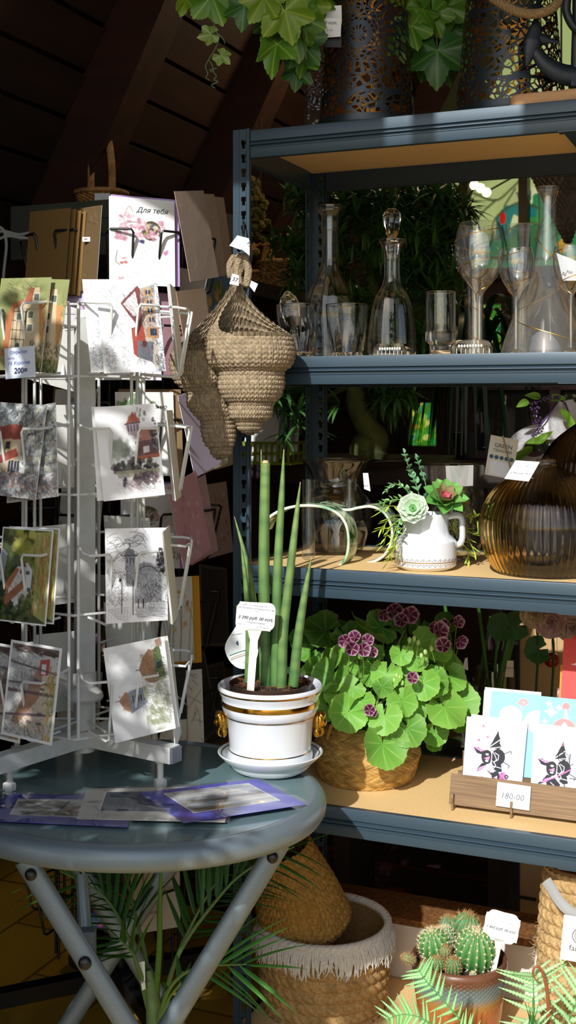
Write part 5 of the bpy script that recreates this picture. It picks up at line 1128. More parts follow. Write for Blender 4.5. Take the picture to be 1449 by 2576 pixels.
# seed card with stick
gc=card('seed_card','cream plant card lettered GREEN leaning between the glass vases','card','e2dfd0',at(1262,1150,2.36),.055,.080,yaw=0,tilt=math.radians(12),roll=math.radians(11))
lettering(gc,'GREEN',.0115,0,.018,'2a4a4a',align='CENTER'); lettering(gc,'TREASURE',.0082,0,.009,'3a5a5a',align='CENTER')
mb=MB()
for k in range(5): mb.prism([(.0042*math.cos(t)-.020+.010*k,.0042*math.sin(t)-.002) for t in np.linspace(0,2*PI,16)[:-1]],.0003,T(0,-.0007,0))
mb.build('icons',mat('ink_2a5a6a','2a5a6a'),gc,smooth=False)
MB().prism([(-.020,-.010),(.020,-.010),(.020,-.038),(-.020,-.038)],.0003,T(0,-.0008,0)).build('price_sticker',TAG,gc,smooth=False)
sk=thing('wooden_stick','thin wooden stick standing before the cream plant card','stick',at(1272,1170,2.345))
MB().tube([at(1265,1096,2.34)-sk.location,at(1286,1185,2.345)-sk.location],.0016,8).build('stick',mat('stick_wood','a8885a'),sk)
# ================================================================ fourth shelf: geranium in a seagrass basket, postcards in a wooden tray
def herring(u,v):
    b=np.floor(v); sg=np.where(b%2==0,1.0,-1.0); s=u+sg*(v-b)*1.6; f=s%1
    return np.sqrt(np.abs(np.sin(PI*f)))*.8+.2*np.sin(PI*(v%1))**.5, np.floor(s)+b*17
def woven(name,label,cat,px,shelf,d,rows,pat,nst,rowh,amp,seed,mt,camp=.25,nu=260,nv=150,group=None,part='body',loc=None,th=.006):
    if loc is None: p,m=stand_at(px,shelf,d)
    else: p=loc; m=p.y/F
    o=thing(name,label,cat,p,group=group)
    P=rows2prof(rows,m,p.z)[::-1]; z0=P[0][1]; 
    S=spline([(r,z,0) for r,z in P],nv)
    L=np.concatenate([[0],np.cumsum(np.hypot(np.diff(S[:,0]),np.diff(S[:,1])))]); u=np.linspace(0,2*PI,nu,endpoint=False)
    UU=np.broadcast_to(u/(2*PI)*nst,(nv,nu)); VV=np.broadcast_to((L/rowh)[:,None],(nv,nu)); r=pat(UU,VV)
    h,idx=r if isinstance(r,tuple) else (r,None)
    R=S[:,0][:,None]+h*amp; Z=S[:,1][:,None]+0*R
    Z=np.maximum(Z,.0008)
    G=np.stack([R*np.cos(u),R*np.sin(u),Z],-1); rr=np.random.default_rng(seed)
    if idx is None: C=ycol(UU,VV,seed,camp)
    else:
        t=1-camp+2*camp*rr.random(4096); k=t[(idx.astype(int)*7)%4096]; C=np.stack([k,k,k*.97],-1)
    mb=MB().grid(G,C,wrap_u=True); ib=[(.001,max(.012,Z[0].min()+.004)),(max(.01,S[0,0]-th),max(.012,S[0,1]+.004))]+[(max(.005,r-th),max(z,.012)) for r,z,_ in S[4:]]; mb.lathe(ib,nu//2,cap0=False,col=(.75,.72,.7)); mb.lathe([(S[-1,0]-th,S[-1,1]),(S[-1,0]-th/2,S[-1,1]+.003),(S[-1,0]+amp*.6,S[-1,1])],nu//2,cap0=False)
    mb.lathe([(.001,.0008),(S[0,0],.0008)],48,cap0=False)
    mb.build(part,mt,o,angle=0); o['m']=m; return o
SEA=mat('seagrass','c09a58','9c7436',rough=.6,ns=60,nmap=(1,1,3),vc=True,bump=.35,bs=300,bmap=(2,2,1),spec=.4)
gbk=woven('belly_basket','woven seagrass belly basket holding the geranium on the fourth shelf','basket',922,3,.20,[(1812,112),(1818,117),(1835,122),(1860,127),(1878,132),(1888,134),(1896,131),(1915,126),(1940,119),(1962,107),(1980,88),(1990,72)],herring,46,.0125,.0028,3,SEA,.28)
gm=gbk['m']; g0=gbk.location
for s in (-1,1):
    a=Vector((s*.05,-.088 if s>0 else -.06,(H-(1830-HY)*gm)-g0.z)); MB().tube(spline([a,a+Vector((.006*s,-.012,.022)),a+Vector((.02*s,-.014,.026)),a+Vector((.03*s,-.004,-.004))],16),.0035,7).build('handle',SEA,gbk)
ge=thing('geranium','blooming geranium with purple flowers growing in the seagrass basket','plant',g0+Vector((0,0,.11))); e0=ge.location; Yg=g0.y
GLF=mat('geranium_leaf','ffffff',vc=True,rough=.5,spec=.35,tl=.3,bump=.2,bs=180)
def roundleaf(R,cup=.25,ruf=.10,seed=0,base='4f9a34',vein='9cc86a',lob=7,nph=57,nr=7):
    ph=np.linspace(math.radians(-78),math.radians(258),nph); r=np.linspace(0,1,nr)
    t=(ph-ph[0])/(ph[-1]-ph[0]); out=1+.07*np.abs(np.sin(t*PI*lob))+.025*np.sin(t*PI*lob*6); out*=np.clip(np.minimum(t,1-t)*9,.72,1)
    X=R*r[:,None]*out*np.cos(ph); Y=R*r[:,None]*out*np.sin(ph)+R*.15
    Z=R*(cup*r[:,None]**2+ruf*r[:,None]**2*np.sin(t*PI*2*lob/2+seed)+.05*np.sin(ph*2+seed)*r[:,None])
    ve=np.clip(1-np.abs(((t*lob)%1)-.5)*9,0,1)*np.clip(1.1-r[:,None],0,1)*.7; f=np.clip(ve+.25*r[:,None]**3,0,1)[...,None]
    C=lin(base)*(1-f)+lin(vein)*f; return np.stack([X,Y,Z],-1),C
LV=[(920,1590,56,0),(868,1596,44,.02),(828,1588,58,.06),(800,1578,40,.08),(965,1578,46,.05),(1018,1585,50,.03),(1052,1612,40,.02),(836,1652,40,-.02),(842,1692,50,-.05),(806,1690,46,-.01),(892,1726,34,-.10),(880,1786,50,-.12),(820,1776,38,-.06),(958,1724,30,-.10),(974,1690,40,-.07),(1008,1756,42,-.11),(1062,1712,44,-.07),(1082,1706,46,-.05),(1112,1772,62,-.06),(1142,1762,56,.0),(962,1862,62,-.135),(1022,1826,48,-.12),(968,1796,46,-.13),(912,1760,34,-.11),(1092,1838,34,-.03),(1086,1868,24,-.02),(1120,1662,40,.02),(1094,1640,36,-.02),(1042,1652,34,-.05),(930,1640,40,.0),(868,1642,34,-.03),(1008,1640,30,-.06),(990,1720,34,-.06),(938,1690,34,-.05),(850,1740,34,-.07),(1130,1700,40,.0),(1150,1808,34,.02),(800,1730,34,.0),(1005,1690,30,-.04),(1040,1780,36,-.07),(905,1680,30,-.04),(780,1640,30,.04)]
mb=MB(); ms=MB(); stemcol=lin('7fa050')
for i,(x,y,r,dy) in enumerate(LV):
    p=at(x,y,Yg+dy)-e0; R=r*(Yg+dy)/F*.98
    n=Vector((rnd.gauss(-.05,.35)+(x-960)/700,-.78+rnd.gauss(0,.12),.62+rnd.gauss(0,.22)-(y-1700)/900)).normalized()
    yy=Vector((rnd.gauss(0,.4)+(x-950)/160,-.3,-.9+rnd.gauss(0,.2)+max(0,(1640-y)/60)))
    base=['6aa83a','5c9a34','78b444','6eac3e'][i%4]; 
    if y<1600: base='3f7a2c'  # upper leaves darker: shade of the shelf beam put into their colour
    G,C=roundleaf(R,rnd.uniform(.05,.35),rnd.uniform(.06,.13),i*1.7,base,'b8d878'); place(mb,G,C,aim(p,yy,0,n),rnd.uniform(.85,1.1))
    if dy>-.13:
        b=Vector((rnd.uniform(-.03,.03),rnd.uniform(-.03,.03),-.03)); ms.tube(spline([b,b.lerp(p,.5)+Vector((0,.0,.03)),p],9),.0014,5,stemcol)
for k in range(60):
    x=rnd.gauss(960,90); y=rnd.gauss(1690,70); dy=rnd.uniform(.02,.12); p=at(x,y,Yg+dy)-e0
    G,C=roundleaf(rnd.uniform(.018,.034),.2,.1,k,'3a7028','6a9a48'); place(mb,G,C,aim(p,(rnd.gauss(0,1),-.3,-1),0,(rnd.gauss(0,.3),-.8,.5)),rnd.uniform(.7,1))
mb.build('foliage',GLF,ge); ms.build('stems',mat('green_stem','ffffff',vc=True,rough=.6),ge)
PET=mat('petal','ffffff',vc=True,rough=.55,tl=.3,spec=.3)
def bloom(mb,c,ax,R,base='5a1236',edge='e8c0dc'):
    ax=Vector(ax).normalized(); e1=ax.orthogonal().normalized(); e2=ax.cross(e1)
    for k in range(5):
        a=2*PI*k/5+rnd.uniform(-.15,.15); d=(e1*math.cos(a)+e2*math.sin(a))*.95+ax*.35; n,m=7,7
        G,C=leafgrid(R,R*.95,2.0,.15,.2,n,m,base,base); s=np.abs(np.linspace(-1,1,m))[None,:]; t=np.linspace(0,1,n)[:,None]; f=np.clip((np.maximum(s*.9,t)-.72)*4,0,1)[...,None]; C=lin(base)*(1-f)+lin(edge)*f
        place(mb,G,C,aim(c,d,0,ax),rnd.uniform(.8,1.1))
for nm,L in (('flower_cluster',[(868,1612,17,-.09),(893,1604,16,-.085),(886,1632,18,-.11),(912,1634,18,-.11),(924,1612,16,-.08),(934,1640,14,-.09)]),('flower_cluster',[(1104,1588,22,-.04),(1090,1580,16,-.03),(1120,1575,18,-.02),(1116,1625,20,-.06),(1150,1565,16,-.01),(1156,1612,18,.0)]),('flower_cluster',[(990,1535,22,.03),(1030,1545,22,.02),(1010,1560,18,.01),(965,1545,16,.04)]),('flower_bud',[(1036,1706,15,-.10)]),('flower_bud',[(930,1786,15,-.13),(940,1796,10,-.13)])):
    mb=MB(); q=Vector()
    for x,y,r,dy in L:
        p=at(x,y,Yg+dy)-e0; bloom(mb,p,(rnd.gauss(0,.3),-1,.3+rnd.gauss(0,.2)),r*1.25*(Yg+dy)/F)
        if nm=='flower_cluster': mb.tube(spline([p,p+Vector((rnd.gauss(0,.01),.03,-.05)),p+Vector((0,.05,-.12))],8),.0009,5,stemcol)
    mb.build(nm,PET,ge)
mb=MB()
for x,y in ((1030,1610),(1042,1606),(1052,1616),(1070,1640),(1085,1632),(1060,1650),(992,1712),(1005,1706),(1012,1718),(998,1700)):
    p=at(x,y,Yg-.08)-e0; mb.ball(p,(.004,.004,.006),8,6,col=lin('9ab86a')); mb.tube([p,p+Vector((rnd.gauss(0,.008),.02,-.03))],.0009,5,stemcol)
mb.build('green_buds',mat('bud_green','ffffff',vc=True,rough=.7),ge)
# wooden card tray
WAL=mat('stained_plywood','8a6f50','6a5238',rough=.7,ns=8,nmap=(1,10,40),bump=.25,bs=60,bmap=(1,6,30))
tp=shp(1129,.078); to=Vector((tp.x,tp.y,SZ[3])); tm=tp.y/F
tr=thing('card_tray','brown wooden card tray with handwritten price 180 at the shelf edge','card holder',to,HR)
TL=.50; TM2=T(0,0,.009)@RX(-math.radians(16))
MB().box((TL/2,.002,.027),(TL,.004,.054),TM2).build('front_panel',WAL,tr,smooth=False)
for i,(y0,z0,h) in enumerate(((.036,.012,.07),(.070,.030,.085),(.104,.050,.10))):
    MB().box((TL/2,y0,z0),(TL,.004,.02)).build('cross_rail',WAL,tr,smooth=False); MB().box((TL/2,y0+.012,z0+h*.35),(TL-.01,.0035,h*.6),None).build('back_rest',WAL,tr,smooth=False)
for x in (.008,.115,.232,.36,.49):
    mb=MB().add(xf(T(x-.002,0,0),[(a,b,c) for a in (0,.004) for b,c in ((-.006,0),(.125,0),(.125,.075),(.10,.075),(.03,.020),(-.006,.030),(-.008,.024))]),[tuple(range(7)),tuple(range(13,6,-1))]+[(k,(k+1)%7,7+(k+1)%7,7+k) for k in range(7)]); mb.build('rib',WAL,tr,smooth=False)
tn=card('price_note','white handwritten price note reading 180-00 stuck on the wooden tray','price note','eef0f4',to+U*.117+V_*.0022+Vector((0,0,.0375)),.060,.041,yaw=HR,tilt=math.radians(16),roll=math.radians(1),th=.0004)
lettering(tn,'открытки',.0075,-.021,.011,'c8ccd8',shear=.3); lettering(tn,'180-00',.0150,-.023,-.006,'2a2c40',shear=.15,bold=-.0002)
def tcard(label,art,px,py,d,tilt=17,roll=0,w=.105,h=.148,edge='f0efe9'):
    k=(px-CX)/F; O=to+V_*d; t=(k*O.y-O.x)/(U.x-k*U.y); q=O+U*t
    return card('postcard',label,'postcard',art,(q.x,q.y,H-(py-HY)/F*q.y),w,h,yaw=HR,tilt=math.radians(tilt),roll=math.radians(roll),group='postcards in the wooden tray',edge=edge)
def star(A,x,y,r,col='dc4c96',n=8):
    A.poly([(x+r*(1 if k%2==0 else .45)*math.cos(PI*k/n),y+r*(1 if k%2==0 else .45)*math.sin(PI*k/n)/A.asp) for k in range(2*n)],col)
def bat(A,f,s=1.0,wing2=True):
    K='1d1f2a'; Pk='e07ab8'; W='f4f6fa'
    def P(L): return [f(x,y) for x,y in L]
    A.poly(P([(635,1380),(665,1330),(722,1218),(730,1260),(748,1300),(742,1330),(764,1368),(740,1386)]),K); A.line(P([(640,1376),(745,1300)]),.012,W); A.line(P([(650,1384),(762,1364)]),.010,W)
    A.poly(P([(670,1500),(770,1520),(782,1580),(740,1590),(700,1570)]),K); A.line(P([(690,1540),(780,1552)]),.010,W)
    A.poly([f(735+68*math.cos(t),1455+72*math.sin(t)) for t in np.linspace(0,2*PI,30)],K)
    A.poly(P([(482,1390),(530,1388),(600,1410),(575,1450),(520,1440)]),K); A.poly(P([(484,1391),(560,1396),(594,1412),(560,1424)]),Pk)
    A.poly(P([(530,1606),(545,1560),(580,1520),(625,1530),(590,1580)]),K); A.poly(P([(536,1598),(556,1562),(620,1538),(588,1580)]),Pk)
    A.poly([f(622+54*math.cos(t),1466+64*math.sin(t)) for t in np.linspace(0,2*PI,30)],K)
    A.line(P([(668,1400),(672,1460),(664,1530)]),.010,W); A.poly(P([(592,1480),(650,1456),(648,1492)]),Pk)
    for yy in (1442,1500): A.poly([f(624+17*math.cos(t),yy+9*math.sin(t)) for t in np.linspace(0,2*PI,12)],W)
    for L in ([(700,1420),(740,1440),(735,1480),(700,1500)],[(690,1500),(715,1530),(700,1556)],[(670,1410),(700,1440),(720,1480),(694,1510)]): A.line(P(L),.010,W)
    A.line(P([(785,1425),(855,1392),(864,1416)]),.016,K); A.line(P([(780,1490),(850,1522),(835,1545)]),.016,K)
fA=lambda x,y: ((x-395)/565,(y-1122)/745)
A=Art(150,212,'eef3fa',90); bat(A,fA)
K='1d1f2a'
A.poly([fA(790+46*math.cos(t),1660+80*math.sin(t)) for t in np.linspace(0,2*PI,30)],'e858b0')
for x,y in ((780,1600),(812,1615),(790,1640),(815,1655),(775,1668),(800,1690),(770,1700),(790,1722),(772,1630)): A.blob(*fA(x,y),.012,.009,K,1,.3,0)
A.poly([fA(722+40*math.cos(t),1630+48*math.sin(t)) for t in np.linspace(0,2*PI,24)],K); A.poly([fA(*q) for q in ((622,1578),(690,1582),(716,1600),(680,1622))],K); A.poly([fA(*q) for q in ((630,1580),(690,1585),(706,1594),(670,1600))],'f0a8d0'); A.poly([fA(*q) for q in ((630,1724),(660,1672),(706,1668),(690,1690))],K); A.poly([fA(*q) for q in ((640,1715),(664,1680),(700,1676))],'f0a8d0')
A.poly([fA(*q) for q in ((700,1640),(740,1618),(738,1650))],'f0a8d0')
for x,y in ((828,1620),(824,1706)): A.blob(*fA(x,y),.04,.028,K,1,.2,0); A.blob(*fA(x,y),.014,.010,'f4f6fa',1,.3,0)
A.poly([fA(*q) for q in ((712,1755),(750,1700),(756,1756))],K)
for x,y,r in ((570,1193,.038),(618,1287,.034),(533,1322,.038),(588,1650,.038),(472,1700,.036)): star(A,*fA(x,y),r)
tcard('postcard of a black bat with a small spotted bat, beside its fanned copies',A,1238,1914,.046)
tcard('white card edge fanned just behind the small spotted bat postcard','eef0f2',1246,1910,.050,roll=2)
fB=lambda x,y: ((x-965)/565,(y-1190)/745)
B=Art(150,212,'eef3fa',91); fB2=lambda x,y: fB(x+535-((y-1465)*.0),y+105)
bat(B,fB2)
B.poly([fB(*q) for q in ((1112,1690),(1180,1640),(1245,1700),(1225,1760),(1200,1830),(1120,1826))],K); B.line([fB(1140,1720),fB(1200,1826)],.012,'f4f6fa'); B.line([fB(1150,1690),fB(1235,1745)],.010,'f4f6fa')
B.line([fB(1060,1700),fB(1200,1640),fB(1330,1565)],.018,'e860b0'); B.poly([fB(*q) for q in ((1025,1712),(1050,1694),(1075,1696),(1060,1714))],K); B.poly([fB(*q) for q in ((1030,1720),(1080,1705),(1088,1792))],'cfdcf0')
B.line([fB(1262+50*math.cos(t),1465+46*math.sin(t)) for t in np.linspace(0,2*PI,20)],.012,K); B.poly([fB(*q) for q in ((1330,1440),(1395,1440),(1390,1510),(1335,1510))],'f4a8d0'); B.line([fB(1325,1430),fB(1320,1520)],.02,K)
B.line([fB(1330,1636),fB(1408,1640),fB(1412,1602)],.016,K); B.line([fB(1280,1690),(fB(1300,1740)),fB(1285,1790),fB(1310,1806)],.018,K)
for x,y in ((1300,1300),(1186,1336),(1252,1352),(1355,1386),(1172,1414),(1380,1550)): B.line([fB(x-14,y-12),fB(x+14,y),fB(x-12,y+14)],.009,'d05a90')
tcard('postcard of a black bat holding a pink paintbrush at the picture edge',B,1412,1934,.046)
A=Art(100,142,'7cc4e0',92); A.blob(.5,.28,.20,.12,'f0f0dc',1,.1,.0); A.blob(.98,.33,.24,.14,'f0f0dc',1,.1,0); A.blob(.4,.42,.4,.1,'f4f2e4',1,.15,.05); A.poly([(0,0),(.14,0),(.12,.5),(0,.5)],'a8d8ea'); A.blob(.70,.11,.10,.045,'e89090',1,.1,.25); A.blob(.71,.11,.02,.012,'f8e8e0',1,.2,0); A.line([(.68,.15),(.69,.2)],.02,'e89090')
tcard('light blue postcard with cream hills and a red poppy in the second row',A,1282,1845,.074)
tcard('white card with pink edge peeking above the poppy postcard','f2f2f2',1284,1838,.079,roll=0,edge='f0a0a8')
A=Art(100,142,'78c2de',93)
for x,y,r in ((.15,.08,.06),(.2,.18,.12),(.33,.12,.06),(.66,.06,.06),(.75,.14,.1),(.1,.30,.06)): star(A,x,y,r,'f4f8fa',4)
A.blob(.45,.10,.07,.05,'e88080',1,.08,0); A.line([(.45,.14),(.43,.30)],.03,'f0f4f4'); A.line([(.45,.14),(.5,.30)],.03,'f0f4f4'); A.blob(.44,.36,.2,.12,'e88080',1,.08,0); A.poly([(.36,.36),(.52,.36),(.44,.28)],'f4e8e0'); A.blob(.42,.44,.3,.1,'f2f2ec',1,.1,0)
tcard('light blue postcard with white stars and a red ball in the second row',A,1427,1863,.074)
A=Art(60,84,'6a5078',94); A.strokes(120,0,0,1,1,['2a3a8a','e0d0b0','8a4a5a','c890a0','30307a'],.12,.03,2.0,.3)
tcard('purple patterned postcard edge below the plain orange card',A,1470,1842,.104)
tcard('plain orange card standing behind the patterned one','d8860f',1478,1782,.112,roll=0)
A=Art(60,84,'d8200c',95); A.blob(.50,.30,.26,.05,'e8ddd0',1,.1,.1); A.poly([(.14,.32),(.86,.32),(.7,.26),(.4,.25)],'e8ddd0'); 
for x,y,c in ((.42,.36,'4860b8'),(.36,.42,'e8e4e0'),(.48,.42,'e8e4e0'),(.30,.46,'4860b8'),(.52,.38,'e8e4e0')): A.blob(x,y,.05,.025,c,1,.2,0)
tcard('red postcard with white cloud and falling drops in the back row',A,1486,1714,.120)
tcard('second red card edge behind the cloud postcard','d8200c',1510,1708,.125,roll=0)
# ================================================================ bottom shelf
RJ=mat('raw_jute','b59462','9c7a48',rough=.9,ns=200,vc=True,bump=.7,bs=400,spec=.2)
WY=mat('white_yarn','d8d4cc','c6c1b6',rough=.95,ns=300,bump=.6,bs=500,spec=.2)
cb=woven('crochet_basket','round crocheted jute basket with white fringed rim on the bottom shelf','basket',815,4,.155,[(2322,158),(2345,160),(2400,158),(2460,154),(2510,148),(2555,138),(2590,118)],lambda u,v: twist(u,v),40,.0225,.0085,5,RJ,.16,nu=420,nv=150)
cm=cb['m']; c0=cb.location; rz=H-(2320-HY)*cm-c0.z; rr=161*cm
mb=MB()
for k in range(3):
    mb.tube([((rr+.004*math.cos(t*58/1+2.1*k))*math.cos(t),(rr+.004*math.cos(t*58+2.1*k))*math.sin(t),rz+.003+.004*math.sin(t*58+2.1*k)) for t in np.linspace(0,2*PI,700)],.0042,6,caps=False)
mb.build('braided_rim',WY,cb)
mb=MB()
for k in range(520):
    a=2*PI*k/520+rnd.uniform(-.006,.006); L=rnd.uniform(.030,.052)+.006*math.sin(a*9); r0=rr+.004; c,s=math.cos(a),math.sin(a); w=rnd.gauss(0,.05)
    pts=[(r0*c,r0*s,rz-.001),((r0+.007)*math.cos(a+w*.2),(r0+.007)*math.sin(a+w*.2),rz-L*.4),((r0+.008+rnd.uniform(-.002,.004))*math.cos(a+w*.5),(r0+.008)*math.sin(a+w*.5),rz-L*.75),((r0+.007+rnd.uniform(-.003,.006))*math.cos(a+w),(r0+.007)*math.sin(a+w),rz-L)]
    mb.tube(pts,[.0022,.0021,.0018,.0006],5)
mb.build('fringe',WY,cb)
# knitted cone lying in the basket
kc=thing('knitted_pouch','mustard knitted cone leaning inside the fringed basket','pouch',at(780,2352,c0.y-.005)); k0=kc.location
A_=Vector((0,0,0)); axis=(at(705,2130,c0.y-.03)-k0); Ln=axis.length; ax=axis.normalized(); e1=Vector((0,-1,0)); e1=(e1-ax*e1.dot(ax)).normalized(); e2=ax.cross(e1)
nu,nv=220,150; u=np.linspace(0,2*PI,nu,endpoint=False); t=np.linspace(0,1,nv); Rr=np.interp(t,[0,.02,.06,.14,.5,1],[.001,.055,.080,.088,.078,.055]); UU=np.broadcast_to(u/(2*PI)*30,(nv,nu)); VV=np.broadcast_to((t*Ln/.0155)[:,None],(nv,nu))
R2_=Rr[:,None]+knit(UU,VV)*.0062*np.clip(t*12,0,1)[:,None]
G=np.array(ax)[None,None]*(t*Ln)[:,None,None]+R2_[...,None]*(np.cos(u)[None,:,None]*np.array(e1)+np.sin(u)[None,:,None]*np.array(e2))
MB().grid(G,ycol(UU*2,VV,8,.14),wrap_u=True).build('body',mat('mustard_jute','a88040','8f6a32',rough=.95,ns=200,vc=True,bump=.7,bs=400,spec=.2),kc,angle=0)
# cactus in a glazed clay pot
cp,m5=stand_at(1155,4,.13); po=thing('clay_pot','brown clay pot with dimpled blue-grey glaze band holding the cactus','pot',cp)
rows=[(2404,118),(2412,121),(2422,120),(2436,117),(2460,114),(2500,110),(2550,104),(2600,94),(2636,84)]
P=rows2prof(rows,m5,cp.z)[::-1]; P[0]=(P[0][0],.0008); S=spline([(r,z,0) for r,z in P],90); nu=300; u=np.linspace(0,2*PI,nu,endpoint=False)
zt=S[-1,1]; band=np.clip(1-np.abs((zt-S[:,1]-.042)/.030),0,1)**.5
dim=(np.sin(u*48)[None,:]*np.sin(S[:,1]/.0042*PI)[:,None])*.0011*(band>.15)[:,None]
R=S[:,0][:,None]+dim; G=np.stack([R*np.cos(u),R*np.sin(u),S[:,1][:,None]+0*R],-1)
f=np.clip((zt-S[:,1])/ .001,0,1e9); d=zt-S[:,1]; col=np.zeros((len(S),3))
for i,q in enumerate(d): col[i]=np.array([np.interp(q,[0,.018,.028,.045,.060,.075,.12],c) for c in zip(lin('6a4430'),lin('6a4632'),lin('5f6a66'),lin('6d7a78'),lin('a0763c'),lin('a8622e'),lin('a05a34'))])
C=np.broadcast_to(col[:,None,:],G.shape)
mb=MB().grid(G,C,wrap_u=True); mb.lathe([(S[-1,0],zt),(S[-1,0]-.003,zt+.003),(S[-1,0]-.007,zt),(S[-1,0]-.010,zt-.02),(.06,.03)],90,cap0=False,col=lin('6a4430')); mb.lathe([(.001,.0008),(S[0,0],.0008)],40,cap0=False,col=lin('8a5030'))
mb.build('body',mat('glazed_clay','ffffff',vc=True,rough=.3,coat=.4),po,angle=0)
cs=cp+Vector((0,0,zt)); ca=thing('cactus','cluster of round spiny green cacti growing in the clay pot','cactus',cs); 
MB().lathe([(.001,-.012),(.05,-.012),(S[-1,0]-.010,-.015)],40,cap0=False).build('soil',SOIL,ca)
CAC=mat('cactus_skin','ffffff',vc=True,rough=.5,spec=.4); SPN=mat('cactus_spine','d8c8a0',rough=.7); SPB=mat('cactus_spine_brown','b08858',rough=.8)
def cact(px,py,r,dy,ribs,dens,sl,mtS,tilt=(0,0),sq=1.0,base='2f6a30'):
    Y=cp.y+dy; c=at(px,py,Y)-cs; R=r*Y/F; nu,nv=ribs*6,26
    ph=np.linspace(-PI/2*.95,PI/2*.99,nv); th=np.linspace(0,2*PI,nu,endpoint=False); M=Matrix.Rotation(tilt[0],4,'X')@Matrix.Rotation(tilt[1],4,'Y')
    rib=.5+.5*np.cos(th*ribs); rad=R*(1-.13*(1-rib)[None,:]*np.cos(ph)[:,None]); rad[-1]*=.93
    G=np.stack([rad*np.cos(ph)[:,None]*np.cos(th),rad*np.cos(ph)[:,None]*np.sin(th),rad*np.sin(ph)[:,None]*sq+0*th],-1)
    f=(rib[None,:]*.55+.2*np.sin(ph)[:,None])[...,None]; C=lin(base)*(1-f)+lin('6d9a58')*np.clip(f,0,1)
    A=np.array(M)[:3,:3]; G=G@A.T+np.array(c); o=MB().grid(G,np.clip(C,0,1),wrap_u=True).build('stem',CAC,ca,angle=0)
    V=[];Fs=[];n=0; B=MB(); cen=np.array(c)
    for i in range(ribs):
        a=2*PI*i/ribs
        for j in range(dens):
            p=-PI/2*.5+(PI/2*1.48)*(j+.5*(i%2)+.3)/dens; q=A@(R*np.array([math.cos(p)*math.cos(a),math.cos(p)*math.sin(a),math.sin(p)*sq])); nrm=q/np.linalg.norm(q); q=q+cen
            if nrm[1]>.55: continue
            B.ball(q,R*.035+.0006,6,4)
            for k in range(9):
                d=nrm*rnd.uniform(.5,1.1)+np.array([rnd.gauss(0,.7),rnd.gauss(0,.7),rnd.gauss(0,.7)]); d/=np.linalg.norm(d)
                if d@nrm<.05: d=d-2*(d@nrm)*nrm
                e=np.cross(d,[.3,.5,.8]); e/=np.linalg.norm(e); g=np.cross(d,e); w=.00028; L=sl*rnd.uniform(.5,1.15)
                V+= [q+e*w,q-e*w*.5+g*w*.8,q-e*w*.5-g*w*.8,q+d*L]; Fs+=[(n,n+1,n+3),(n+1,n+2,n+3),(n+2,n,n+3)]; n+=4
    B.add(V,Fs); B.build('spines',mtS,o,smooth=False)
cact(1196,2392,52,-.02,15,8,.010,SPN,(.25,.05),1.12); cact(1092,2376,40,-.02,13,7,.009,SPN,(.2,-.2)); cact(1120,2358,26,.0,14,7,.006,SPN,(.1,-.1),1.1,'4a6a58'); cact(1172,2334,36,.03,13,6,.009,SPB,(.2,.2),1.1,'3a6a48'); cact(1128,2330,24,.045,12,6,.007,SPB,(0,0),1.1,'4a6a58')
cact(1100,2424,18,-.055,12,6,.005,SPB,(.2,0),1.0,'3a5a3a'); cact(1140,2432,21,-.060,13,6,.006,SPB,(.2,0),1.15,'3a5a3a'); cact(1118,2396,16,-.04,11,6,.006,SPB,(.2,.1),1.2,'6a6a4a'); cact(1070,2428,12,-.065,10,5,.005,SPB,(.2,0),1.0,'6a7a5a'); cact(1030,2412,12,-.05,10,5,.006,SPB,(0,-1.2),1.6,'7a6a4a'); cact(1238,2370,20,.01,11,5,.008,SPB,(.2,.4),1.3,'5a6a4a'); cact(1190,2452,8,-.07,9,4,.003,SPN,(.2,0),1.0,'6a8a6a')
Ym=cp.y-.03
mk2=thing('plant_marker','white scalloped marker with 1860 rouble price label in the cactus pot','price marker',at(1257,2412,Ym)); m0=mk2.location
MM=T(*(at(1262,2332,Ym)-m0))@RZ(-.15)@RX(math.radians(-8))@RY(math.radians(11))
pts=[]
for k in range(64):
    t=2*PI*k/64; x=.031*math.copysign(abs(math.cos(t))**.5,math.cos(t)); z=.026*math.copysign(abs(math.sin(t))**.6,math.sin(t)); q=1+.05*abs(math.sin(t*4)); pts.append((x*q,z*q))
MB().prism(pts,.0022,MM).build('plate',PLA,mk2,angle=30)
MB().prism([(-.009,-.022),(.009,-.022),(.0055,-.034),(.0045,-.085),(-.0045,-.085),(-.0055,-.034)],.002,MM).build('stake',PLA,mk2,angle=30)
lab=MB().prism([(-.031,.020),(.031,.020),(.031,-.021),(-.031,-.021)],.0003,MM@T(0,-.0009,0)).build('price_label',mat('label_paper','f3f5f7'),mk2,smooth=False)
M5=MM@T(0,-.0014,0)
ink(lab,'ИП Толкачев М.С.',.0046,0,.0140,M5,'8a8a90'); ink(lab,'Кактус шаровидный',.0044,0,.0085,M5,'8a8a90'); ink(lab,'1 860 руб. 00 коп.',.0068,0,-.0060,M5,'2c2c34',.2,.0001); ink(lab,'Россия',.0044,.004,-.0115,M5,'a0a0a8'); ink(lab,'цена за 1 шт.',.0036,-.018,-.0185,M5,'a0a0a8'); ink(lab,'03.03.2024',.0040,.016,-.0185,M5,'a0a0a8')
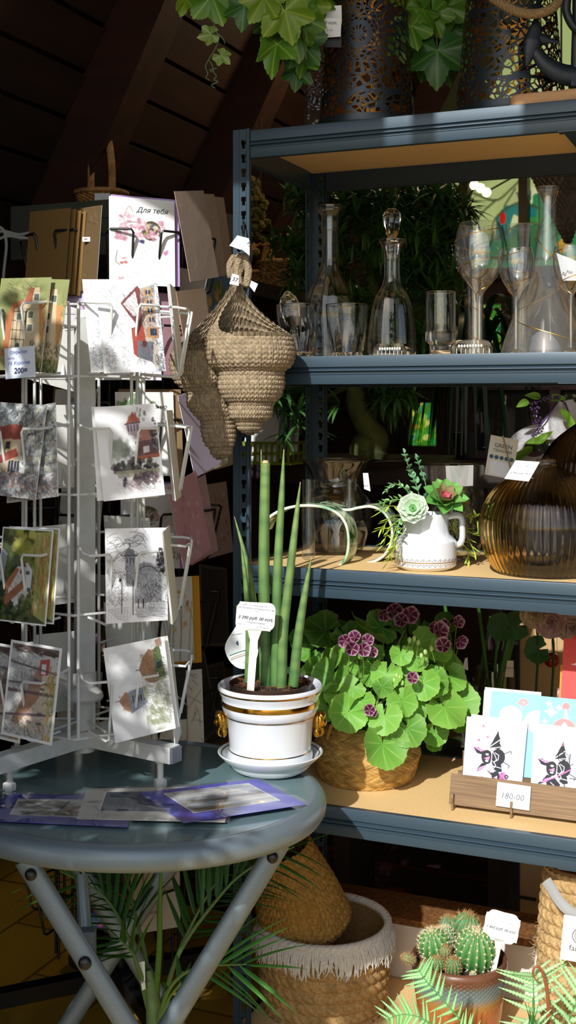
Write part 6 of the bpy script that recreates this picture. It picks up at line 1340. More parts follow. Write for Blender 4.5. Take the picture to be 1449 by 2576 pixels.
# jute bottle holder
jb=woven('jute_planter','tall natural jute planter with white paper label at the picture edge','planter',1458,4,.12,[(2178,76),(2190,80),(2230,86),(2300,92),(2380,95),(2460,96),(2530,92),(2616,78)],lambda u,v: twist(u,v),26,.020,.008,9,mat('natural_jute','c0a070','a88858',rough=.95,ns=200,vc=True,bump=.8,bs=400,spec=.2),.16,nu=260,nv=140)
jm=jb['m']; j0=jb.location; mb=MB()
for k in range(900):
    a=rnd.uniform(0,2*PI); z=rnd.uniform(.03,.27); r=.078*(1-.25*max(0,(z-.2)/.1)); p=Vector((r*math.cos(a),r*math.sin(a),z)); d=Vector((math.cos(a),math.sin(a),0))
    mb.tube([p,p+d*.003+Vector((rnd.gauss(0,.0015),rnd.gauss(0,.0015),rnd.gauss(0,.002))),p+d*.005+Vector((rnd.gauss(0,.003),rnd.gauss(0,.003),rnd.gauss(0,.003)))],.00018,3)
mb.build('loose_fibres',mat('pale_fibre','d8c8a8',rough=1),jb)
zr_=H-(2215-HY)*jm-j0.z; MB().tube(spline([(-.070,-.050,zr_+.020),(-.045,-.086,zr_-.012),(.0,-.100,zr_-.030),(.04,-.09,zr_-.034)],30),.009,8,flat=.2,up=(0,1,0)).build('strap',mat('grey_strap','8a8a86',rough=.6),jb)
c=at(1450,2366,j0.y-.104); pl=thing('paper_label','white paper label lettered fam hanging on the jute planter','label',c)
ML=RZ(-.2)@RY(math.radians(5)); MB().prism([(-.024,.040),(.036,.040),(.036,-.036),(-.024,-.036)],.0006,ML).build('paper',TAG,pl,smooth=False)
ink(pl,'fam',.0145,-.011,-.018,ML@T(0,-.0006,0),'4a4a4e',0,0,'LEFT')
MB().tube([tuple(ML@Vector((.006+.013*math.cos(t),-.0006,.008+.013*math.sin(t)))) for t in np.linspace(0,2*PI,40)],.0007,5,caps=False).tube([tuple(ML@Vector((.006+.009*math.cos(t),-.0006,.008+.0105*math.sin(t)))) for t in np.linspace(0,2*PI,40)],.0005,5,caps=False).tube([tuple(ML@Vector((.003,-.0006,-.001))),tuple(ML@Vector((.003,-.0006,.017)))],.0006,5).build('emblem',mat('ink_4a4a4e','4a4a4e'),pl)
# ================================================================ top shelf: pierced lanterns, bottle, anchor, ivy
LB=mat('black_lantern','3a4148',rough=.4,metal=.7,spec=.5); LGi=mat('gold_lining','b07a30','9a6a28',rough=.35,metal=.8,ns=20)
def voro(x,y,P):
    d1=np.full(x.shape,1e9); d2=np.full(x.shape,1e9)
    for px,py in P:
        d=np.hypot(x-px,y-py); m=d<d1; d2=np.where(m,d1,np.minimum(d2,d)); d1=np.where(m,d,d1)
    return d2-d1
def lantern(label,px,d,top,base,rt,rb,seed,medal=None):
    p,m=stand_at(px,0,d); o=thing('lantern',label,'lantern',p,group='pierced black lanterns'); Y=p.y
    zt=H-(top-HY)*m-p.z; R1,R0=rt*m,rb*m; nu,nv=420,330
    hb=.024; z=np.linspace(hb,zt-.01,nv); u=np.linspace(0,2*PI,nu,endpoint=False)
    a0=math.atan2(-p.y,-p.x); R=R0+(R1-R0)*(z/zt)
    uc=(u[:-1]+u[1:])/2 if False else u+PI/nu; zc=(z[:-1]+z[1:])/2
    X=((uc[None,:]-a0+PI)%(2*PI)-PI)*((R1+R0)/2)/m*np.ones((nv-1,1)); Zp=zc[:,None]/m*np.ones((1,nu))
    r=np.random.default_rng(seed); hole=np.zeros(X.shape,bool)
    W=PI*(R1+R0)/2/m; Hh=(zt)/m
    pts=[]; k=0
    while len(pts)<620 and k<9000:
        k+=1; q=(r.uniform(-W,W),r.uniform(0,Hh)); dens=9+5*math.sin(q[0]*.02+seed)*math.cos(q[1]*.023)
        if all((q[0]-b[0])**2+(q[1]-b[1])**2>dens*dens for b in pts[-620:]): pts.append(q)
    e=voro(X,Zp,pts); hole=e>3.6
    sw=np.sin(X*.035+np.sin(Zp*.03)*2+seed)*np.cos(Zp*.018); hole&=~(np.abs(sw)<.05)
    if medal:
        mx,mz=(medal[0]-px)*1.0,(H-(medal[1]-HY)*m-p.z)/m; dx,dz=X-mx,Zp-mz; rr=np.hypot(dx,dz); an=np.arctan2(dz,dx)
        c=rr<100
        pet=(np.abs(((an*12/(2*PI))%1)-.5)<.30*np.clip((rr-6)/10,0,1)*np.clip((24-rr)/6,0,1))&(rr>7)&(rr<24)
        lat=(np.abs(((an*20/(2*PI)+np.floor((rr-34)/9)*.5)%1)-.5)+np.abs(((rr-34)/9%1)-.5)*.9<.46)&(rr>33)&(rr<66)
        ring=(np.abs(((an*26/(2*PI))%1)-.5)<.30)&(rr>70)&(rr<96)&(np.abs((rr-83)%30-15)>2)
        hole=np.where(c,pet|lat|ring,hole)
    G=np.stack([R[:,None]*np.cos(u),R[:,None]*np.sin(u),z[:,None]+0*u],-1)
    MB().grid(G,wrap_u=True,keep=~hole).build('pierced_shade',LB,o,angle=60)
    Gi=G.copy(); Gi[...,:2]*=(1-.0008/R)[:,None,None]; MB().grid(Gi,wrap_u=True,keep=~hole).build('gold_lining',LGi,o,angle=60)
    MB().lathe([(.001,.0006),(R0*1.03,.0006),(R0*1.04,.004),(R0*1.02,.008),(R0*1.0,.011),(R0*1.005,.013),(R0*.995,.0245)],96,cap0=False).build('base',LB,o)
    MB().lathe([(R1*1.0,zt-.011),(R1*1.03,zt-.004),(R1*.9,zt),(.001,zt)],96,cap0=False).build('lid',LB,o); return o
l1=lantern('black pierced metal lantern with round medallion and hanging price tag',922,.125,-90,300,96,122,3,(902,116))
l2=lantern('black pierced metal lantern behind the iron anchor ornament',1284,.135,-110,268,100,141,8)
yl=l1.location.y
ptag('white price tag hanging on the medallion lantern',[(806,17),(859,13),(860,60),(807,48)],yl-.10,name='price_tag')
ptag('curled lower price tag with printed text on the medallion lantern',[(800,44),(859,47),(857,92),(801,96)],yl-.105,[('00 коп.',.0085,.0,.006,'4a4a52'),('6. 00',.005,.0,-.006,'8a8a92')],name='price_tag')
tb2=thing('hang_tag','small black hang tag below the lantern price tags','tag',at(838,104,yl-.095)); MB().box((0,0,0),(.030,.0006,.022)).build('card',mat('black_card','151515'),tb2,smooth=False)
# tall square bottle
bp_,bm=stand_at(792,0,.17); bo=thing('glass_bottle','clear square glass bottle standing left of the medallion lantern','bottle',bp_,HR-.2); zz_=lambda py: H-(py-HY)*bm-bp_.z
sq=lambda th,z: np.where(z<zz_(115),1/np.maximum(np.abs(np.cos(th+PI/4)),np.abs(np.sin(th+PI/4)))*.95,1.0)
MB().lathe([(.001,.0008),(23*bm,.0008),(25*bm,.006),(25*bm,zz_(135)),(23*bm,zz_(120)),(13*bm,zz_(85)),(12*bm,zz_(20)),(14*bm,zz_(15)),(14*bm,zz_(0))],48,mod=sq,cap0=False).build('body',glass('bottle_glass',(.92,.93,.86),f0=.07,haze=.03),bo,angle=40)
# iron anchor with rope on a wooden base
IR=mat('black_iron','2a3036','20262c',rough=.42,metal=.3,ns=40,bump=.25,bs=120,spec=.5)
bb=stand_at(1440,0,.055)[0]; wb=thing('wooden_plinth','light wooden plinth carrying the iron anchor at the top shelf edge','plinth',bb,HR)
pts=[]; L0,W0=.205,.085
for sx,sy,a0 in ((1,1,0),(-1,1,90),(-1,-1,180),(1,-1,270)):
    for k in range(7):
        a=math.radians(a0+15*k); pts.append((sx*(L0/2-.018)+.018*math.cos(a),sy*(W0/2-.018)+.018*math.sin(a)))
V=[(x,y,z) for z in (.0005,.020,.0235) for x,y in pts]; V=[(x*(1 if z<.021 else .97),y*(1 if z<.021 else .95),z) for x,y,z in V]; n=len(pts)
MB().add(V,[(i*n+k,i*n+(k+1)%n,(i+1)*n+(k+1)%n,(i+1)*n+k) for i in range(2) for k in range(n)]+[tuple(range(2*n,3*n)),tuple(reversed(range(n)))]).build('board',mat('pale_wood','d0a070','b4865a',rough=.7,ns=4,nmap=(2,12,12),bump=.2,bs=60),wb,smooth=False)
ya=bb.y-.004; am=ya/F; ao=Vector((bb.x,ya,bb.z+.0245)); an=thing('anchor','black cast iron anchor with a thick rope over its fluke','anchor',ao)
q=lambda x,y,dy=0: Vector(((x-CX)*am-ao.x,dy,H-(y-HY)*am-ao.z))
def flatbar(path,rs,th): 
    S=spline([tuple(q(x,y)) for x,y in path],40); r=np.interp(np.linspace(0,1,40),np.linspace(0,1,len(rs)),rs)*am
    return S,r
mb=MB(); S,r=flatbar([(1340,112),(1352,135),(1372,160),(1400,180),(1430,190),(1470,190),(1510,178),(1548,150),(1570,112)],[7,16,21,25,27,27,25,18,7],0); mb.tube(S,r,14,flat=.55,up=(0,1,0))
for s in (1,-1):
    X=lambda x: x if s==1 else 2*1455-x
    for path,rs in (([(X(1349),38),(X(1347),70),(X(1340),104),(X(1332),135),(X(1325),166)],[2,15,24,17,3]),([(X(1335),104),(X(1358),96),(X(1382),102),(X(1408),106)],[20,15,8,2])):
        S,r=flatbar(path,rs,0); mb.tube(S,r,12,flat=.5,up=(0,1,0))
S,r=flatbar([(1455,195),(1455,60),(1455,-60),(1455,-150)],[20,16,14,13],0); mb.tube(S,r,14,flat=.6,up=(0,1,0))
S,r=flatbar([(1380,-40),(1420,-44),(1455,-44),(1490,-44),(1530,-40)],[10,11,11,11,10],0); mb.tube(S,r,10)
mb.tube([tuple(q(1455+22*math.cos(t),-172+22*math.sin(t))) for t in np.linspace(0,2*PI,30)],6*am,8,caps=False); mb.box(q(1455,205),(.03,.02,.02))
mb.build('body',IR,an)
S,r=flatbar([(1427,-30),(1420,5),(1418,35),(1426,60),(1442,82),(1470,96),(1500,92)],[11]*7,0); S=S-np.array([0,.020,0]); mb=MB(); mb.tube(S,11*am,10); mb.build('twisted_band',IR,an)
S=spline([tuple(q(x,y,d)) for x,y,d in ((1236,-8,.0),(1262,14,-.008),(1290,34,-.016),(1320,44,-.02),(1350,44,-.022),(1380,32,-.02),(1400,10,-.016),(1412,-20,-.012),(1420,-60,-.006))],160); mb=MB()
tg=np.gradient(S,axis=0); tg/=np.linalg.norm(tg,axis=1,keepdims=True)
for k in range(3):
    pth=[]
    for i,(p_,t_) in enumerate(zip(S,tg)):
        e1=np.cross(t_,[0,1,0]); e1/=np.linalg.norm(e1); e2=np.cross(t_,e1); a=i*.42+2.094*k; pth.append(tuple(p_+(e1*math.cos(a)+e2*math.sin(a))*.0040))
    mb.tube(pth,.0046,7)
mb.build('rope',mat('rope','9c8058','846a44',rough=.95,ns=250,bump=.5,bs=500),an)
# ---------------------------------------------------------------- artificial ivy
IVY=mat('ivy_leaf','ffffff',vc=True,rough=.38,spec=.45,tl=.2,bump=.15,bs=150)
def ivyleaf(R,seed,base='3f6a1c',vein='8aa848',nph=85,nr=8):
    ph=np.linspace(math.radians(-72),math.radians(252),nph); r=np.linspace(0,1,nr); out=np.full(nph,.66)
    for c,l,w in ((90,1.05,30),(90-60,.95,29),(90+60,.95,29),(90-118,.78,28),(90+118,.78,28)):
        out=np.maximum(out,.64+(l-.64)*np.clip(1-np.abs(np.degrees(ph)-c)/w,0,1)**.85)
    out=out*(1+.022*np.sign(np.sin(ph*46)))
    X=R*r[:,None]*out*np.cos(ph); Y=R*r[:,None]*out*np.sin(ph)+R*.1; Z=R*(.10*np.sin(ph*5+seed)*r[:,None]**2-.14*(r[:,None]*out)**2+.05*np.sin(seed*3+ph*2)*r[:,None])
    ve=np.zeros((nr,nph))
    for c in (90,32,148,-28,208): ve=np.maximum(ve,np.clip(1-np.abs(np.degrees(ph)-c)[None,:]*r[:,None]/2.6,0,1))
    f=np.clip(ve*.65+.18*r[:,None]**2,0,1)[...,None]; return np.stack([X,Y,Z],-1),lin(base)*(1-f)+lin(vein)*f
def ivy(label,Y,stem,leaves,extra=None):
    o=thing('ivy_vine',label,'ivy',at(*stem[0],Y)); c0=o.location; mb=MB(); ms=MB(); ms.tube(spline([at(x,y,Y+.02)-c0 for x,y in stem],40),.0022,6,lin('4a5a2a'))
    for i,(x,y,r,ang,dy,tone) in enumerate(leaves):
        p=at(x,y,Y+dy)-c0; a=math.radians(ang); d=(math.cos(a),-.15,math.sin(a)); n=Vector((rnd.gauss(-.1,.25),-.9,.35+rnd.gauss(0,.2)))
        G,C=ivyleaf(1.12*r*(Y+dy)/F,i*1.3,('4a7a1e','2f5a24','6a8a22')[tone],('a0b84a','6d9a4a','a8b83c')[tone]); place(mb,G,C,aim(p,d,0,n))
        ms.tube(spline([p,p-Vector(d)*.02+Vector((0,.01,0)),p-Vector(d)*.05+Vector((0,.02,0))],6),.0009,5,lin('6a7a3a'))
    if extra: extra(mb,ms,c0)
    mb.build('leaves',IVY,o,angle=0); ms.build('stem',mat('ivy_stem','ffffff',vc=True,rough=.6),o); return o
def tendril(mb,ms,c0):
    Y=2.12
    for p in ([(536,52),(545,80),(550,100),(540,125),(525,150),(517,168),(523,185),(518,195),(528,202)],[(525,150),(534,165),(536,180),(528,176),(545,172)],[(536,180),(544,192),(538,200),(548,206),(532,214),(541,222)],[(545,82),(560,95),(566,110)],[(536,70),(540,82),(530,86)]):
        ms.tube(spline([at(x,y,Y)-c0 for x,y in p],30),.0010,5,lin('4f6a44'))
    for x,y,r,ang,t in ((534,85,34,195,0),(553,138,30,-40,0)):
        G,C=ivyleaf(r*Y/F,ang,'6d8a3a','b8c070'); place(mb,G,C,aim(at(x,y,Y-.004)-c0,(math.cos(math.radians(ang)),-.1,math.sin(math.radians(ang))),0,(0,-1,.2)))
ivy('artificial ivy vine with curling tendril hanging left of the pierced lantern',2.12,[(500,-60),(620,-30),(720,10),(760,80),(770,150)],
 [(530,-18,72,-70,0,0),(470,-5,40,-110,.02,2),(575,-20,60,-60,.03,2),(617,6,58,-98,-.01,1),(560,-40,60,-90,.04,1),(668,-12,66,-120,-.02,2),(715,18,78,-78,-.03,2),(700,102,74,-108,-.01,0),(735,70,70,-75,.02,0),(745,95,72,-50,.04,1),(762,40,60,-80,.03,0),(690,40,60,-95,.03,1),(770,140,46,-110,.05,0),(748,175,44,-95,.06,1),(650,-30,60,-90,.05,1),(780,10,50,-60,.05,2),(800,-20,60,-80,.06,0)],tendril)
ivy('artificial ivy vine hanging in the gap between the two pierced lanterns',2.32,[(1010,-60),(1060,-10),(1090,60),(1100,130)],
 [(1032,58,58,-75,-.03,0),(1060,20,50,-60,-.02,0),(1010,100,46,-85,0,0),(1100,118,84,-92,-.02,1),(1085,30,56,-70,0,0),(1125,10,60,-95,.02,0),(1055,95,50,-100,.02,1),(1140,70,60,-60,.04,1),(1035,-20,60,-90,0,2),(1100,-25,64,-80,.02,1),(1150,-10,50,-100,.04,0),(1075,155,44,-110,.05,1),(1120,160,46,-80,.05,1)])
# ================================================================ things inside the shop, behind the shelving
# rug
A=Art(160,110,'3a1010',120)
for k in range(7): A.line([(0,.08+.14*k),(1,.08+.14*k)],.010,['6a1a14','1a1210','7a3a28','241414'][k%4])
for k in range(220): A.blob(A.r.random(),A.r.random(),.018,.022,['5a1812','1c1a24','7a5a40','2a0e0c','883020','14202a'][k%6],.9,.3,.4)
A.frame(.05,'5a1410')
rg=thing('rug','dark red patterned oriental rug on the floor behind the shelving','rug',hp(-.5,3.40,.0),HR)
G=np.zeros((A.h,A.w,3)); G[...,0]=np.linspace(-1.2,1.2,A.w); G[...,1]=np.linspace(.62,-.62,A.h)[:,None]; G[...,2]=.008
MB().grid(G,A.a).box((0,0,.0038),(2.4,1.24,.0074),None,lin('3a1010')).build('pile',mat('rug_pile','ffffff',vc=True,rough=1,bump=.4,bs=300),rg,smooth=False)
# cream board with black frame standing behind
k=(1272-CX)/F; fb=at(1283,2400,2.86); cbp=thing('framed_board','cream board in a black frame standing on the floor behind the marble ledge','board',Vector((fb.x,fb.y,0)),HR)
FRB=mat('black_frame','17171a',rough=.45); mb=MB()
mb.box((.012,0,.42),(.024,.03,.84)).box((.55,0,.42),(.024,.03,.84)).box((.28,0,.022),(.56,.03,.044)).box((.28,0,.828),(.56,.03,.024)); mb.build('frame',FRB,cbp,smooth=False)
MB().box((.28,.004,.42),(.52,.008,.80)).build('panel',mat('cream_panel','c0a070','b09062',rough=.7,ns=5),cbp,smooth=False)
for z in (.14,.05): MB().box((.04 if z>.1 else .17,-.016,z),(.05,.006,.006) if z>.1 else (.006,.006,.03)).build('latch',FRB,cbp,smooth=False)
# low counter behind the shelves
DK=mat('dark_wood','2c1a10','1c100a',rough=.55,ns=3,nmap=(1,8,8))
ct_=thing('counter','dark wooden counter behind the shelving carrying the bonsai','counter',hp(-.30,3.15,0),HR)
MB().box((0,0,1.125),(2.1,.62,.05)).build('top',DK,ct_,smooth=False)
for x in (-1.0,-.35,.35,1.0): MB().box((x,-.26,.55),(.06,.06,1.1)).build('leg',DK,ct_,smooth=False)
CTZ=1.150
# bonsai tree
by=2.98; bt_=thing('bonsai_tree','large potted bonsai with dense narrow dark leaves behind the shelving','tree',at(930,1130,by)); b0=Vector((bt_.location.x,by,CTZ+.0006)); bt_.location=b0
qb=lambda x,y,dy=0: at(x,y,by+dy)-b0
BARK=mat('mossy_bark','565a26','38401a',rough=.95,ns=25,bump=.9,bs=60)
mb=MB(); S=spline([qb(925,1150),qb(930,1125),qb(940,1100),qb(915,1060),qb(895,1010),qb(900,940),qb(925,860),qb(938,780),qb(938,690),qb(930,600)],60); mb.tube(S,np.interp(np.linspace(0,1,60),[0,.08,.18,.3,.5,1],[.045,.050,.040,.028,.022,.012]),14)
for p in ([(938,760),(860,690),(790,640),(740,650)],[(936,720),(1000,640),(1080,600),(1130,590)],[(930,650),(900,570),(880,520)],[(932,640),(980,560),(1040,520)],[(900,960),(840,990),(770,1040)],[(915,900),(1000,860),(1060,790)],[(925,840),(850,800),(800,780)]):
    mb.tube(spline([qb(x,y,rnd.uniform(-.08,.08)*(i>0)) for i,(x,y) in enumerate(p)],12),np.linspace(.010,.004,12),7)
mb.build('trunk',BARK,bt_)
NL=mat('narrow_leaf','ffffff',vc=True,rough=.4,spec=.4,tl=.12); mb=MB()
cl_=[(900,530,70,50),(820,560,80,60),(1000,540,90,60),(1090,560,70,60),(1130,590,50,60),(850,640,60,60),(1060,650,90,70),(740,640,45,45),(960,600,60,40),(800,500,60,30),(1000,760,60,60),(1090,720,50,60),(1030,690,60,50),(780,1030,50,40),(730,1000,40,30),(1000,1000,60,30),(1140,520,40,40),(1060,500,60,30),(890,770,40,40),(1020,860,50,50),(770,690,40,40),(930,500,50,30),(1090,640,70,60),(1020,600,70,50)]
for (cx,cy,rx,ry) in cl_:
    for t in range(15):
        c=qb(cx+rnd.gauss(0,rx*.55),cy+rnd.gauss(0,ry*.55),rnd.uniform(-.16,.10)); hd=Vector((rnd.gauss(0,.6),rnd.gauss(-.4,.5),rnd.gauss(.4,.5))).normalized()
        tone=rnd.random()
        for k in range(13):
            d=(hd*.7+Vector((rnd.gauss(0,1),rnd.gauss(0,1),rnd.gauss(0,1))).normalized()).normalized(); L=rnd.uniform(.045,.075)
            G,C=leafgrid(L,.009,.75,.15,-.25,5,3,('1f4a26','2c5a2a','3a6a2c')[int(tone*3)],'4f7a3a'); place(mb,G,C,aim(c,d),rnd.uniform(.7,1.1))
mb.build('foliage',NL,bt_,angle=0)
MB().lathe([(.001,0),(.10,0),(.12,.006),(.125,.012),(.118,.012),(.001,.01)],40,cap0=False).build('tray',DK,bt_)
# broad drooping blades behind the trunk
dr=thing('drooping_plant','dark strap-leaved plant drooping behind the bonsai trunk','plant',hp(-.84,3.32,CTZ+.0006)); d0=dr.location; mb=MB()
mb.lathe([(.001,0),(.04,0),(.05,.07),(.045,.07),(.001,.06)],32,cap0=False); mb.build('pot',mat('dark_pot','1c1a18',rough=.5),dr); mb=MB()
for k in range(70):
    a=rnd.uniform(0,2*PI); r=rnd.uniform(.10,.26); h=rnd.uniform(.28,.42); S=spline([(0,0,.06),(r*.35*math.cos(a),r*.35*math.sin(a),h),(r*.8*math.cos(a),r*.8*math.sin(a),h*.92),(r*1.15*math.cos(a),r*1.15*math.sin(a),h*.05)],14); w=np.interp(np.linspace(0,1,14),[0,.3,1],[.007,.013,.001]); G=np.zeros((14,3,3)); sd=np.array([-math.sin(a),math.cos(a),0])
    for i in range(14): 
        for j,s in enumerate((-1,0,1)): G[i,j]=S[i]+sd*w[i]*s+np.array([0,0,-.15*w[i]*(s==0)])
    mb.grid(G,lin('1c3a20')*rnd.uniform(.6,1.2))
mb.build('blades',NL,dr,angle=0)
# white sun hats
HAT=mat('white_straw','d8d6d8','c4c2c8',rough=.9,ns=150,bump=.7,bs=160,bmap=(1,1,6)); VIO=mat('violet_trim','4a2a6a',rough=.7)
hw=hp(.86,3.02,CTZ); 
ht=thing('crochet_hat','white crocheted cone hat with violet trim hanging behind the ribbed vases','hat',at(1395,1085,2.75)); h0=ht.location
S=[(at(x,y,2.75)-h0) for x,y in ((1352,1016),(1378,1014),(1446,1085),(1420,1120),(1380,1118),(1340,1100))]
def cone(o,c,top,R,hh,mt,nm,tilt):
    M=T(*c)@tilt; nu,nv=96,40; t=np.linspace(0,1,nv); u=np.linspace(0,2*PI,nu,endpoint=False); r=(.12+.88*t)*R*(1+.012*np.sin(t*hh/.006*2*PI)); G=np.stack([r[:,None]*np.cos(u),r[:,None]*np.sin(u)*.6,(hh*(1-t))[:,None]+0*u],-1); MB().add(xf(M,G.reshape(-1,3)),[np.array([(i*nu+k,i*nu+(k+1)%nu,(i+1)*nu+(k+1)%nu,(i+1)*nu+k) for i in range(nv-1) for k in range(nu)])]).build(nm,mt,o); return M
M=cone(ht,at(1392,1108,2.75)-h0,0,.052,.090,HAT,'crown',RY(.18))
for s in (-1,1): MB().tube([tuple(M@Vector((s*.008,-.012,.089))),tuple(M@Vector((s*.034,-.024,.040))),tuple(M@Vector((s*.054,-.016,.0)))],.0022,6).build('trim',VIO,ht)
mb=MB(); M2=T(*(at(1350,1130,2.75)-h0))@RY(-.5)@RX(.7); mb.lathe([(.03,.004),(.05,.0),(.075,.002),(.074,.004),(.03,.008)],64,cap0=False); mb.V=[xf(M2,v) for v in mb.V]; mb.build('brim',HAT,ht)
hx=thing('crochet_hat','second white crocheted hat partly hidden beside the dark ribbed vase','hat',at(1440,1060,2.82)); cone(hx,at(1440,1075,2.82)-hx.location,0,.055,.065,HAT,'crown',RY(-.1))
bd=thing('bead_garland','violet bead and green leaf garland trailing over the white hats','garland',at(1350,1010,2.70)); g_=bd.location; mb=MB()
for k in range(60):
    x=1345+rnd.gauss(0,8)+(k%3)*26; y=1010+rnd.uniform(0,60) if k%3==0 else 1000+rnd.uniform(-4,10); mb.ball(at(x,y,2.70)-g_,.0030,8,6)
mb.build('beads',mat('violet_bead','3a1a4a',rough=.2,coat=.5),bd); mb=MB()
for x,y,dx,dz,L in ((1345,1118,.3,.25,.05),(1370,1108,-1,-.1,.045),(1340,1125,-.8,-.5,.05),(1325,1135,-1,-.6,.05),(1410,1030,.8,-.9,.05),(1425,1045,.5,-1,.05),(1380,1004,1,.1,.04),(1360,1000,-1,.2,.035),(1330,1010,-.8,-.3,.03)):
    G,C=leafgrid(L,.018,.7,.3,-.2,9,5,'5a8a1e','8ab03a'); place(mb,G,C,aim(at(x,y,2.70)-g_,(dx,-.1,dz),0,(0,-1,.4)))
mb.build('leaves',LEAFV,bd)
# wicker lampshade hanging
WK=mat('grey_wicker','5a5048','3c342e',rough=.8,vc=True,bump=.4,bs=200)
ws=thing('wicker_cone','grey woven wicker cone hanging before the stained-glass window','lampshade',at(1412,440,3.6)); w0=ws.location; nu,nv=160,70; u=np.linspace(0,2*PI,nu,endpoint=False); t=np.linspace(0,1,nv)
r=np.interp(t,[0,.3,1],[.115,.085,.008]); zz=np.interp(t,[0,1],[.06,-.205]); hgt=np.sin(u[None,:]*28+np.floor(t[:,None]*22)*PI)*np.sin((t[:,None]*22%1)*PI)*.004; R=r[:,None]+hgt
G=np.stack([R*np.cos(u)+.02*t[:,None],R*np.sin(u),zz[:,None]+0*R],-1); MB().grid(G,ycol(np.broadcast_to(u*4,(nv,nu)),np.broadcast_to((t*22)[:,None],(nv,nu)),4,.3),wrap_u=True).build('weave',WK,ws,angle=0)
MB().tube([(0,0,.05),(0,0,1.6)],.003,6).build('cord',mat('black_cable','111111'),ws)
# dark cabinet along the left slope with baskets on it
cbn=thing('wall_shelf','long dark wall shelf along the plank wall carrying wicker baskets','shelf',hp(-1.60,3.75,0),HR)
MB().box((-.02,0,1.50),(.36,2.3,.20)).build('body',DK,cbn,smooth=False); MB().box((.01,0,1.62),(.44,2.34,.04)).build('top',DK,cbn,smooth=False)
CZ=1.6405
WI=mat('wicker','c8985a','9a6c3a',rough=.7,vc=True,ns=60,bump=.4,bs=200)
def wicker(label,px,Y,rw,h,handle,z=None,flare=1.15,group='wicker baskets on the cabinet'):
    k=(px-CX)/F; c=Vector((k*Y,Y,z or CZ)); m=Y/F; o=thing('wicker_basket',label,'basket',c,group=group); R=rw*m; nu,nv=200,50; u=np.linspace(0,2*PI,nu,endpoint=False); t=np.linspace(0,1,nv); hh=h*m
    rr=R*(.85+(flare-.85)*t); wv=np.sin(u[None,:]*22+np.floor(t[:,None]*10)*PI)*np.abs(np.sin(t[:,None]*10*PI))*.005; Rr=rr[:,None]+wv
    G=np.stack([Rr*np.cos(u),Rr*np.sin(u),(t*hh)[:,None]+0*Rr+.001],-1); mb=MB().grid(G,ycol(np.broadcast_to(u*6,(nv,nu)),np.broadcast_to((t*10)[:,None],(nv,nu)),int(px),.25),wrap_u=True); mb.lathe([(.001,.001),(R*.85,.001)],32,cap0=False); mb.lathe([(.001,.012),(R*.82,.012),(rr[-1]-.008,hh)],32,cap0=False); mb.tube([((rr[-1])*math.cos(a),(rr[-1])*math.sin(a),hh+.002) for a in np.linspace(0,2*PI,60)],.006,7,caps=False); mb.build('weave',WI,o,angle=0)
    hw,hhh=handle; MB().tube(spline([(-hw*m,0,hh*.4),(-hw*m*1.0,0,hh+hhh*m*.4),(-hw*m*.6,0,hh+hhh*m*.85),(0,0,hh+hhh*m),(hw*m*.6,0,hh+hhh*m*.85),(hw*m,0,hh+hhh*m*.4),(hw*m,0,hh*.4)],40),.007,8,flat=1.3).build('handle',WI,o); return o
bx_=thing('storage_box','grey green storage box on the cabinet under the tall-handled basket','box',Vector(((250-CX)/F*2.92,2.92,CZ)),HR); MB().box((0,0,.0625),(.30,.30,.125)).build('body',mat('grey_board','5a5c4e','4c4e42',rough=.8,ns=10),bx_,smooth=False)
wk=wicker('wicker basket with tall thin handle on the storage box above the card stands',255,2.92,52,44,(26,170),CZ+.1256,1.25)
ptag('small grey white tag on the tall-handled wicker basket',[(238,486),(276,486),(276,518),(238,520)],2.80)
wicker('orange wicker basket with arched handle seen through the shelving',716,3.55,58,62,(50,70))
wicker('striped wicker basket with small handle beside the blue post',655,3.75,42,52,(30,80))
# dried flowers
df=thing('dried_flowers','bunch of dried yellowish flowers hanging behind the blue post','flowers',at(650,560,3.4)); f0=df.location; mb=MB()
for k in range(260):
    p=at(645+rnd.gauss(0,9),540+rnd.gauss(0,34),3.4+rnd.gauss(0,.05))-f0; mb.ball(p,rnd.uniform(.006,.012),6,4,col=lin(['7a6a2a','5a5a24','8a7a3a','4a4a20'][k%4]))
mb.build('blossoms',mat('dried_petal','ffffff',vc=True,rough=1),df); MB().tube([at(650,600,3.4)-f0,at(655,420,3.42)-f0,at(655,300,3.45)-f0],.003,5).build('stems',DK,df)
# white cables at the left
wc=thing('white_cable','tangled white cables along the wall left of the card stands','cable',at(40,590,2.75)); c_=wc.location; mb=MB()
for P_ in ([(-40,560),(0,572),(20,590),(60,598),(95,594),(130,588)],[(-40,590),(10,582),(50,590),(100,578),(130,570)],[(12,585),(16,620),(10,680),(4,760),(2,830)],[(-20,610),(20,594),(70,602),(110,600)]):
    mb.tube(spline([at(x,y,2.75)-c_ for x,y in P_],24),.0035,7)
mb.build('cable',mat('white_pvc','b8b8b0',rough=.5),wc)
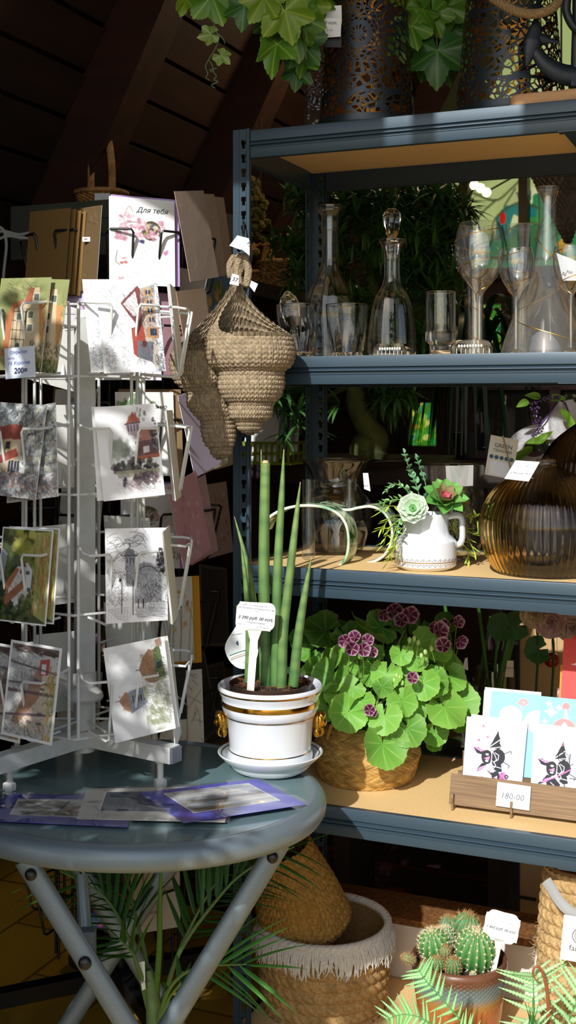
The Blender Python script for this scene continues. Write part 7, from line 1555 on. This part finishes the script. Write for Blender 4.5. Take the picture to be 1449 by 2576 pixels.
# brochures and crate left behind the shelving
cr=thing('crate','small yellow-green plastic crate behind the blue shelf post','crate',at(690,1215,3.02)); c_=Vector((cr.location.x,3.02,CTZ+.0006)); cr.location=c_; cr.rotation_euler.z=HR
mb=MB()
for k in range(9): mb.box((-.06+.015*k,-.05,.028),(.006,.004,.05)); mb.box((-.06+.015*k,.05,.028),(.006,.004,.05))
for z in (.003,.028,.054):
    for s in (-1,1): mb.box((0,s*.05,z),(.13,.004,.006)).box((s*.064,0,z),(.004,.10,.006))
mb.box((0,0,.002),(.128,.10,.003)); mb.build('lattice',mat('lime_plastic','7a8a20',rough=.5),cr,smooth=False)
for k in range(7):
    o=card('brochure','%s brochure standing in the lime crate, %s from the front'%(('white','pale blue','white','dark blue','white','grey','white')[k],('first','second','third','fourth','fifth','sixth','seventh')[k]),'brochure',('d8d8d4','8aa0c0','d0d0cc','2a4a80','c8c8c4','a0a0a0','d8d8d8')[k],c_+U*(-.02+.005*k)+V_*(-.035+.011*k)+Vector((0,0,.066+.003*k)),.09,.12,yaw=HR,tilt=math.radians(14),group='brochures in the lime crate'); 
lb=thing('low_bench','low dark bench behind the shelving holding the tall glass vases','bench',hp(-.25,2.72,0),HR)
MB().box((0,0,.485),(1.5,.19,.03)).build('top',DK,lb,smooth=False)
for x in (-.72,.72):
    for y in (-.07,.07): MB().box((x,y,.235),(.04,.04,.47)).build('leg',DK,lb,smooth=False)
# vases with stems and roses behind the fourth shelf
def tallvase(label,px,Y,ztop,r,stems):
    c=Vector(((px-CX)/F*Y,Y,.5006)); ztop-=.5; o=thing('glass_vase',label,'vase',c); MB().lathe([(.001,.001),(r*.8,.001),(r,.02),(r,ztop),(r-.003,ztop),(r-.004,.02),(.001,.012)],40,cap0=False).build('body',glass('dim_glass',(.9,.92,.9),f0=.06),o)
    mb=MB()
    for (dx,dz,rr_,lean) in stems: mb.tube(spline([(dx*.3,0,.03),(dx*.6,0,ztop*.7),(dx,0,ztop),(dx+lean,0,ztop+dz)],16),rr_,8,lin('3a6a24'))
    mb.build('stems',mat('stalk_green','ffffff',vc=True,rough=.5),o); return o
tallvase('tall glass vase with thick green stalk behind the geranium',1245,2.74,.70,.045,[(.02,.22,.011,.05),(-.02,.16,.004,-.02),(.0,.2,.003,.02)])
tallvase('tall glass vase with thin stems behind the card tray',1170,2.78,.66,.05,[(-.02,.2,.004,-.03),(.03,.15,.004,.03)])
PR=mat('pale_petal','ffffff',vc=True,rough=.6,tl=.3)
for i,(x,y,R,lab,bc,ec) in enumerate(((1385,1560,.040,'pale pink rose bloom below the third shelf beam','d8a8ac','e8d0c8'),(1345,1540,.036,'cream rose bloom half hidden by the shelf beam','d8c090','e8d8b8'),(1440,1575,.038,'pink rose bloom cut by the picture edge','d8b0a8','e8d4c8'))):
    ro=thing('rose',lab,'flower',at(x,y,2.62),group='roses behind the shelving'); mb=MB()
    rs=rosette((0,0,0),(-.3,-1,-.1),R,[(5,1,.25),(5,.9,.6),(4,.7,.95),(3,.5,1.2)],[(bc,ec),(bc,ec),(ec,ec),(bc,bc)],2.0,.5,1.2); rs.build('petals',PR,ro)
    MB().tube(spline([(0,.01,0),(.02,.06,-.10),(.01,.10,-.35),(0,.12,-.34)],14),.003,6).build('stem',mat('rose_stem','2c4a1c',rough=.6),ro)
    G,C=roundleaf(.03,.1,.05,i,'2c5a22','4a7a34',5,33,5); mb=MB(); place(mb,G,C,aim((-.06,.05,-.02-.02*i),(-1,0,-.3),0,(0,-1,.3))); mb.build('leaf',GLF,ro)
ptag('cream hang tag on a thread behind the card tray',[(1276,1662),(1292,1662),(1292,1704),(1270,1703)],2.66,'1771-07',.006,(0,0),name='hang_tag',mt=mat('cream_tag','c8c2a8'))
ptag('crooked white hang tag behind the geranium flowers',[(1170,1656),(1176,1654),(1178,1686),(1163,1682)],2.60,name='hang_tag')
rd=thing('red_ornament','shiny red ball ornament glowing behind the card tray','ornament',at(1388,1660,2.75)); MB().ball((0,0,0),.018,20,14).build('ball',mat('red_gloss','a01008',rough=.1,coat=.6),rd); MB().tube([(0,0,.018),(0,0,.5)],.0006,4).build('thread',DK,rd)

gcb=thing('glass_cabinet','dark mahogany cabinet with glass doors on the counter behind the hats','cabinet',hp(0,3.30,CTZ+.0006)); gcb.rotation_euler.z=HR
ga=apx(1168)*3.30/GB if False else None
k_=(1170-CX)/F; Yk=3.30/(k_*V_.x+V_.y); aL=k_*Yk*U.x+Yk*U.y; gcb.location=hp(aL,3.30,CTZ+.0006)
MH=mat('mahogany','4a1c10','34120a',rough=.45,ns=4,nmap=(6,6,1)); mb=MB()
for x in (0,.24,.48): mb.box((x+.012,0,.105),(.028,.03,.21))
for z in (.010,.200): mb.box((.25,0,z),(.52,.03,.022))
mb.build('frame',MH,gcb,smooth=False); MB().box((.25,.08,.105),(.50,.10,.20)).build('inside',DK,gcb,smooth=False)
for x in (.132,.372): MB().box((x,.004,.105),(.205,.003,.17)).build('glass_door',glass('dim_glass',(.9,.92,.9),f0=.06),gcb,smooth=False)
# ================================================================ palm under the table, ferns in front, added shade shrub outside
PALM=mat('palm_leaf','ffffff',vc=True,rough=.45,spec=.35,tl=.2); PST=mat('palm_stalk','ffffff',vc=True,rough=.6,bump=.3,bs=120)
pb=Vector((at(392,2600,2.05).x,2.05,0)); pa=thing('palm','artificial palm with long feathered fronds growing under the folding table','palm',pb)
pq=lambda x,y,Y: at(x,y,Y)-pb
MB().lathe([(.001,.001),(.075,.001),(.095,.16),(.10,.17),(.092,.17),(.085,.15),(.001,.15)],40,cap0=False).build('pot',mat('black_pot','1a1a1a',rough=.5),pa)
def frond(path,Ys,n,L,W,base='2c5a24',edge='4a7a34',stalk='5a7a44',r0=.0045,st=.25,drop=.25,bare=False):
    S=spline([pq(x,y,Y) for (x,y),Y in zip(path,Ys)],40); MB().tube(S,np.linspace(r0,.0012,40),8,lin(stalk)).build('stalk',PST,pa)
    if bare: return
    mb=MB(); wv=Vector((S[-1]))-Vector(S[0]); 
    for k in range(n):
        f=st+(1-st)*(k+.5)/n; i=min(38,int(f*39)); p=Vector(S[i]); t=(Vector(S[i+1])-p).normalized(); sd=t.cross(Vector((0,-1,.3))).normalized()
        for s in (-1,1):
            d=(t*(.75+.3*f)+sd*s*(1.0-.45*f)+Vector((rnd.gauss(0,.06),rnd.gauss(0,.12),-drop+rnd.gauss(0,.06)))).normalized(); l=L*(1-.45*abs(f-.55))*rnd.uniform(.85,1.1)
            G,C=leafgrid(l,W,.55,-.25,-.18,9,3,base,edge); place(mb,G,C,aim(p,d,rnd.gauss(0,.2)),rnd.uniform(.8,1.15))
    G,C=leafgrid(L*.7,W,.55,-.2,-.1,9,3,base,edge); place(mb,G,C,aim(S[-1],Vector(S[-1])-Vector(S[-3])))
    mb.build('leaflets',PALM,pa,angle=0)
tr_=spline([pq(395,2640,2.05),pq(390,2576,2.05),pq(384,2500,2.05),pq(372,2440,2.05)],12); MB().tube(tr_,[.018,.018,.017,.016,.015,.014,.013,.012,.011,.010,.008,.006],12,lin('6a8a54')).build('trunk',PST,pa)
frond([(388,2560),(400,2400),(402,2280),(405,2170),(404,2080)],[2.05,2.05,2.05,2.06,2.1],0,.1,.01,stalk='4f7a24',r0=.0065,bare=True)
frond([(378,2560),(345,2430),(310,2330),(255,2250),(150,2190)],[2.05,2.05,2.06,2.08,2.05],12,.13,.008,st=.4)
frond([(382,2540),(365,2400),(340,2300),(320,2220),(290,2140)],[2.06,2.08,2.1,2.12,2.15],10,.11,.008,st=.45)
frond([(398,2560),(440,2420),(480,2330),(530,2240),(590,2160)],[2.05,2.07,2.1,2.12,2.12],12,.12,.009,st=.4)
frond([(400,2560),(450,2400),(540,2270),(620,2190),(740,2130)],[2.05,2.05,2.06,2.07,2.06],13,.12,.008,st=.4)
frond([(396,2570),(425,2490),(470,2445),(530,2430),(620,2426)],[2.04,2.0,1.98,1.97,1.95],5,.15,.011,'3f8a3a','7ab85a','6a8a50',.004,.6,.1)
frond([(372,2500),(350,2440),(335,2400),(300,2360)],[2.05,2.03,2.02,2.0],5,.10,.009,st=.6)
frond([(398,2600),(420,2520),(450,2480),(455,2470)],[2.04,2.02,2.0,2.0],2,.05,.01,stalk='6a9a4a',r0=.004)
ptag('white price slip wrapped on a palm stalk under the table',[(346,2422),(364,2418),(366,2488),(358,2492)],2.035,'00 коп',.006,(.002,-.012))
# bright blade crossing to the basket
# ferns
FER=mat('fern_leaf','ffffff',vc=True,rough=.5,spec=.3,tl=.25)
def fern(label,base,Y,fr,extra=None,base_c='4f9a4a',edge='a8d890'):
    b=Vector((at(base[0],base[1],Y).x,Y,0)); o=thing('fern',label,'fern',b); MB().lathe([(.001,.001),(.06,.001),(.078,.13),(.082,.14),(.074,.14),(.001,.12)],32,cap0=False).build('pot',mat('fern_pot','6a4a34',rough=.7),o)
    for path,Ys,n,L in fr:
        S=spline([at(x,y,Yy)-b for (x,y),Yy in zip(path,Ys)],40); mb=MB(); ms=MB(); ms.tube(S,np.linspace(.0016,.0005,40),6,lin('4a8a4a'))
        for k in range(n):
            f=.06+.92*(k+.5)/n; i=min(38,int(f*39)); p=Vector(S[i]); t=(Vector(S[i+1])-p).normalized(); sd=t.cross(Vector((.1,-1,.25))).normalized(); l=L*math.sin(PI*min(1,.30+.68*(1-f)))**.8*(1.0 if f<.9 else .7)
            for s in (-1,1):
                d=(t*.55+sd*s+Vector((rnd.gauss(0,.05),rnd.gauss(-.05,.1),-.05))).normalized(); nn=22; tt=np.linspace(0,1,nn); w=np.minimum(l*.13,.006)*(1-tt)**.7*np.where(np.arange(nn)%2==0,1,.55); w[0]=l*.05
                G=np.zeros((nn,3,3)); 
                for j,q_ in enumerate((-1,0,1)): G[:,j,0]=q_*w; G[:,j,1]=tt*l+np.abs(q_)*.004*0; G[:,j,2]=-.12*l*tt**2+abs(q_)*w*-.25
                C=np.zeros((nn,3,3)); C[:]=lin(base_c); C[:,1]=lin(edge); place(mb,G,C,aim(p,d,rnd.gauss(0,.12),(0,-.9,.5)),rnd.uniform(.85,1.15))
        mb.build('frond',FER,o,angle=0); ms.build('rachis',mat('fern_rachis','ffffff',vc=True,rough=.5),o)
    if extra: extra(o,b)
    return o
fern('light green fern reaching over the clay cactus pot from below',(1130,2700),1.86,[([(1290,2700),(1180,2590),(1110,2510),(1070,2465),(1050,2434)],[1.86,1.86,1.87,1.88,1.89],15,.034),([(1190,2700),(1110,2600),(1060,2562),(1010,2552),(962,2570)],[1.86,1.85,1.85,1.86,1.87],14,.034),([(1250,2720),(1215,2650),(1180,2600),(1150,2572)],[1.86,1.85,1.85,1.85],8,.03)])
def crozier(o,b):
    Y=1.86; S=spline([at(x,y,Y)-b for x,y in ((1376,2600),(1380,2540),(1376,2490),(1368,2455),(1358,2435),(1347,2432),(1341,2443),(1345,2460),(1354,2464))],60); mb=MB().tube(S,np.linspace(.0035,.0014,60),8,lin('8a4a2c'))
    for k in range(8,60,2): p=Vector(S[k]); mb.tube([p,p+Vector((rnd.choice((-1,1))*.004,-.002,.002))],[.0009,.0002],4,lin('b8c070'))
    mb.build('crozier',mat('fern_crozier','ffffff',vc=True,rough=.5),o)
fern('large pale green fern with a curled brown frond before the jute planter',(1360,2700),1.88,[([(1350,2720),(1346,2600),(1343,2520),(1341,2470),(1338,2446)],[1.88]*5,9,.062),([(1380,2720),(1420,2600),(1450,2520),(1475,2460)],[1.88,1.87,1.87,1.88],10,.060),([(1340,2740),(1330,2660),(1322,2610),(1312,2570)],[1.85,1.83,1.82,1.82],6,.055),([(1400,2740),(1440,2650),(1490,2590),(1540,2560)],[1.86,1.84,1.84,1.85],8,.06)],crozier,'6aa862','c0e0a8')
gsd=thing('grass_tuft','small dark green grass tuft before the pale fern','plant',Vector((at(1345,2600,1.80).x,1.80,0))); g0_=gsd.location; mb=MB()
for k in range(14):
    x=1338+rnd.gauss(0,8); S=spline([at(1340+rnd.gauss(0,3),2720,1.80)-g0_,at(1340+rnd.gauss(0,5),2600,1.80)-g0_,at(x+rnd.gauss(0,9),rnd.uniform(2505,2560),1.79)-g0_],12); mb.tube(S,np.linspace(.0014,.0003,12),5,lin('2c6a28'))
mb.lathe([(.001,.001),(.05,.001),(.06,.08),(.001,.075)],24,cap0=False,col=lin('4a3a2a')); mb.build('blades',mat('grass_blade','ffffff',vc=True,rough=.5),gsd)

# added potted shrub, out of view, put in to shade table and white stand
shb=thing('shade_shrub','added unseen potted shrub, put outside the doorway to shade the table','shrub',hp(-1.10,.60,0)); mb=MB()
for (ca,cb,cz),(ra,rb,rz_),n in (((-1.13,.60,1.18),(.30,.26,.46),640),((-.90,.56,1.08),(.24,.22,.42),1000),((-1.12,.62,1.78),(.26,.24,.36),470)):
    for k in range(n):
        v=Vector((rnd.gauss(0,1),rnd.gauss(0,1),rnd.gauss(0,1))).normalized()*rnd.random()**.4; p=hp(ca+v.x*ra,cb+v.y*rb,cz+v.z*rz_)-shb.location
        G,C=leafgrid(rnd.uniform(.05,.08),.034,.7,.2,-.15,7,3,'3a6a2a','6a9a44'); place(mb,G,C,aim(p,(rnd.gauss(0,1),rnd.gauss(0,1),rnd.gauss(0,.7))),rnd.uniform(.8,1.1))
mb.build('foliage',LEAFV,shb,angle=0)
mb=MB()
for k in range(6): mb.tube(spline([(0,0,.3),(rnd.gauss(0,.05),rnd.gauss(0,.05),.7),(rnd.gauss(0,.15),rnd.gauss(0,.15),1.25)],10),np.linspace(.014,.005,10),7)
mb.build('branches',BARK,shb); MB().lathe([(.001,.0),(.13,.0),(.17,.32),(.175,.34),(.16,.34),(.15,.30),(.001,.30)],40,cap0=False).build('pot',mat('terracotta','a8623c',rough=.8),shb)
